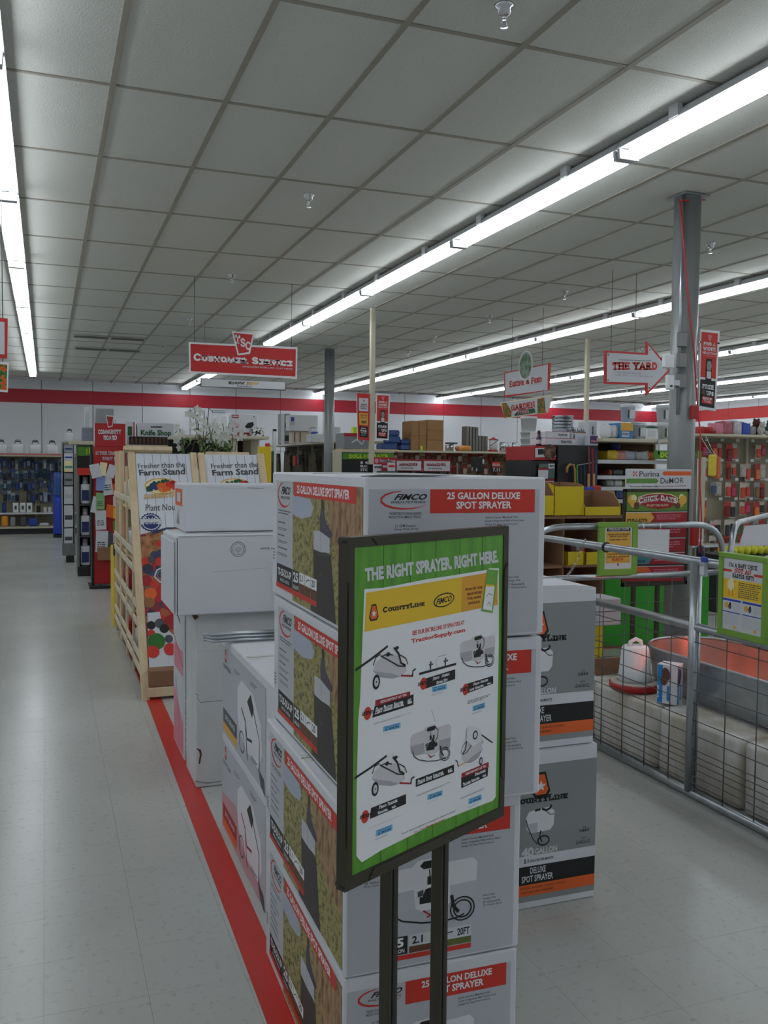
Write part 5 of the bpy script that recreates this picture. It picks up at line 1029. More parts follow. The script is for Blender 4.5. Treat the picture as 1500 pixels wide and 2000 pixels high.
# ================================================================== CHICK DAYS SIGN STAND
def chick_sign():
    Y = 5.43; t = thing('sign_stand', 'tall chick days information sign on dark posts beside the thick column', 'sign', (P(1225, 1130, Y=Y).x, Y, 0)); k = crop(1200, 900, 5.263)
    xl, xr = P(1219, 1000, Y=Y).x, P(1346, 1000, Y=Y).x; zt = P(1280, 955, Y=Y).z; zb = P(1280, 1144, Y=Y).z; lx = t.location.x
    z2 = P(1280, 916, Y=Y).z; fw = .022
    for nm, q in (('frame_rail', (xl, xr, zb, zb+.03)), ('frame_rail', (xl, xr, zt-fw, zt)), ('frame_stile', (xl, xl+fw, zb, zt)), ('frame_stile', (xr-fw, xr, zb, zt))): MB().cbox(q[0]-lx, q[1]-lx, 0, .022, q[2], q[3], frame_m, .002).build(nm, t)
    MB().box(xl-lx+.01, xr-lx-.01, .008, .018, zb+.01, zt-.01, DGREY).build('backing_board', t); MB().cbox(xl-lx+.01, xr-lx+.01, -.002, .012, zt, z2, LGREY, .002).build('header_board', t)
    for px_ in (1243, 1290): x = P(px_, 1150, Y=Y).x-lx; MB().cbox(x-.014, x+.014, .022, .05, .01, zb+.2, frame_m, .002).build('post', t)
    MB().cbox(xl-lx+.05, xr-lx-.05, -.12, .2, 0, .012, frame_m, .003).build('base_plate', t)
    f = Face((0, Y-.0025, 0), (1, 0, 0), (0, 0, 1), t, eps=.0006, px=k)
    f.to('purina_mark').rect(0, 0, 0, 0, WHITE) if 0 else None
    for i in range(3):
        for j in range(3):
            if (i+j) % 2 == 0: f.to('checker_emblem').poly([(190+15*i, 108+17*j), (204+15*i, 108+17*j), (204+15*i, 124+17*j), (190+15*i, 124+17*j)], RED)
    f.to('lettering').text('Purina', [(256, 164), (464, 162), (464, 106), (256, 106)], DGREY, .01); f.text('DuMOR', [(474, 236), (712, 228), (712, 172), (474, 174)], DGREY, .01)
    f.to('arrow').poly([(488, 130), (512, 108), (788, 108), (788, 152), (512, 152)], ORANGE); f.poly([(124, 182), (432, 182), (454, 206), (432, 232), (122, 232)], ink('arrow_green', (96, 142, 62)))
    f.to('lettering').text('For more information, visit', [(162, 272), (446, 270), (446, 254), (162, 256)], BLACK, .03); f.text('TractorSupply.com/Chicks', [(454, 270), (736, 266), (736, 250), (454, 254)], DRED, .01)
    f.to('green_panel').poly([(130, 322), (752, 316), (748, 514), (124, 522)], ink('field_green', (98, 134, 50)))
    f.to('ribbon').poly([(236, 448), (246, 372), (330, 342), (450, 330), (580, 342), (650, 376), (648, 440), (620, 446), (540, 408), (450, 396), (350, 404), (262, 450)], CREAM); f.poly([(242, 440), (252, 380), (332, 350), (450, 338), (576, 350), (642, 382), (640, 432), (540, 400), (450, 388), (350, 396)], DRED); f.poly([(300, 460), (340, 444), (450, 438), (560, 444), (610, 460), (560, 484), (450, 494), (340, 484)], DRED); f.poly([(250, 440), (350, 400), (450, 394), (540, 404), (636, 440), (600, 462), (450, 440), (300, 462)], DRED)
    f.to('lettering').slab('CHICK', [(246, 444), (450, 410), (448, 346), (252, 376)], WHITE, .22); f.slab('DAYS', [(474, 410), (640, 442), (636, 378), (476, 348)], WHITE, .22); f.slab('START THE FLOCK', [(328, 470), (552, 466), (552, 444), (328, 448)], CREAM, .2)
    f.to('chick_picture')
    for x, y, r, m in ((180, 400, .035, GOLD), (200, 385, .024, CREAM), (195, 440, .028, GOLD), (225, 460, .024, BROWN), (690, 375, .024, CREAM), (705, 400, .033, GOLD), (680, 440, .026, GOLD), (650, 460, .022, BROWN)): f.ell((x, y), r, r*1.05, m, True, 14)
    rows_ = [((118, 532), (746, 524), (742, 632), (112, 640), GOLD, 'PULLETS', BLACK), ((112, 650), (740, 640), (736, 780), (106, 790), ORANGE, 'COCKERELS', BLACK), ((106, 800), (732, 792), (724, 930), (100, 940), LIME, 'STRAIGHT RUN', BLACK), ((100, 950), (724, 940), (714, 1058), (94, 1070), TEAL, 'CORNISH CROSS', NAVY), ((92, 1090), (712, 1078), (706, 1190), (84, 1200), ORANGE, 'DUCKS', BLACK), ((84, 1210), (706, 1200), (704, 1235), (80, 1240), DRED, '', BLACK)]
    for a_, b_, c_, d_, m, s, tm_ in rows_:
        f.to('red_panel').poly([a_, b_, c_, d_], DRED); q = mapq(f, [d_, c_, b_, a_])
        f.to('rule').fit(([(0, 0), (1, 0), (1, 1), (0, 1)], [(0, 1, 2, 3)]), [q(0, .97), q(1, .97), q(1, 1.03), q(0, 1.03)], LGREY, False)
        if s:
            f.to('arrow').poly([q(0, .04), q(.4, .04), q(.46, .5), q(.4, .96), q(0, .96)], m, False); f.to('lettering').fit(slab(s, .22), [q(.02, .12), q(.35, .12), q(.35, .42), q(.02, .42)], tm_, False)
            e0, e1 = q(.5, .25), q(.92, .8); f.to('fine_print').greek(e0[0], e0[1], e1[0], e1[1], 3, PINK, 3)
    f.done()
chick_sign()
# ================================================================== BACKGROUND FIXTURES
def gon(label, x0, x1, Y, D, H, shelves=(), back=pegm, bp=None, face=-1, lip=.3, top=True, name='gondola_shelf', rot=0, loc=None, base=.14):
    """store shelving; local x along its length, front at y=0 facing -y"""
    L = x1-x0; t = thing(name, label, 'shelving', loc or (x0, Y, 0), rot)
    MB().box(0, L, .06, D, 0, base-.03, blackm).build('kick_plate', t); MB().cbox(0, L, .0, D, base-.03, base, beige, .004).build('base_deck', t)
    B_ = bp or D
    MB().box(0, L, B_-.04, B_, base, H, back).build('back_panel', t)
    n = max(1, round(L/1.22))
    for i in range(n+1): x = L*i/n; MB().box(max(x-.02, 0), min(x+.02, L), B_-.08, B_-.041, base, H, beige).build('upright', t)
    if top: MB().cbox(0, L, 0.0, D, H, H+.035, beige, .004).build('top_shelf', t)
    for z, d in shelves:
        s_ = MB().cbox(.01, L-.01, D-.04-d, D-.04, z-.03, z, beige, .003).build('shelf', t); MB().box(.01, L-.01, D-.05-d, D-.04-d, z-.034, z+.004, LGREY).build('price_channel', s_)
    return t
def pbx(name, label, cat, q, Y, d, m, zb=None, group=None, art=None, b=.006, rz=0, prt='carton'):
    """box seen in the photo as q=(x0,ytop,x1,ybottom), standing at depth Y"""
    xm = (q[0]+q[2])/2; ym = (q[1]+q[3])/2; x0 = P(q[0], ym, Y=Y).x; x1 = P(q[2], ym, Y=Y).x; zt = P(xm, q[1], Y=Y).z; z0 = P(xm, q[3], Y=Y).z if zb is None else zb
    t = thing(name, label, cat, (x0, Y, z0), rz, group); W, H = x1-x0, zt-z0
    MB().cbox(0, W, 0, d, 0, H, m, min(b, W*.2)).build(prt, t)
    if art:
        M = Matrix.Rotation(rz, 4, 'Z'); f = Face(Vector((x0, Y, z0))+M@Vector((0, -.001, 0)), M@Vector((1, 0, 0)), (0, 0, 1), t, eps=.0015); art(f, W, H); f.done()
    return t
def rects(*L):
    """art: list of (part, x0,y0,x1,y1 fractions, ink) or ('text', str, ...)"""
    def a(f, W, H):
        for r in L:
            if r[0] == 'slab': f.to('lettering').box_text(r[1], r[2]*W, r[3]*H, r[4]*W, r[5]*H, r[6], .03, True, .24)
            elif r[0] == 'text': f.to('lettering').box_text(r[1], r[2]*W, r[3]*H, r[4]*W, r[5]*H, r[6], .03)
            elif r[0] == 'greek': f.to('fine_print').greek(r[1]*W, r[2]*H, r[3]*W, r[4]*H, r[5], r[6], 3)
            elif r[0] == 'ell': f.to('picture').ell((r[1]*W, r[2]*H), r[3]*W, r[4]*H, r[5])
            else: f.to(r[0]).rect(r[1]*W, r[2]*H, r[3]*W, r[4]*H, r[5])
    return a
def jugproto(name, h, w_, body, cap, lab=None, d=None):
    t = thing(name, 'jug', 'jug'); d = d or w_*.7
    MB().cbox(-w_/2, w_/2, -d/2, d/2, 0, h*.72, body, w_*.16, 2, smooth=True).build('body', t); MB().lathe([(w_*.3, h*.7), (w_*.2, h*.82), (w_*.16, h*.86), (0, h*.86)], body, n=12).build('neck', t)
    MB().cyl((0, 0, h*.86), (0, 0, h*.95), w_*.17, cap, n=12).build('cap', t); MB().tube([(-w_*.25, 0, h*.72), (-w_*.2, 0, h*.97), (0, 0, h), (w_*.2, 0, h*.97), (w_*.25, 0, h*.72)], w_*.035, cap, 6).build('handle', t)
    if lab: MB().box(-w_*.36, w_*.36, -d/2-.003, -d/2, h*.12, h*.5, lab).build('label_sheet', t)
    return Stamp(t)
def bucket(name='bucket', r=.13, h=.3, m=plastic_w, lid=None, lab=None, n=18):
    t = thing(name, 'bucket', 'bucket'); MB().lathe([(0, 0), (r*.86, 0), (r, h*.93), (r*1.04, h*.93), (r*1.04, h), (0, h)], m, n=n).build('body', t)
    MB().lathe([(0, h), (r*1.06, h), (r*1.06, h+.02), (0, h+.02)], lid or m, n=n).build('lid', t)
    if lab: MB().box(-r*.55, r*.55, -r-.004, -r*.8, h*.2, h*.75, lab).box(-r*.55, -r*.45, -r-.007, -r*.8, h*.2, h*.75, FOREST).build('label_sheet', t)
    return Stamp(t)
def packproto(card, blister, w_=.1, h=.2, nm='hanging_pack'):
    t = thing(nm, 'pack', 'packaged goods'); MB().cbox(-w_/2, w_/2, 0, .004, -h, 0, card, .0015).build('card', t)
    MB().cbox(-w_*.38, w_*.38, -.025, 0, -h*.92, -h*.3, blister, .01).build('blister', t); MB().cyl((0, -.05, -.012), (0, .12, -.012), .003, steel, n=5).build('peg_hook', t)
    return Stamp(t)
def crumple(w_, d, h, m, seed, r=.05):
    b = MB().cbox(-w_/2, w_/2, -d/2, d/2, 0, h, m, min(r, h*.4), 3, smooth=True); rnd = random.Random(seed)
    b.v = [(x+rnd.uniform(-.08, .08)*w_*.5, y+rnd.uniform(-.08, .08)*d*.4, z if z < h*.1 else z*(1+rnd.uniform(-.12, .12))) for x, y, z in b.v]; return b
# ---------------- far left wall run
X0g, X1g = -5.2, P(128, 950, Y=22.1).x+.6
gon('long beige wall shelving along the back wall at the left', X0g, X1g, 22.0, .9, 1.765, [(.47, .5)], base=.16)
tag(MB().box(X0g, X1g, 21.985, 21.999, 1.80, 1.835, ink('coral', (196, 110, 104))).build('price_strip', None), 'thin red price strip along the edge of the back wall shelf', 'strip')
jp = jugproto('glass_jar', .34, .26, mat('clear_jar', (206, 210, 214), .2, 0, .03, 5), blackm)
for k, px_ in enumerate((-28, 2, 35, 69, 102)):
    a = P(px_, 880, Y=22.25); jp.place((a.x, 22.25, 1.801), 0, ['clear handled jar cut by the left edge on the top shelf', 'first whole clear handled jar on the back wall shelf', 'second clear handled jar on the back wall shelf', 'third clear handled jar on the back wall shelf', 'rightmost clear handled jar on the back wall shelf'][k], 'clear jars on the back wall shelf')
pal = [(34, 44, 74), (130, 150, 176), (44, 72, 150), (70, 84, 96), (168, 176, 184), (60, 96, 120), (36, 38, 44), (96, 110, 140)]
packs = [packproto(mat('card_%d' % i, c, .5, 0, .05, 20), mat('blister_%d' % ((i*3) % 8), pal[(i*3+1) % 8], .2, .2, .1, 30), .11, .26) for i, c in enumerate(pal)]
rnd = random.Random(5)
for r_ in range(4):
    for k in range(20):
        x = P(2, 950, Y=22.7).x-.35+k*.087+rnd.uniform(-.01, .01); z = 1.70-r_*.25+rnd.uniform(-.03, .03)
        if r_ == 3 and (k < 5 or rnd.random() < .3): continue
        packs[rnd.randrange(8)].place((x, 22.74-.03*(k % 2), z), 0, 'blue or silver pack, %s from the left in the %s peg row at the back' % (ORD[k], ROW[r_]), 'hanging packs on the back left pegboard', (rnd.uniform(.5, .95), 1, rnd.uniform(.65, 1.0)))
for k, (px_, z, c) in enumerate([(95, 1.68, 6), (101, 1.68, 1), (98, 1.2, 3), (103, 1.45, 2), (95, 1.3, 6)]): packs[c].place((P(px_, 950, Y=22.7).x, 22.72, z), 0, 'sparse hanging pack, %s at the right end of the back left pegboard' % ['top left', 'top right', 'lower left', 'middle right', 'lower middle'][k], 'sparse packs on the back left pegboard')
for k, px_ in enumerate((30, 44, 57)): pbx('white_clamshell', 'small white rounded pack, %s of three on the lower shelf' % ['left', 'middle', 'right'][k], 'packaged goods', (px_-5, 982, px_+6, 1000), 22.5, .08, plastic_w, .472, 'white packs on the lower shelf', rects(('picture', .3, .3, .7, .7, DGREY)))
for k, (px_, w_, hh, m, lb) in enumerate([(-4, 10, 16, TEAL, 'teal pack on the lower back shelf'), (8, 9, 18, NAVY, 'dark blue pack on the lower back shelf'), (75, 8, 12, BLACK, 'black gadget on the lower back shelf'), (88, 6, 9, LGREY, 'small pale pack, left of two on the lower shelf'), (97, 6, 9, LGREY, 'small pale pack, right of two on the lower shelf')]):
    pbx('boxed_item', lb, 'packaged goods', (px_-w_/2, 1000-hh, px_+w_/2, 1000), 22.45, .1, m, .472)
for k, (px_, w_, hh, m, lb) in enumerate([(9, 13, 20, ink('amber2', (220, 150, 40)), 'amber netted bag on the base shelf'), (25, 10, 18, MGREY, 'grey can on the base shelf'), (45, 12, 19, DGREY, 'dark box on the base shelf'), (64, 18, 15, BLUE, 'round blue tub on the base shelf'), (86, 20, 6, LGREY, 'flat white tray on the base shelf')]):
    pbx('boxed_item', lb, 'packaged goods', (px_-w_/2, 1028-hh, px_+w_/2, 1028), 22.3, .15, m, .162, b=.03)
# ---------------- left aisle endcaps
Y_ = 15.6; a0, a1 = P(121, 1000, Y=Y_).x, P(147, 1000, Y=Y_).x
t = thing('wire_rack', 'narrow white packaged goods rack left of the black jug rack', 'rack', (a0, Y_, 0)); W_ = a1-a0
MB().box(.0, W_, .0, .3, .12, .32, mat('rack_grey', (110, 112, 112), .5)).build('base', t); MB().box(.06, W_-.02, .05, .3, 0, .12, blackm).build('kick_plate', t); MB().box(0, W_, .27, .3, .32, 1.98, pegm).build('back_panel', t)
for i in range(2): MB().box(.0 if i == 0 else W_-.015, .015 if i == 0 else W_, 0, .3, .32, 1.98, steel).build('side_frame', t)
for k, (ya, yb, m, cc) in enumerate([(868, 884, clearp, NAVY), (885, 900, LGREY, BLUE), (900, 922, CREAM, TEAL), (924, 948, MGREY, DGREY), (950, 985, LGREY, GREY), (987, 1030, LGREY, DGREY), (1032, 1068, LGREY, DGREY)]):
    pbx('boxed_item', 'boxed goods, %s from the top of the narrow white rack' % ordn[k], 'packaged goods', (125, ya, 143, yb), Y_+.02, .2, m, None, 'boxes in the narrow white rack', rects(('stripe', .1, .35, .9, .55, cc)))
jp.place((P(136, 860, Y=Y_+.1).x, Y_+.12, 1.985), 0, 'clear handled jar on top of the narrow white rack', None, (.55, .55, .6))
Y_ = 21.0; tag(crumple(.2, .3, P(113, 975, Y=21).z-.062, bluep, 3).build('blue_tarp_pack', loc=(P(113, 1000, Y=Y_).x, Y_, .06)), 'bright blue wrapped pack standing beside the narrow white rack', 'packaged goods')
tag(MB().cbox(-.1, .1, -.15, .15, 0, .059, blackm).build('plinth', loc=(P(113, 1000, Y=Y_).x, Y_, 0)), 'black plinth under the bright blue pack', 'plinth')
tag(crumple(.17, .2, .5, mat('blue_film', (60, 92, 160), .25, 0, .15, 20), 8).build('blue_pack', loc=(P(113, 1000, Y=Y_).x, Y_, P(113, 975, Y=21).z+.06)), 'crinkled blue film pack above the bright blue pack', 'packaged goods')
Y_ = 13.7; b0, b1 = P(151, 1000, Y=Y_).x, P(182, 1000, Y=Y_).x; W_ = b1-b0
t = thing('jug_rack', 'black endcap rack with a green header holding white detergent jugs', 'rack', (b0, Y_, 0))
MB().box(0, W_, .0, .45, 0, .14, blackm).build('base', t); MB().box(0, W_, .42, .45, .14, 1.9, blackm).build('back_panel', t); MB().box(W_-.03, W_, 0, .42, .14, 1.9, blackm).build('side_panel', t); MB().box(0, .03, 0.0, .42, .14, 1.9, mat('rack_grey', (110, 112, 112), .5)).build('side_panel', t)
zs = [P(165, y, Y=Y_).z for y in (1110, 1047, 985)]
for z in zs[:0]+zs[1:]: MB().box(.03, W_-.03, .02, .42, z-.02, z, DGREY).build('shelf', t)
MB().box(-.1, W_+.05, -.05, .5, P(165, 868, Y=Y_).z-.0, P(165, 861, Y=Y_).z, beige).build('top_shelf', t)
f = Face((b0, Y_-.006, 0), (1, 0, 0), (0, 0, 1), t, eps=.002); MB().box(0, W_-.03, -.006, 0, P(165, 915, Y=Y_).z, P(165, 871, Y=Y_).z, blackm).build('header', t)
f.to('green_header').poly([(151, 872), (177, 872), (177, 890), (151, 890)], ink('header_green', (74, 136, 44))); f.slab('$', [(168, 888), (176, 888), (176, 874), (168, 874)], LIME, .26); f.to('red_header').poly([(151, 914), (177, 914), (177, 928), (151, 928)], RED); f.done()
dj = jugproto('detergent_jug', P(165, 930, Y=Y_).z-P(165, 985, Y=Y_).z, (P(177, 960, Y=Y_).x-P(158, 960, Y=Y_).x), plastic_w, plastic_w, NAVY, .16)
for k, y in enumerate((985, 1047, 1110)): dj.place((P(167.5, y, Y=Y_).x, Y_+.15, max(P(165, y, Y=Y_).z, .142)+.001), 0, 'white detergent jug with a dark label on the %s tier' % ['top', 'middle', 'bottom'][k], 'white detergent jugs on the black rack')
pbx('carton', 'tilted grey striped carton on the jug rack top shelf', 'box', (160, 835, 182, 860), Y_+.1, .25, mat('striped_card', (130, 132, 146), .6, 0, .2, 30), P(165, 861, Y=Y_).z+.002)
pbx('white_board', 'upright white board standing behind the tilted carton', 'panel', (165, 795, 174, 858), Y_+.38, .02, LGREY, P(165, 861, Y=Y_).z+.002)
# community board
Y_ = 12.3; c0, c1 = P(183, 1000, Y=Y_).x, P(246, 1000, Y=Y_).x; W_ = c1-c0
t = thing('community_board', 'red wheeled community board stand with shield emblem and leaflet pockets', 'display', (c0, Y_, 0)); zt = P(215, 872, Y=Y_).z; zb = P(215, 1140, Y=Y_).z
MB().cbox(0, W_, 0, .06, zb, zt, redm, .005).build('panel', t); MB().cbox(-.03, 0, .0, .3, zb-.02, zt-.1, blackm, .003).build('side_post', t); MB().cbox(-.06, W_, -.05, .4, zb-.05, zb-.02, blackm, .003).build('base', t)
for x in (.08, W_-.08):
    for y in (.0, .35): MB().cyl((x-.012, y, .028), (x+.012, y, .028), .028, blackm).cyl((x, y, .04), (x, y, zb-.045), .012, blackm).build('caster', t)
MB().cbox(.02, W_-.0, .0, .02, zt+.0, P(215, 827, Y=Y_).z, redm, .004).build('header', t)
f = Face((0, Y_-.003, 0), (1, 0, 0), (0, 0, 1), t, eps=.002, px=crop(100, 780, 5.769)); f.to('lettering').slab('COMMUNITY', [(530, 396), (790, 396), (790, 336), (530, 336)], WHITE, .22); f.slab('BOARD', [(590, 460), (740, 460), (740, 402), (590, 402)], WHITE, .22)
f.slab('IN YOUR COMMUNITY', [(500, 630), (830, 630), (830, 582), (500, 582)], LGREY, .2); f.slab('RIGHT NOW', [(575, 690), (800, 690), (800, 646), (575, 646)], LGREY, .2); a = f.q(662, 250); tsc_shield(f.to('emblem'), a, .1, .16, '   ', DRED); f.done()
lv = [((180, 908, 200, 935), LGREY), ((192, 902, 206, 928), CREAM), ((206, 905, 222, 930), LGREY), ((187, 928, 204, 958), ink('leaflet_blue', (130, 150, 200))), ((203, 925, 222, 968), LGREY), ((187, 962, 204, 995), ink('leaflet_green', (130, 176, 120))), ((176, 968, 188, 1000), LGREY), ((187, 997, 208, 1035), LGREY), ((206, 985, 224, 1010), ORANGE), ((186, 1036, 210, 1078), LGREY), ((208, 1040, 222, 1068), DGREY), ((224, 928, 238, 960), YELLOW)]
for k, (q, m) in enumerate(lv): pbx('leaflet', 'leaflet, %s from the top on the red community board' % ordn[k], 'leaflet', q, Y_-.12+.006*k, .004, m, None, 'leaflets on the community board', rects(('greek', .15, .2, .85, .5, 3, DGREY)) if k in (4, 5, 7, 9) else None, b=.001, prt='sheet').rotation_euler = (0, (-.22, .15, .3, .05, -.12, .02, .2, -.03, .1, .04, -.1, .1)[k], 0)
tag(MB().cbox(.0, .4, -.14, -.002, 0, .16, kraft).build('leaflet_box', loc=(c0+.04, Y_, P(210, 1092, Y=Y_).z)), 'brown open box low on the red community board', 'box')
# yellow vertical display
Y_ = 9.35; d0, d1 = P(222, 1000, Y=Y_).x, P(243, 1000, Y=Y_).x
t = thing('floor_display', 'narrow yellow floor display with dark vertical lettering behind the wooden rack', 'display', (d0, Y_, 0)); W_ = d1-d0
MB().cbox(0, W_, 0, .5, .0, P(230, 1072, Y=Y_).z, yellowm, .004).build('body', t); MB().cbox(W_*.25, W_*.5, 0, .03, P(230, 1070, Y=Y_).z, P(230, 935, Y=Y_).z, yellowm, .003).build('upright', t)
MB().box(W_*.5, W_, .03, .4, P(230, 1070, Y=Y_).z, P(230, 1000, Y=Y_).z, redm).build('red_panel', t)
f = Face((0, Y_-.002, 0), (1, 0, 0), (0, 0, 1), t, eps=.002); f.to('lettering').slab('DUCK LENS' if 0 else 'DURABLE', [(230, 1112), (230, 1202), (238, 1202), (238, 1112)], DGREY, .2); f.done()
for k in range(6): pbx('hanging_card', 'small printed card, %s from the top on the yellow display edge' % ordn[k], 'card', (221, 945+24*k, 228, 965+24*k), Y_-.02, .006, [ORANGE, LGREY, YELLOW, GREEN, LGREY, DGREY][k], None, 'cards on the yellow display edge', b=.001, prt='sheet')
# ---------------- centre left: knife shop and service counter
Y_ = 13.4; zs_ = P(300, 869, Y=Y_).z
gon('beige shelving carrying the knife shop sign behind the wooden display', P(236, 880, Y=Y_).x, P(345, 880, Y=Y_).x, Y_, .6, zs_-.035, [(1.2, .4), (.7, .4)])
def knife(f, W, H):
    f.to('white_panel').rect(.03*W, .2*H, .97*W, .92*H, LGREY); f.to('red_edge').rect(.0, .12*H, W, .2*H, DRED); f.to('lettering').box_text('Knife Shop', .08*W, .36*H, .92*W, .68*H, FOREST, .04); f.to('knife_picture').poly([(.35*W, .78*H), (.62*W, .78*H), (.7*W, .83*H), (.62*W, .86*H), (.35*W, .84*H)], DGREY, False)
pbx('knife_display', 'white knife shop display box with green lettering on the shelf', 'display', (269, 826, 340, 868), Y_+.05, .3, LGREY, zs_, None, knife)
pbx('knife_case', 'row of dark slotted knife cases under the knife shop sign', 'display', (252, 853, 338, 868), Y_+.0, .04, BLACK, zs_, None, rects(*[('slot', .05+.09*i, .1, .09+.09*i, .9, BROWN) for i in range(10)]))
pbx('knife_display', 'narrow white and red display end left of the knife shop sign', 'display', (246, 824, 263, 860), Y_+.08, .3, LGREY, zs_, None, rects(('red_edge', .85, 0, 1, 1, RED), ('picture', .2, .4, .7, .8, FOREST)))
tag(MB().cyl((-.22, 0, 0), (.22, 0, 0), .035, mat('dark_green_wrap', (36, 72, 60), .5)).build('rolled_cover', loc=(P(247, 818, Y=Y_+.45).x, Y_+.45, zs_+.036)), 'dark green roll lying behind the knife shop sign', 'roll')
pbx('carton', 'grey carton with dark band behind the community board header', 'box', (187, 798, 222, 822), Y_+.3, .25, MGREY, zs_, None, rects(('band', 0, .0, 1, .3, FOREST)))
pbx('carton', 'white carton between the community board and the green roll', 'box', (226, 818, 246, 830), Y_+.15, .2, carton_white, zs_)
Y_ = 12.2; zc = P(460, 858, Y=Y_).z
t = thing('service_counter', 'beige service counter top with open shelves behind the picture boards', 'counter', (P(345, 870, Y=Y_).x, Y_, 0)); xe = P(516, 870, Y=Y_).x-t.location.x
MB().cbox(0, xe, -.3, .95, zc, zc+.04, beige, .005).build('counter_top', t); MB().box(xe-.5, xe-.42, -.25, -.17, 0, zc, beige).build('post', t); MB().box(xe-.12, xe-.0, .3, .9, 0, zc, beige).build('side_panel', t); MB().box(0, xe, .86, .94, 0, zc, blackm).build('back_panel', t); MB().box(0, xe-.13, 0, .84, zc-.5, zc-.46, wood_m).build('shelf', t)
for k, (px_, y0) in enumerate(((437, 808), (447, 806), (424, 812))):
    pbx('white_jug', 'white square-shouldered jug, %s of three on the service counter' % ['middle', 'right', 'left'][k], 'jug', (px_-10, y0+1, px_+10, 852), Y_+(.12, .38, .38)[k], .2, plastic_w, zc+.041, 'white jugs on the service counter', None, .03)
def winch(f, W, H):
    f.to('red_label').rect(.03*W, .82*H, .28*W, .97*H, DRED); f.to('lettering').box_text('WAGNER' if 0 else 'WINCH', .05*W, .86*H, .26*W, .93*H, WHITE, .04); f.to('picture').poly([(.5*W, .45*H), (.62*W, .62*H), (.82*W, .68*H), (.86*W, .55*H), (.78*W, .42*H), (.6*W, .38*H)], BLACK, False)
    f.ell((.86*W, .9*H), .02*W, .03*H, BLACK); f.to('red_band').rect(0, 0, .72*W, .2*H, DRED); f.to('fine_print').greek(.06*W, .4*H, .35*W, .6*H, 3, PINK, 2)
pbx('boxed_winch', 'white carton with red label and dark machine picture on the counter', 'box', (452, 809, 503, 853), Y_+.35, .3, carton_white, zc+.041, None, winch)
pbx('patterned_box', 'small black and white patterned box at the counter end', 'box', (493, 835, 516, 854), Y_+.1, .2, ramp_mat('black_white_pattern', [(.45, (20, 20, 22)), (.5, (222, 222, 222))], 26, .5, 1), zc+.041)
pbx('tin_lid', 'shiny row of silver lids among the orchids', 'lids', (416, 801, 441, 806), Y_+.7, .1, foil, P(430, 806, Y=Y_+.7).z)
tag(MB().box(0, .2, 0, .1, 0, P(430, 806, Y=Y_+.7).z-zc-.043, plastic_w).build('jug_stand', loc=(P(416, 806, Y=Y_+.7).x, Y_+.7, zc+.041)), 'white block holding the silver lids on the counter', 'stand')
Y_ = 12.9; pbx('white_post', 'slim white post with a black cap right of the counter', 'post', (533, 838, 540, 925), Y_, .05, plastic_w, 0.0, None, rects(('cap', .0, .985, 1, 1, BLACK)))
pbx('green_black_bin', 'green and black display end beside the yellow panel', 'display', (521, 881, 535, 935), 10.6, .3, blackm, 0.0, None, rects(('green_header', 0, .93, 1, 1, FOREST)))
pbx('yellow_display', 'yellow display panel rising beside the right picture board', 'display', (506, 872, 530, 1000), 8.9, .06, yellowm, 0.0)
pbx('price_card', 'tiny red and white price card right of the counter', 'card', (518, 866, 527, 879), 12.05, .01, LGREY, None, None, rects(('red_top', 0, .5, 1, 1, RED)), b=.001)
tag(MB().cyl((0, 0, 0), (0, 0, P(522, 880, Y=12.06).z), .01, steel).build('card_post', loc=(P(522, 880, Y=12.06).x, 12.06, 0)), 'thin post holding the tiny price card', 'post')
# ---------------- clothing run along the aisle (faces left)
XS = 5.0; zt_ = 2.09; ya, yb = 15.45, 21.3
gon('long shelving run of camouflage clothing seen end on behind the grey column', 0, yb-ya, 0, .95, zt_-.035, [], back=mat('dark_pegboard', (72, 66, 56), .8), bp=.5, rot=-PI/2, loc=(XS, yb, 0), name='clothing_rack')
camo = [ramp_mat('camo_%d' % i, s, 9, .85, 3) for i, s in enumerate([[(.35, (44, 40, 32)), (.5, (84, 76, 56)), (.62, (58, 60, 42))], [(.35, (60, 54, 44)), (.5, (104, 94, 74)), (.65, (40, 38, 34))], [(.4, (30, 30, 32)), (.6, (58, 54, 50))]])]
t = thing('hanging_garment', 'g', 'garment'); b = MB().cbox(-.03, .03, -.22, .22, -.6, -.05, camo[0], .025, 2); b.v = [(x, y*(.6 if z > -.1 else 1), z) for x, y, z in b.v]; b.build('body', t); MB().tube([(0, -.1, -.06), (0, 0, 0), (0, .1, -.06)], .004, steel, 5).build('hanger', t); MB().cyl((0, 0, 0), (.2, 0, .01), .004, steel, n=5).build('peg_hook', t)
g1 = Stamp(t); n = 0
for row, z in enumerate((2.0, 1.3)):
    for k in range(11):
        y = ya+.3+k*.52; n += 1
        g1.place((XS+.16+.08*(k % 2), y, z-.05*(k % 3)), 0, 'camouflage garment, %s from the near end in the %s clothing row' % (ORD[k], ['upper', 'lower'][row]), 'camouflage garments in the clothing run')
def hang(label, px_, y0, y1, Y, m, w_=.1):
    zt1 = P(px_, y0, Y=Y).z; z1 = P(px_, y1, Y=Y).z; x = P(px_, y0, Y=Y).x; b = MB().cbox(-w_/2, w_/2, -.04, .04, z1-zt1, 0, m, .02, 2); t = thing('hanging_item', label, 'packaged goods', (x, Y, zt1)); b.build('body', t); MB().tube([(0, .02, -.01), (0, .02, .03), (0, .5, .04)], .004, steel, 5).build('peg_hook', t); return t
hang('orange vest hanging in the dark clothing run', 577, 890, 910, 19.0, ink('vest_orange', (206, 84, 66)), .1).rotation_euler = (0, 0, -PI/2)
hang('grey green garment hanging right of the orange vest', 585, 888, 908, 18.6, DGREY, .1).rotation_euler = (0, 0, -PI/2)
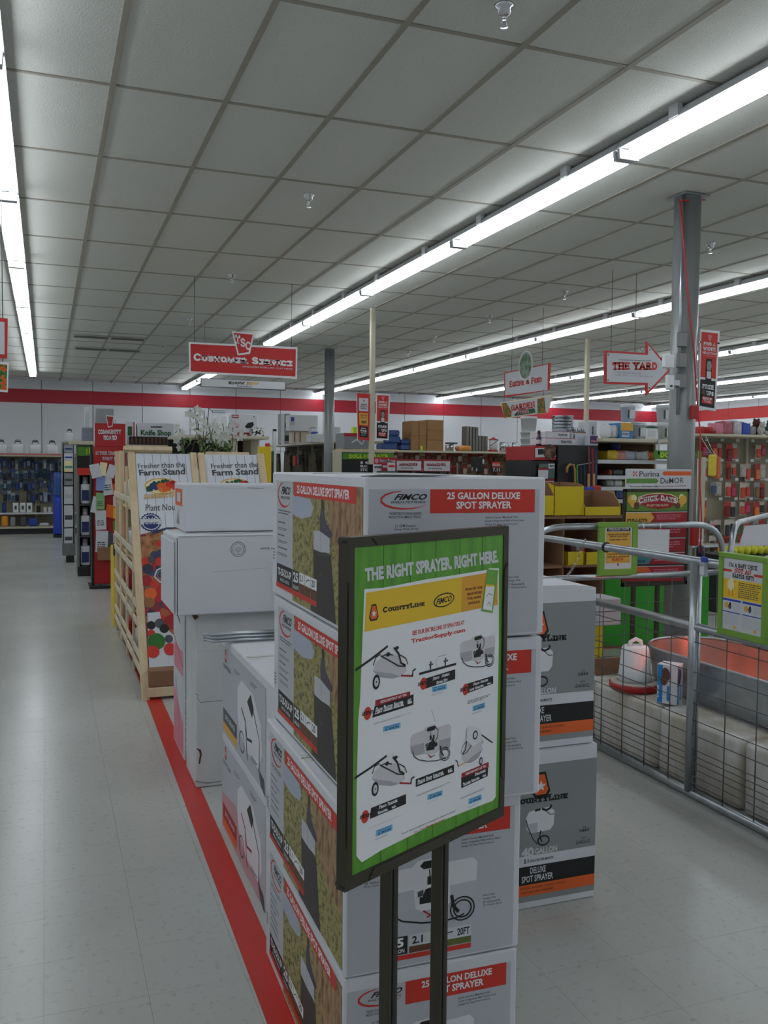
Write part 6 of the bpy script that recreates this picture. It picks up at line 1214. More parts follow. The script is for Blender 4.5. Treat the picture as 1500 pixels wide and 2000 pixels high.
for k, (q, Y, m, lb, ar) in enumerate([((549, 808, 567, 866), 20.0, MGREY, 'tall stack of grey and black goods boxes on the clothing run', rects(('black_band', .4, .12, 1, .3, BLACK), ('black_band', .4, .55, 1, .7, BLACK), ('white_part', 0, 0, .35, 1, LGREY))),
        ((565, 811, 621, 842), 18.6, carton_white, 'large white carton with a machine picture lying on top of the clothing run', rects(('picture', .03, .35, .2, .9, GREY), ('picture', .06, .6, .16, .85, BLUE))),
        ((571, 842, 606, 866), 18.7, mat('tan_card', (196, 186, 170), .7), 'tan carton with dark corner marks under the large white carton', rects(('mark', .1, .1, .16, .9, BROWN), ('mark', .4, .1, .46, .9, BROWN))),
        ((606, 848, 634, 864), 17.2, carton_white, 'white carton left of the round column on the clothing run', None), ((655, 834, 665, 862), 16.2, carton_white, 'white carton just right of the round column', None)]):
    pbx('carton', lb, 'box', q, Y, .3, m, zt_+.001 if k != 1 else P(590, 842, Y=18.6).z+.002, None, ar)
pbx('foil_bag', 'silver white shrink-wrapped bottles on the clothing run', 'bottles', (608, 834, 621, 848), 17.25, .2, mat('silver_wrap', (190, 196, 206), .2, .4, .2, 30), P(620, 848, Y=17.2).z+.003, None, rects(('blue_band', 0, .1, 1, .3, BLUE)), .03)
# ---------------- dollar days endcap
Y_ = 12.3; xa, xb = P(668, 900, Y=Y_).x, P(770, 900, Y=Y_).x; zt2 = P(720, 884, Y=Y_).z
t = thing('endcap_display', 'black endcap with a green dollar days header behind the sprayer boxes', 'display', (xa, Y_, 0)); W_ = xb-xa
MB().box(0, W_, .05, .5, 0, .15, blackm).build('base', t); MB().box(0, W_, .46, .5, .15, zt2, blackm).build('back_panel', t); MB().box(.0, W_, .0, .02, 1.2, zt2, blackm).build('header', t); MB().cbox(0, W_, 0, .5, zt2, zt2+.03, beige, .003).build('top_shelf', t); MB().box(0, .02, .02, .46, .15, zt2, beige).build('side_panel', t); MB().box(W_-.02, W_, .02, .46, .15, zt2, beige).build('side_panel', t)
f = Face((0, Y_-.002, 0), (1, 0, 0), (0, 0, 1), t, eps=.002); f.to('green_header').poly([(669, 885), (769, 885), (769, 897), (669, 897)], ink('header_green', (74, 136, 44))); f.to('lettering').slab('DOLLAR DAYS', [(681, 895), (757, 895), (757, 886.5), (681, 886.5)], LIME, .24)
for i, s in enumerate(('10', 'ROLL', 'STORAGE')): f.text(s, [(704-(i > 0)*0, 906+7*i), (726+6*i, 906+7*i), (726+6*i, 901+7*i), (704, 901+7*i)], LGREY, .04)
f.done()
def redgrey(f, W, H): f.to('red_band').rect(0, .78*H, W, H, DRED); f.to('picture').line([(.3*W, .4*H), (.5*W, .6*H), (.7*W, .3*H), (.8*W, .6*H)], .02, LGREY, False)
o = pbx('carton', 'grey and red carton tilted on top of the dollar days endcap', 'box', (672, 846, 724, 876), Y_+.05, .3, mat('dark_grey_card', (128, 130, 134), .6), zt2+.031+.02, None, redgrey, rz=.12); o.rotation_euler = (0, -.06*0, .12)
tag(MB().cbox(0, .9, 0, .3, 0, .02, wood_m).build('shelf_board', loc=(xa, Y_+.08, zt2+.0305)), 'thin board under the cartons on the dollar days endcap', 'board')
pbx('carton', 'yellow green pack above the tilted grey carton', 'box', (690, 834, 702, 846.5), Y_+.14, .1, LIME)
# hobby magazines and magazine racks
Y_ = 10.0
def magrack(q, label, art, legs=True, edge=DRED, dy=0):
    xm0, xm1 = P(q[0], q[3], Y=Y_+dy).x, P(q[2], q[3], Y=Y_+dy).x; z1, z0 = P(q[0], q[1], Y=Y_+dy).z, P(q[0], q[3], Y=Y_+dy).z
    t = thing('magazine_rack', label, 'rack', (xm0, Y_+dy, 0)); W = xm1-xm0
    MB().cbox(0, W, 0, .015, z0, z1, edge, .002).build('header_sign', t); MB().box(.02, W-.02, .02, .3, 0, .1, blackm).build('base', t); MB().box(.02, W-.02, .27, .3, .1, z0, blackm).build('back_panel', t)
    for z in (.4, .8, 1.2): MB().box(.02, W-.02, .02, .27, z, z+.02, blackm).build('shelf', t)
    for x in (.02, W-.04): MB().box(x, x+.02, .016, .04, .1, z1-.02, blackm).build('upright', t)
    f = Face((xm0, Y_+dy-.001, z0), (1, 0, 0), (0, 0, 1), t, eps=.0015); art(f, W, z1-z0); f.done()
mg = rects(('white_panel', .03, .06, .97, .86, LGREY), ('slab', 'MAGAZINES', .12, .44, .82, .72, DRED), ('text', 'For Life Out Here', .2, .2, .68, .34, DGREY))
magrack((773, 897, 824, 920), 'white magazines header rack, left of two behind the sprayer boxes', mg); magrack((826, 897, 880, 921), 'white magazines header rack, right of two behind the sprayer boxes', mg)
magrack((731, 893, 775, 907), 'maroon hobby farms header rack left of the magazine racks', rects(('ell', .1, .5, .09, .35, PINK), ('slab', 'Hobby Farms', .22, .25, .93, .75, LGREY)), dy=-.2)
hr = bpy.data.objects['magazine_rack.002']; zl = P(750, 925, Y=9.7).z; MB().box(-.02, P(775, 925, Y=9.7).x-hr.location.x, -.14, .02, zl-.012, zl-.002, wire_m).box(-.02, .24, -.14, -.135, zl-.002, zl+.03, wire_m).build('wire_ledge', hr)
for k, (q, m) in enumerate([((729, 907, 748, 925), LGREY), ((746, 905, 760, 925), DRED), ((757, 904, 772, 926), LGREY)]):
    pbx('magazine', 'magazine standing in the hobby rack, %s of three' % ['left', 'middle', 'right'][k], 'magazine', (q[0], q[1], q[2], 925), Y_-.29-.02*k, .012, m, zl, 'magazines in the hobby rack', rects(('stripe', .1, .6, .9, .8, [DGREY, LGREY, RED][k])), .002, prt='cover')
# ---------------- centre back gondola
Y_ = 14.0; xa, xb = P(776, 885, Y=Y_).x, P(1048, 885, Y=Y_).x; zg = P(900, 881, Y=Y_).z
gon('long beige shelving with cartons and cans on top across the middle background', xa, xb, Y_, .55, zg-.035, [(1.45, .3), (1.0, .4), (.6, .4)], back=mat('tan_pegboard', (150, 136, 112), .8))
q_ = lambda name, lb, cat, q, m, dy=.08, d=.3, art=None, g=None, b=.006, z=None, prt='carton': pbx(name, lb, cat, q, Y_+dy, d, m, (zg+.001) if z is None else z, g, art, b, prt=prt)
zr = zg+.001; hL = (P(818, 822, Y=Y_).z-zr)/2
wl = P(833, 850, Y=Y_).x-P(803, 850, Y=Y_).x
for i in range(2): pbx('brown_carton', 'brown carton, %s of the taller left pair on the back shelf' % ['lower', 'upper'][i], 'box', (803, 850, 833.5, 850), Y_+.06, .42, carton_brown, 0) if 0 else None
def zbox(name, lb, px0, px1, z0, h, dy, d, m, cat='box', g=None, art=None, b=.006, prt='carton', base=None):
    yy = Y_+dy; x0 = P(px0, 870, Y=yy).x; x1 = P(px1, 870, Y=yy).x; t = thing(name, lb, cat, (x0, yy, z0), 0, g); MB().cbox(0, x1-x0, 0, d, 0, h, m, b).build(prt, t)
    if art: f = Face((x0, yy-.001, z0), (1, 0, 0), (0, 0, 1), t, eps=.0015); art(f, x1-x0, h); f.done()
    return t
tape_art = rects(('tape', .46, 0, .54, 1, ink('kraft_tape', (134, 96, 62))))
for i in range(2): zbox('brown_carton', 'brown carton, %s of the left pair on the back shelf' % ['lower', 'upper'][i], 803, 833, zr+i*(hL+.001), hL, .05, .42, carton_brown, g='brown cartons on the back shelf', art=tape_art)
hR = (P(850, 820, Y=Y_).z-zr)/3
for i in range(3): zbox('brown_carton', 'brown carton, %s of the right stack of three' % ['bottom', 'middle', 'top'][i], 834, 866, zr+i*(hR+.001), hR, .05, .42, carton_brown, g='brown cartons on the back shelf')
tag(MB().cbox(0, .04, 0, .004, 0, .075, LIME, .001).build('price_tag', loc=(P(821, 870, Y=Y_).x, Y_-.006, zg-.0)), 'yellow tag in front of the brown cartons', 'tag')
zb_ = [(746, 776, 0, .11, .1), (760, 783, .112, .12, .12), (762, 781, .234, .1, .12), (784, 803, 0, .10, .08), (785, 802, .101, .08, .08)]
gon('short dark shelving holding blue cases behind the endcap', P(742, 885, Y=Y_).x, xa-.01, Y_, .55, zg-.035, [], back=blackm)
for k, (a, b_, dz, h, dy) in enumerate(zb_): zbox('blue_case', 'blue plastic case, %s' % ['long one at the bottom left of the pile', 'second one in the left pile', 'topmost of the left pile', 'lower one beside the brown cartons', 'upper one beside the brown cartons'][k], a, b_, zr+dz, h, dy, .3, mat('case_blue', (44, 72, 128), .4, 0, .1, 12), 'case', 'blue plastic cases on the back shelf', b=.02, prt='case')
can = Stamp(thing('metal_can', 'can', 'can')); MB().lathe([(0, 0), (.055, 0), (.055, .155), (.05, .16), (0, .16)], foil, n=16).build('body', can.root); MB().lathe([(0, .16), (.057, .16), (.057, .168), (0, .168)], steel, n=16).build('lid', can.root)
for k, (px_, s, lb) in enumerate([(872, .6, 'small silver can right of the brown cartons'), (883, .7, 'second small silver can right of the brown cartons'), (980, 1, 'silver can right of the red-lidded feeder'), (990, .95, 'second silver can right of the red-lidded feeder'), (1004, 1, 'silver can left of the white bucket stack'), (1012, .8, 'short silver can beside the white bucket stack')]):
    can.place((P(px_, 870, Y=Y_+.15).x, Y_+.12+.06*(k % 2), zr), 0, lb, 'silver cans on the back shelf', (s, s, s))
pbx('dark_lid', 'dark flat lid resting across the small silver cans', 'lid', (876, 864, 894, 868), Y_+.1, .15, DGREY, zr+.7*.168+.001)
tag(crumple(.24, .2, .09, mat('orange_snack_film', (214, 140, 70), .3, 0, .2, 30), 4).build('snack_bag', loc=(P(911, 875, Y=Y_).x, Y_+.13, zr)), 'crinkled orange bag lying before the grey boards', 'bag')
for k in range(7):
    px_ = 911+k*6.2; tall = k < 4; h = (P(920, 831, Y=Y_).z-zr) if tall else (P(945, 848, Y=Y_).z-zr)
    x = P(px_, 870, Y=Y_+.28).x; t = thing('grey_board', 'grey ribbed board, %s from the left, standing on the back shelf' % ordn[k], 'board', (x, Y_+.28, zr), 0, 'grey boards on the back shelf'); t.rotation_euler = (0, -.02*0, 0); MB().cbox(0, .044, 0, .2, 0, h-.004*k, mat('grey_board', (128, 126, 122), .7, 0, .06, 20), .003).box(.02, .024, -.001, 0, .01, h-.03, DGREY).build('board', t)
t = thing('poultry_feeder', 'white poultry feeder with a red lid and black handle on the back shelf', 'feeder', (P(963, 870, Y=Y_+.15).x, Y_+.15, zr)); MB().lathe([(0, 0), (.095, 0), (.095, .02), (.08, .03), (0, .03)], redm, n=16).build('base', t); MB().lathe([(0, .03), (.065, .03), (.075, .21), (0, .21)], plastic_w, n=16).build('body', t); MB().lathe([(0, .25), (.02, .25), (.03, .235), (.085, .215), (.085, .205), (0, .205)][::-1], redm, n=16).build('lid', t); MB().tube([(-.075, -.03, .1), (-.05, -.09, .13), (.05, -.09, .2), (.075, -.03, .22)], .006, blackm, 6).build('handle', t)
bk = bucket(r=.145, h=.34); hh = (P(1030, 815, Y=Y_+.25).z-zr)
for k in range(4): bk.place((P(1032, 870, Y=Y_+.25).x, Y_+.25, zr+k*.135*hh/.76), 0, 'white plastic bucket, %s in the nested stack' % ['bottom one', 'second one', 'third one', 'topmost'][k], 'nested white buckets', (1, 1, hh/.76*1.02 if k == 3 else .38))
# hanging packs below
pr_ = [packproto(mat('rcard_%d' % i, c, .5, 0, .05, 20), mat('rblist_%d' % i, c2, .3, 0, .1, 30), .1, .17) for i, (c, c2) in enumerate([((150, 40, 40), (190, 170, 160)), ((120, 84, 60), (90, 60, 44)), ((160, 50, 46), (120, 40, 36)), ((170, 150, 120), (110, 70, 50))])]
for r_, (z, n0) in enumerate(((1.88, 24), (1.68, 24))):
    for k in range(n0):
        if r_ == 1 and k % 3 == 0: continue
        pr_[(k*7+r_) % 4 if k < 20 else 3].place((xa+.12+k*(xb-xa-.2)/n0, Y_+.42, z-.02*(k % 2)), 0, 'red or brown pack, %s from the left in the %s row under the cartons' % (ORD[k], ROW[r_]), 'hanging packs on the middle back shelving')
pbx('price_sign', 'black sign board hanging below the grey boards', 'sign', (921, 893, 946, 921), 13.6, .02, BLACK, None, None, rects(('white_mark', .85, .55, .98, .85, LGREY), ('text', '5', .0, .05, .1, .3, LGREY), ('text', '0', .35, .0, .45, .25, LGREY)))
pbx('price_sign', 'red and black price sign reading 7.11 below the feeder', 'sign', (959, 902, 977, 922), 13.6, .02, BLACK, None, None, rects(('red_panel', .1, .5, 1, 1, RED), ('slab', 'WALLTEX' if 0 else 'BULLION', .15, .6, .95, .85, LGREY), ('text', '7.11', .2, .05, .95, .42, LGREY)))
for px_, yy in ((933, 921), (968, 922)): tag(MB().box(-.01, .01, 0, .02, 0, P(px_, yy, Y=13.63).z, blackm).build('sign_post', loc=(P(px_, yy, Y=13.63).x, 13.63, 0)), 'thin black post under the %s' % ('plain black sign' if px_ == 933 else 'red price sign'), 'post')
tag(crumple(.25, .2, .12, mat('brown_treats', (130, 90, 56), .7, 0, .2, 24), 12).build('treat_bag', loc=(P(1020, 905, Y=13.5).x, 13.5, 1.6)), 'brown bag of chews in front of the nested buckets', 'bag')
tag(MB().box(-.2, .3, -.12, .12, 0, 1.598, kraft).build('chew_bin', loc=(P(1020, 905, Y=13.5).x, 13.5, 0)), 'brown bin under the chews below the nested buckets', 'bin')
pbx('chew_sign', 'white chews sign with black lettering before the nested buckets', 'sign', (1010, 878, 1032, 893), 13.34, .01, LGREY, None, None, rects(('slab', 'CHEWS', .05, .2, .95, .8, BLACK)))
for k in range(7): tag(MB().tube([(0, 0, 0), (.01, .01, .15), (.03, 0, .3)], .018, mat('rawhide', (150, 96, 56), .6, 0, .1, 12), 7).build('rawhide_stick', loc=(P(1012+4.2*k, 905, Y=13.45).x, 13.40-.02*(k % 2), 1.6)), 'brown rawhide stick, %s from the left in the chew bin' % ordn[k], 'dog chew', 'rawhide sticks in the chew bin')
# ---------------- right: black cabinet
Y_ = 7.6; xa, xb = P(1046, 900, Y=Y_).x, P(1168, 900, Y=Y_).x; zc = P(1130, 870, Y=Y_).z; xm = P(1090, 900, Y=Y_).x
t = thing('black_cabinet', 'tall black cabinet with a red framed header left of the shelves of feed', 'cabinet', (xa, Y_, 0)); W_ = xb-xa
MB().cbox(xm-xa, W_, 0, .6, 0, zc, blackm, .005).build('body', t); MB().cbox(0, xm-xa-.003, .05, .6, 0, P(1065, 900, Y=Y_).z, mat('dark_cooler', (30, 34, 36), .3), .004).build('cooler', t)
MB().cbox(.0, xm-xa-.003, .03, .6, P(1065, 899, Y=Y_).z, P(1065, 871, Y=Y_).z, redm, .004).build('header_box', t)
f = Face((0, Y_+.028, 0), (1, 0, 0), (0, 0, 1), t, eps=.002, px=crop(1040, 780, 7.5)); f.to('header_picture').poly([(38, 714), (340, 704), (340, 840), (38, 850)], LGREY); f.poly([(78, 730), (158, 726), (158, 806), (78, 812)], BLACK); f.ell((250, 770), .07, .075, ramp_mat('printed_dog', [(.4, (60, 44, 36)), (.6, (130, 100, 76))], 20), True, 14)
f.to('poster').poly([(95, 945), (230, 945), (230, 1000), (95, 1000)], ink('poster_green', (90, 110, 104))); f.poly([(232, 942), (326, 942), (322, 1014), (232, 1014)], LGREY); f.poly([(82, 1006), (228, 1006), (228, 1036), (82, 1036)], DRED); f.poly([(82, 1036), (228, 1036), (222, 1160), (82, 1160)], LGREY); f.poly([(230, 1020), (326, 1020), (322, 1160), (230, 1160)], ink('poster_green', (90, 110, 104)))
f.to('lettering').slab('HOT', [(246, 990), (318, 990), (318, 962), (246, 962)], BLACK, .24); f.px = crop(1060, 900, 8.333); f.to('poster').poly([(36, 320), (185, 310), (180, 500), (36, 505)], LGREY); f.poly([(36, 305), (185, 295), (185, 325), (36, 335)], DRED); f.to('lettering').slab('DOG', [(62, 395), (145, 390), (145, 355), (62, 360)], BLACK, .26); f.slab('DEN', [(62, 440), (145, 436), (145, 402), (62, 406)], BLACK, .26); f.done()
zq = zc+.001
for k, (q, dy, m, lb, ar) in enumerate([((1065, 856, 1124, 869.5), .1, carton_white, 'long white carton with pink edges, lower of two on the black cabinet', rects(('edge', 0, .92, 1, 1, PINK), ('text', 'TRAPSTER', .5, .3, .88, .7, DGREY))), ((1065, 843, 1113, 856), .1, carton_white, 'long white carton with pink edges, upper of two on the black cabinet', rects(('edge', 0, .92, 1, 1, PINK), ('text', 'TRAPSTER', .5, .3, .9, .7, DGREY))),
        ((1117, 843, 1144, 869.5), .12, LGREY, 'pale box with dark drawings and brown top beside the long cartons', rects(('picture', .1, .2, .2, .8, DGREY), ('picture', .4, .1, .9, .6, GREY), ('brown_top', 0, .9, 1, 1, kraft))), ((1150, 850, 1169, 869.5), .05, LGREY, 'white and purple printed card box by the beige pole', rects(('purple', .1, .2, .9, .95, ink('purple', (90, 60, 110))), ('picture', .2, .35, .8, .5, PINK))), ((1150, 823, 1166, 850), .3, LGREY, 'white pack with a dark mark above the purple card box', rects(('mark', .4, .4, .55, .8, DGREY)))]):
    zz = zq if k in (0, 2, 3) else (P(1090, 856, Y=Y_+.1).z+.001 if k == 1 else zq)
    if k == 4: pbx('carton', lb, 'box', q, Y_+dy, .2, m, zq, None, ar)
    else: pbx('carton', lb, 'box', q, Y_+dy, .3 if k < 2 else .12, m, zz, None, ar)
t = Stamp(thing('metal_pan', 'pan', 'pan')); wpan = (P(1118, 830, Y=Y_+.25).x-P(1081, 830, Y=Y_+.25).x)/2; zp0 = P(1090, 843, Y=Y_+.1).z+.003; hp = (P(1100, 812, Y=Y_+.25).z-zp0)/5
MB().lathe([(0, 0), (wpan*.9, 0), (wpan*.95, hp*.7), (wpan, hp*.8), (wpan, hp*.95), (wpan*.9, hp*.95), (wpan*.85, hp*.3), (0, hp*.2)], foil, n=20).build('bowl', t.root)
for k in range(5): t.place((P(1099, 830, Y=Y_+.25).x, Y_+.25, zp0+k*hp), 0, 'shiny metal pan, %s in the stack' % ['bottom one', 'second from the bottom', 'middle one', 'second from the top', 'topmost'][k], 'stacked metal pans')
for k, px_ in enumerate((1122, 1130, 1138)): can.place((P(px_, 840, Y=Y_+.18).x, Y_+.18, P(1130, 843, Y=Y_+.12).z+.004), 0, 'flat silver tin, %s of three on the pale box' % ['left', 'middle', 'right'][k], 'flat silver tins', (.3, .3, .22))
t = Stamp(thing('spray_bottle', 'b', 'bottle')); pw = mat('purple_bottle', (70, 58, 96), .3); MB().lathe([(0, 0), (.026, 0), (.026, .075), (.012, .095), (.012, .13), (0, .13)], pw, n=12).build('bottle', t.root); MB().lathe([(.0265, .02), (.0265, .06)], LGREY, n=12, cap=False).build('label_sheet', t.root); MB().cyl((0, 0, .12), (0, 0, .15), .014, ink('maroon', (96, 40, 24)), n=10).build('cap', t.root)
t.place((P(1052, 869, Y=Y_+.2).x, Y_+.2, P(1065, 870.5, Y=Y_+.03).z+.002), 0, 'purple bottle with white label, the taller of two on the cabinet'); t.place((P(1061, 869, Y=Y_+.2).x, Y_+.25, P(1065, 870.5, Y=Y_+.03).z+.002), 0, 'small dark purple bottle behind the taller one', None, (.8, .8, .6))
# leashes, canes, scoops on the cabinet side
Yc = Y_-.03
def strap(label, pts_, m, r=.006, nm='leash', cat='leash'):
    return tag(MB().tube([P(x, y, Y=Yc-dy) for x, y, dy in pts_], r, m, 6).build(nm), label, cat)
strap('tan hooked cane hanging on the black cabinet', [(1107, 923, .02), (1108, 913, .02), (1113, 907, .02), (1120, 908, .02), (1123, 918, .02), (1124, 950, .02), (1124, 990, .02), (1124, 1010, .02)], mat('cane_wood', (176, 132, 84), .5), .012, 'cane', 'cane')
for k, (px_, c, lb) in enumerate([(1127, (60, 130, 60), 'green lead hanging right of the cane'), (1134, (30, 50, 60), 'dark teal lead on the black cabinet'), (1141, (34, 44, 90), 'navy lead on the black cabinet'), (1150, (120, 30, 40), 'dark red lead on the black cabinet'), (1157, (150, 30, 36), 'bright red lead on the black cabinet'), (1163, (60, 50, 100), 'purple lead on the black cabinet')]):
    y0 = 908 if k < 3 else 872+4*(k-3); strap(lb, [(px_, y0, .03), (px_+1, (y0+985)/2, .035), (px_, 985, .03)], mat('lead_%d' % k, c, .6), .008)
tag(MB().cyl(P(1126, 909, Y=Yc-.03), P(1160, 903, Y=Yc-.03), .005, steel, n=6).build('hanging_rail'), 'thin rail holding the leads on the black cabinet', 'rail')
for px_, ya_, yb_, m, lb, hx in ((1164, 948, 992, redm, 'red plastic scoop shovel standing before the black cabinet', 1160), (1152, 950, 990, bluep, 'blue plastic scoop shovel left of the red one', 1150)):
    a = P(px_, ya_, Y=7.35); c = P(px_, yb_, Y=7.35); w_ = .055; t = thing('scoop_shovel', lb, 'shovel', (a.x, 7.35, 0)); MB().cbox(-w_, w_, -.02, .02, c.z-.2, a.z, m, .018, 2).build('blade', t); MB().cyl((P(hx, 930, Y=7.35).x-a.x, 0, P(px_, 925, Y=7.35).z), (0, 0, .01), .012, mat('cane_wood', (176, 132, 84), .5), n=8).build('handle', t)
# ---------------- right feed shelves
Y_ = 7.55; xa = P(1172, 900, Y=Y_).x+.02; xb = P(1345, 900, Y=Y_).x; zt3 = P(1245, 857, Y=Y_).z
sh_ = [(P(1230, y, Y=Y_).z, .42) for y in (899, 930, 952, 977)]
gon('dark shelving of feed supplements and bags with white buckets on top', xa, xb, Y_, .6, zt3-.035, sh_, back=mat('brown_backboard', (92, 66, 40), .8))
zt3 += .001; green_lid = mat('green_lid', (30, 110, 70), .4)
b1 = bucket('pail', .072, .155, plastic_w, None, LGREY); 
for k, (px_, z, lb) in enumerate([(1225, 1, 'white pail alone on the upper tier left'), (1247, 0, 'white pail in the lower tier next to the blue labelled bag'), (1295, 1, 'white pail at the upper right'), (1298, 0, 'white pail at the lower right beside the column')]):
    b1.place((P(px_, 840, Y=Y_+.2).x, Y_+.2, zt3+(.18 if z else 0)+(.004 if z else 0)), 0, lb, 'white pails on the feed shelves')
for k, z in enumerate((0, .118)):
    t = pbx('square_tub', 'white square tub with a green lid, %s of two' % ['lower', 'upper'][k], 'tub', (1261, 830, 1285, 855), Y_+.12, .14, plastic_w, zt3+z, 'square tubs on the feed shelves', rects(('green_edge', 0, .85, 1, 1, green_lid), ('picture', .2, .2, .8, .7, LGREY)))
    bpy.data.objects[t.name].scale = (1, 1, .9)
for k, (px_, w_, h, m, lb) in enumerate([(1182, .11, .14, plastic_w, 'white plastic bag at the left end of the feed shelves top'), (1197, .1, .13, carton_white, 'crumpled white sack second on the feed shelves top'), (1212, .1, .13, mat('olive_pack', (120, 112, 60), .5, 0, .2, 20), 'olive printed pack on the feed shelves top')]):
    tag(crumple(w_, .12, h, m, k).build('feed_bag', loc=(P(px_, 855, Y=Y_+.14).x, Y_+.14, zt3)), lb, 'bag')
t = pbx('square_tub', 'yellow, blue and white labelled tub under the lone upper pail', 'tub', (1212, 826, 1236, 855), Y_+.06, .24, ink('tub_blue', (50, 130, 190)), zt3, None, rects(('yellow_top', 0, .5, 1, 1, GOLD), ('white_panel', .1, .1, .7, .45, LGREY), ('slab', 'SWEET', .15, .2, .65, .36, BLUE)))
bpy.data.objects['pail'].location.z = P(1225, 824, Y=Y_+.15).z+.004
fills = [[(1178, 1200, 'yellow', (226, 190, 60)), (1196, 1216, 'pink and cream', (216, 150, 140)), (1212, 1234, 'white and navy', (180, 186, 206)), (1234, 1262, 'white', (196, 200, 204)), (1256, 1274, 'orange', (206, 120, 60))],
         [(1182, 1190, 'rust brown', (130, 60, 40)), (1190, 1212, 'black and silver', (50, 52, 56)), (1214, 1236, 'dark silver', (70, 72, 76)), (1240, 1262, 'green', (60, 90, 50))], [(1178, 1194, 'grey', (150, 152, 150)), (1193, 1210, 'white', (200, 200, 196)), (1210, 1222, 'olive green', (120, 130, 60)), (1222, 1240, 'white and green', (190, 200, 190))],
         [(1180, 1196, 'white and orange', (206, 170, 150)), (1197, 1212, 'blue', (60, 80, 140)), (1212, 1226, 'red and white', (190, 90, 80)), (1228, 1244, 'dark blue', (40, 50, 90))]]
hs = [.09, .06, .07, .11]
for r_, row in enumerate(fills):
    for k, (p0, p1, cn, c) in enumerate(row):
        w_ = P(p1, 900, Y=Y_+.25).x-P(p0, 900, Y=Y_+.25).x; tag(crumple(w_*.95, .2, hs[r_], mat('fill_'+cn.replace(' ', '_'), c, .35, 0, .18, 26), r_*7+k, .02).build('feed_pack', loc=(P((p0+p1)/2, 900, Y=Y_+.25).x, Y_+.28, sh_[r_][0]+.005)), '%s pack, %s on the %s feed shelf' % (cn, ordn[k], ordn[r_]), 'packaged goods')
tag(crumple(.13, .1, .12, mat('blue_white_bag', (60, 66, 130), .4, 0, .3, 12), 55).build('feed_pack', loc=(P(1205, 895, Y=Y_+.4).x, Y_+.45, sh_[0][0]+.095)), 'blue and white bag standing high behind the first feed shelf', 'packaged goods')
pbx('shelf_sign', 'green dollar sign board beside the thick column', 'sign', (1277, 880, 1345, 897), Y_-.012, .008, ink('header_green', (74, 136, 44)), None, None, rects(('slab', 'DOLLAR', .18, .15, .98, .85, LIME)))
o = bpy.data.objects['shelf_sign']; MB().box(.05, .07, .0, .008, .05, zt3-o.location.z-.002, steel).box(.2, .22, .0, .008, .05, zt3-o.location.z-.002, steel).build('hanger', o)
# ---------------- far right pegboard wall run
Y_ = 10.2; xa = P(1366, 900, Y=Y_).x; xb = xa+4.2; zt4 = P(1430, 848, Y=Y_).z
gon('tall beige pegboard run of hanging toys right of the column', xa, xb, Y_, .7, zt4-.035, [(.55, .4)], back=pegm)
cl = [(214, 80, 60), (226, 120, 60), (210, 200, 60), (60, 170, 70), (200, 70, 110), (70, 90, 120), (196, 196, 196), (120, 40, 40), (150, 110, 80), (46, 48, 54)]
pk = [packproto(mat('toycard_%d' % i, ((200, 190, 180), (180, 60, 50), (150, 150, 156))[i % 3], .5, 0, .05, 20), mat('toy_%d' % i, c, .35, 0, .12, 25), .11, .24, 'hanging_toy') for i, c in enumerate(cl)]
rnd = random.Random(11); n = 0; names_ = ['red-orange', 'orange', 'yellow', 'bright green', 'pink', 'slate blue', 'pale grey', 'dark red', 'brown', 'black']
for r_, z in enumerate([P(1430, y, Y=Y_+.5).z for y in (866, 905, 942, 980, 1015, 1045)]):
    for k in range(24):
        x = P(1372, 900, Y=Y_+.6).x+k*.135
        if r_ in (1, 2) and 9 <= k <= 13: continue
        if rnd.random() < .12: continue
        i = rnd.choice([0, 0, 1, 1, 6, 8, 5, 9, 4, 3 if k > 7 else 0, 7])
        pk[i].place((x, Y_+.56-.05*(k % 2), z+rnd.uniform(-.01, .01)), 0, '%s toy pack, %s from the left in the %s peg row' % (names_[i], ORD[k], ROW[r_]), '%s toy packs on the right pegboard' % names_[i], (rnd.uniform(.75, 1.15), 1, rnd.uniform(.7, 1.1)))
tg = Stamp(tag(MB().box(-.03, .03, -.002, 0, -.02, .02, LGREY).build('price_tag'), 'small white price tag on the right pegboard', 'tag', 'price tags on the right pegboard'))
for r_, yy in enumerate((860, 899, 936, 974)):
    for k in range(11): tg.place((P(1375, 900, Y=Y_+.4).x+.02+k*.28, Y_+.38, P(1430, yy, Y=Y_+.4).z), 0, 'small white price tag, %s from the left in the %s tag row' % (ORD[k], ROW[r_]), 'price tags on the right pegboard')
hang('yellow rubber chicken toys on a string before the right pegboard', 1392, 888, 930, 9.9, mat('chicken_yellow', (224, 200, 60), .45, 0, .1, 20), .09); hang('orange toy hanging beside the yellow ones', 1401, 892, 935, 9.92, mat('toy_orange', (214, 110, 60), .5, 0, .1, 20), .07)
for o in (bpy.data.objects['hanging_item.002'], bpy.data.objects['hanging_item.003']): MB().tube([(0, 0, 0), (.03, .15, .1), (.04, 10.21-o.location.y, zt4-o.location.z-.03)], .003, plastic_w, 5).build('string', o)
t = thing('beige_post', 'short beige post in front of the right pegboard', 'post', (P(1374, 900, Y=9.7).x, 9.7, 0)); MB().cbox(-.025, .025, -.02, .02, 0, P(1374, 893, Y=9.7).z, beige, .004).build('shaft', t)
o = pbx('green_sign', 'small green sign edge right of the thick column', 'sign', (1363, 880, 1371, 896), 9.66, .01, GREEN); MB().cyl((.02, .015, -o.location.z), (.02, .015, .02), .008, steel, n=8).build('post', o)
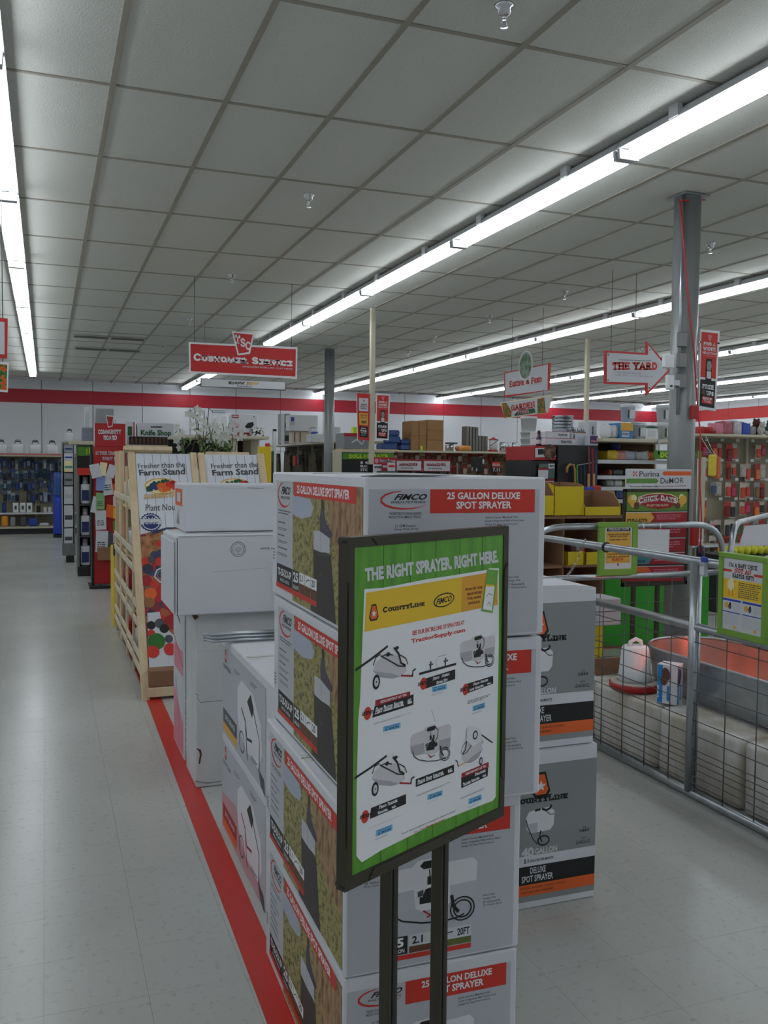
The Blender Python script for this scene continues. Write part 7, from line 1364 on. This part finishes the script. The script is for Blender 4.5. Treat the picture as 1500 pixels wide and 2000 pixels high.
tp_ = [(1366, 1384, 30, redm, 'flat red tray'), (1390, 1404, 26, PINK, 'pink boxed toy'), (1404, 1422, 30, mat('clear_red_pack', (170, 90, 100), .3, 0, .3, 20), 'clear and red toy pack'), (1424, 1440, 32, mat('clear_white_pack', (190, 186, 196), .3, 0, .3, 20), 'clear white toy pack'), (1440, 1456, 28, BLUE, 'blue toy pack'), (1456, 1468, 20, MGREY, 'grey toy pack')]
for k, (p0, p1, h, m, lb) in enumerate(tp_): tag(crumple(P(p1, 840, Y=Y_+.2).x-P(p0, 840, Y=Y_+.2).x, .2, h/1762*10.5*(.55 if k == 0 else 1), m, k+20, .02).build('boxed_toy', loc=(P((p0+p1)/2, 840, Y=Y_+.2).x, Y_+.2, zt4+.001)), lb+' on the top shelf right of the column', 'toy')
def plush(px_, c, lb, s=1., Y=Y_+.2):
    m = mat('plush_'+lb.split()[0], c, .95, 0, .15, 40, .4); t = thing('plush_toy', lb, 'toy', (P(px_, 840, Y=Y).x, Y, zt4+.001)); S = lambda c_, r, sx=1, sz=1: MB().lathe([(r*math.sin(PI*i/6)*1.0, r*(1-math.cos(PI*i/6))*sz) for i in range(7)], m, (c_[0], c_[1], c_[2]), 10, True, sx)
    S((0, 0, 0), .07*s).build('torso', t); S((0, -.03, .11*s), .05*s).build('head', t)
    for x in (-.035, .035): S((x*s, -.03, .19*s), .016*s).build('ear', t); S((x*1.6*s, -.06, 0), .025*s, 1, 1.4).build('leg', t)
plush(1474, (90, 50, 40), 'brown plush dog sitting on the top shelf at the right', 1.1); plush(1486, (190, 186, 180), 'pale plush animal beside the brown plush dog', .9, Y_+.1); plush(1500, (60, 90, 80), 'green plush animal at the right edge of the top shelf', 1.); plush(1515, (170, 150, 130), 'tan plush animal partly out of the picture', 1.)
# tennis ball bin
t = thing('ball_bin', 'low black bin heaped with yellow toy balls behind the paper sheet', 'bin', (P(1470, 1075, Y=8.2).x, 8.2, 0)); MB().cbox(-.45, .6, -.2, .3, 0, P(1470, 1085, Y=8.0).z, blackm, .01).build('bin', t)
ball = Stamp(tag(MB().lathe([(.045*math.sin(PI*i/8), .045*(1-math.cos(PI*i/8))) for i in range(9)], mat('ball_yellow', (196, 196, 50), .8, 0, .05, 30), n=12).build('toy_ball'), 'yellow toy ball heaped in the black bin', 'ball', 'yellow balls in the black bin'))
rnd = random.Random(2)
for k in range(26): ball.place((t.location.x-.40+.095*(k % 10), 8.06+.095*(k//10), P(1470, 1085, Y=8.0).z+.001), 0, 'yellow toy ball, %s from the left in the %s row of the black bin' % (ORD[k % 10], ['front', 'middle', 'back'][k//10]), 'yellow balls in the black bin')
# ---------------- yellow bins and green base behind the pen
Yb = 6.45
def tray(label, q, Y, d, rise):
    x0, x1 = P(q[0], q[3], Y=Y).x, P(q[2], q[3], Y=Y).x; z0 = P(q[0], q[3], Y=Y).z; zf = P(q[0], q[1], Y=Y).z; W = x1-x0; t = thing('cardboard_tray', label, 'tray', (x0, Y, z0)); h = zf-z0
    MB().box(0, W, 0, .008, 0, h, yellowm).build('front_panel', t)
    for x in (0, W-.008):
        pts = [(0, 0), (d, 0), (d, h+rise), (d*.45, h+rise), (d*.25, h+rise*.85), (d*.1, h+rise*.4), (0, h)]; M = Matrix.Rotation(PI/2, 4, 'Z')
        ox_, ix_ = (x, x+.0045) if x == 0 else (x+.0045, x)
        MB().add([Vector((ox_, a, b)) for a, b in pts]+[Vector((ox_+.004, a, b)) for a, b in pts], [tuple(range(7)), tuple(range(13, 6, -1))]+[(i, (i+1) % 7, (i+1) % 7+7, i+7) for i in range(7)], yellowm).add([Vector((ix_, a, b)) for a, b in pts]+[Vector((ix_+.0035, a, b)) for a, b in pts], [tuple(range(7)), tuple(range(13, 6, -1))], kraft).build('side_panel', t)
    MB().box(.008, W-.008, d-.006, d, 0, h+rise, kraft).box(.008, W-.008, .008, d, 0, .006, kraft).build('back_panel', t)
    return t
t1 = thing('pallet_display', 'brown cardboard pallet display holding yellow trays behind the pen', 'display', (P(1090, 1100, Y=Yb).x-.35, Yb+.02, 0)); xr_ = P(1182, 1100, Y=Yb).x-t1.location.x
zsh = P(1150, 1008, Y=Yb).z
MB().box(0, xr_, .4, .8, 0, zsh, kraft).build('body', t1); MB().box(0, xr_+.25, -.02, .8, zsh-.02, zsh, kraft).build('shelf', t1)
for x in (0, xr_*.5, xr_-.012): MB().box(x, x+.012, 0, .4, .2, zsh-.02, kraft).build('divider', t1)
MB().box(0, xr_, 0, .4, P(1140, 1104, Y=Yb).z-.02, P(1140, 1104, Y=Yb).z, kraft).build('shelf', t1); MB().box(0, xr_, .0, .4, .18, .2, kraft).build('shelf', t1)
tray('yellow cardboard tray, left of the two on the pallet display', (1030, 968, 1082, 1007), Yb+.02, .42, .12); o = tray('large yellow cardboard tray turned sideways in the middle', (1082, 950, 1140, 1007), Yb+.02, .38, .03); tray('yellow fronted brown tray, right one on the pallet display', (1142, 990, 1212, 1007), Yb-.0, .42, .13)
tray('low yellow tray with packs under the pen rail', (1108, 1078, 1140, 1104), Yb+.03, .3, .0); tray('low yellow tray, empty, right of the one with packs', (1144, 1079, 1168, 1104), Yb+.03, .3, .0)
for k, (px_, c) in enumerate(((1112, (120, 80, 80)), (1122, (176, 170, 170)), (1131, (200, 90, 60)))): tag(crumple(.06, .12, .17, mat('treat_%d' % k, c, .3, 0, .25, 30), 40+k, .02).build('treat_pack', loc=(P(px_, 1100, Y=Yb+.2).x, Yb+.2, P(1120, 1104, Y=Yb+.05).z+.012)), 'printed treat pack, %s in the low yellow tray' % ['left', 'middle', 'right'][k], 'packaged goods')
t = thing('green_display_base', 'bright green display base on the floor behind the chick days sign', 'display', (P(1182, 1200, Y=6.95).x, 6.97, 0)); xg = P(1384, 1200, Y=6.97).x-t.location.x; zg_ = P(1250, 1122, Y=6.97).z
MB().cbox(0, xg, 0, .5, .0, zg_, greenb, .006).build('body', t); MB().box(xg*.5, xg*.5+.004, -.002, 0, .02, zg_-.02, ink('seam_green', (44, 84, 26))).build('seam', t)
for k, (a, b_) in enumerate(((1170, 1193), (1196, 1222))): pbx('white_carton', 'flat white carton, %s of two in front of the green base' % ['upper', 'lower'][k], 'box', (1150, a, 1213, b_), 6.05, .28, carton_white, None if k else P(1180, 1195, Y=6.05).z+.001)
tag(MB().box(0, P(1175, 1222, Y=6.05).x-P(1150, 1222, Y=6.05).x+.03, 0, .28, 0, P(1180, 1222, Y=6.05).z-.001, yellowm).build('pallet_block', loc=(P(1150, 1222, Y=6.05).x-.02, 6.05, 0)), 'yellow block under the flat white cartons', 'block')

# remove stamps that were never placed
for s_ in STAMPS:
    if not s_.used:
        for c_ in list(s_.root.children): bpy.data.objects.remove(c_)
        bpy.data.objects.remove(s_.root)
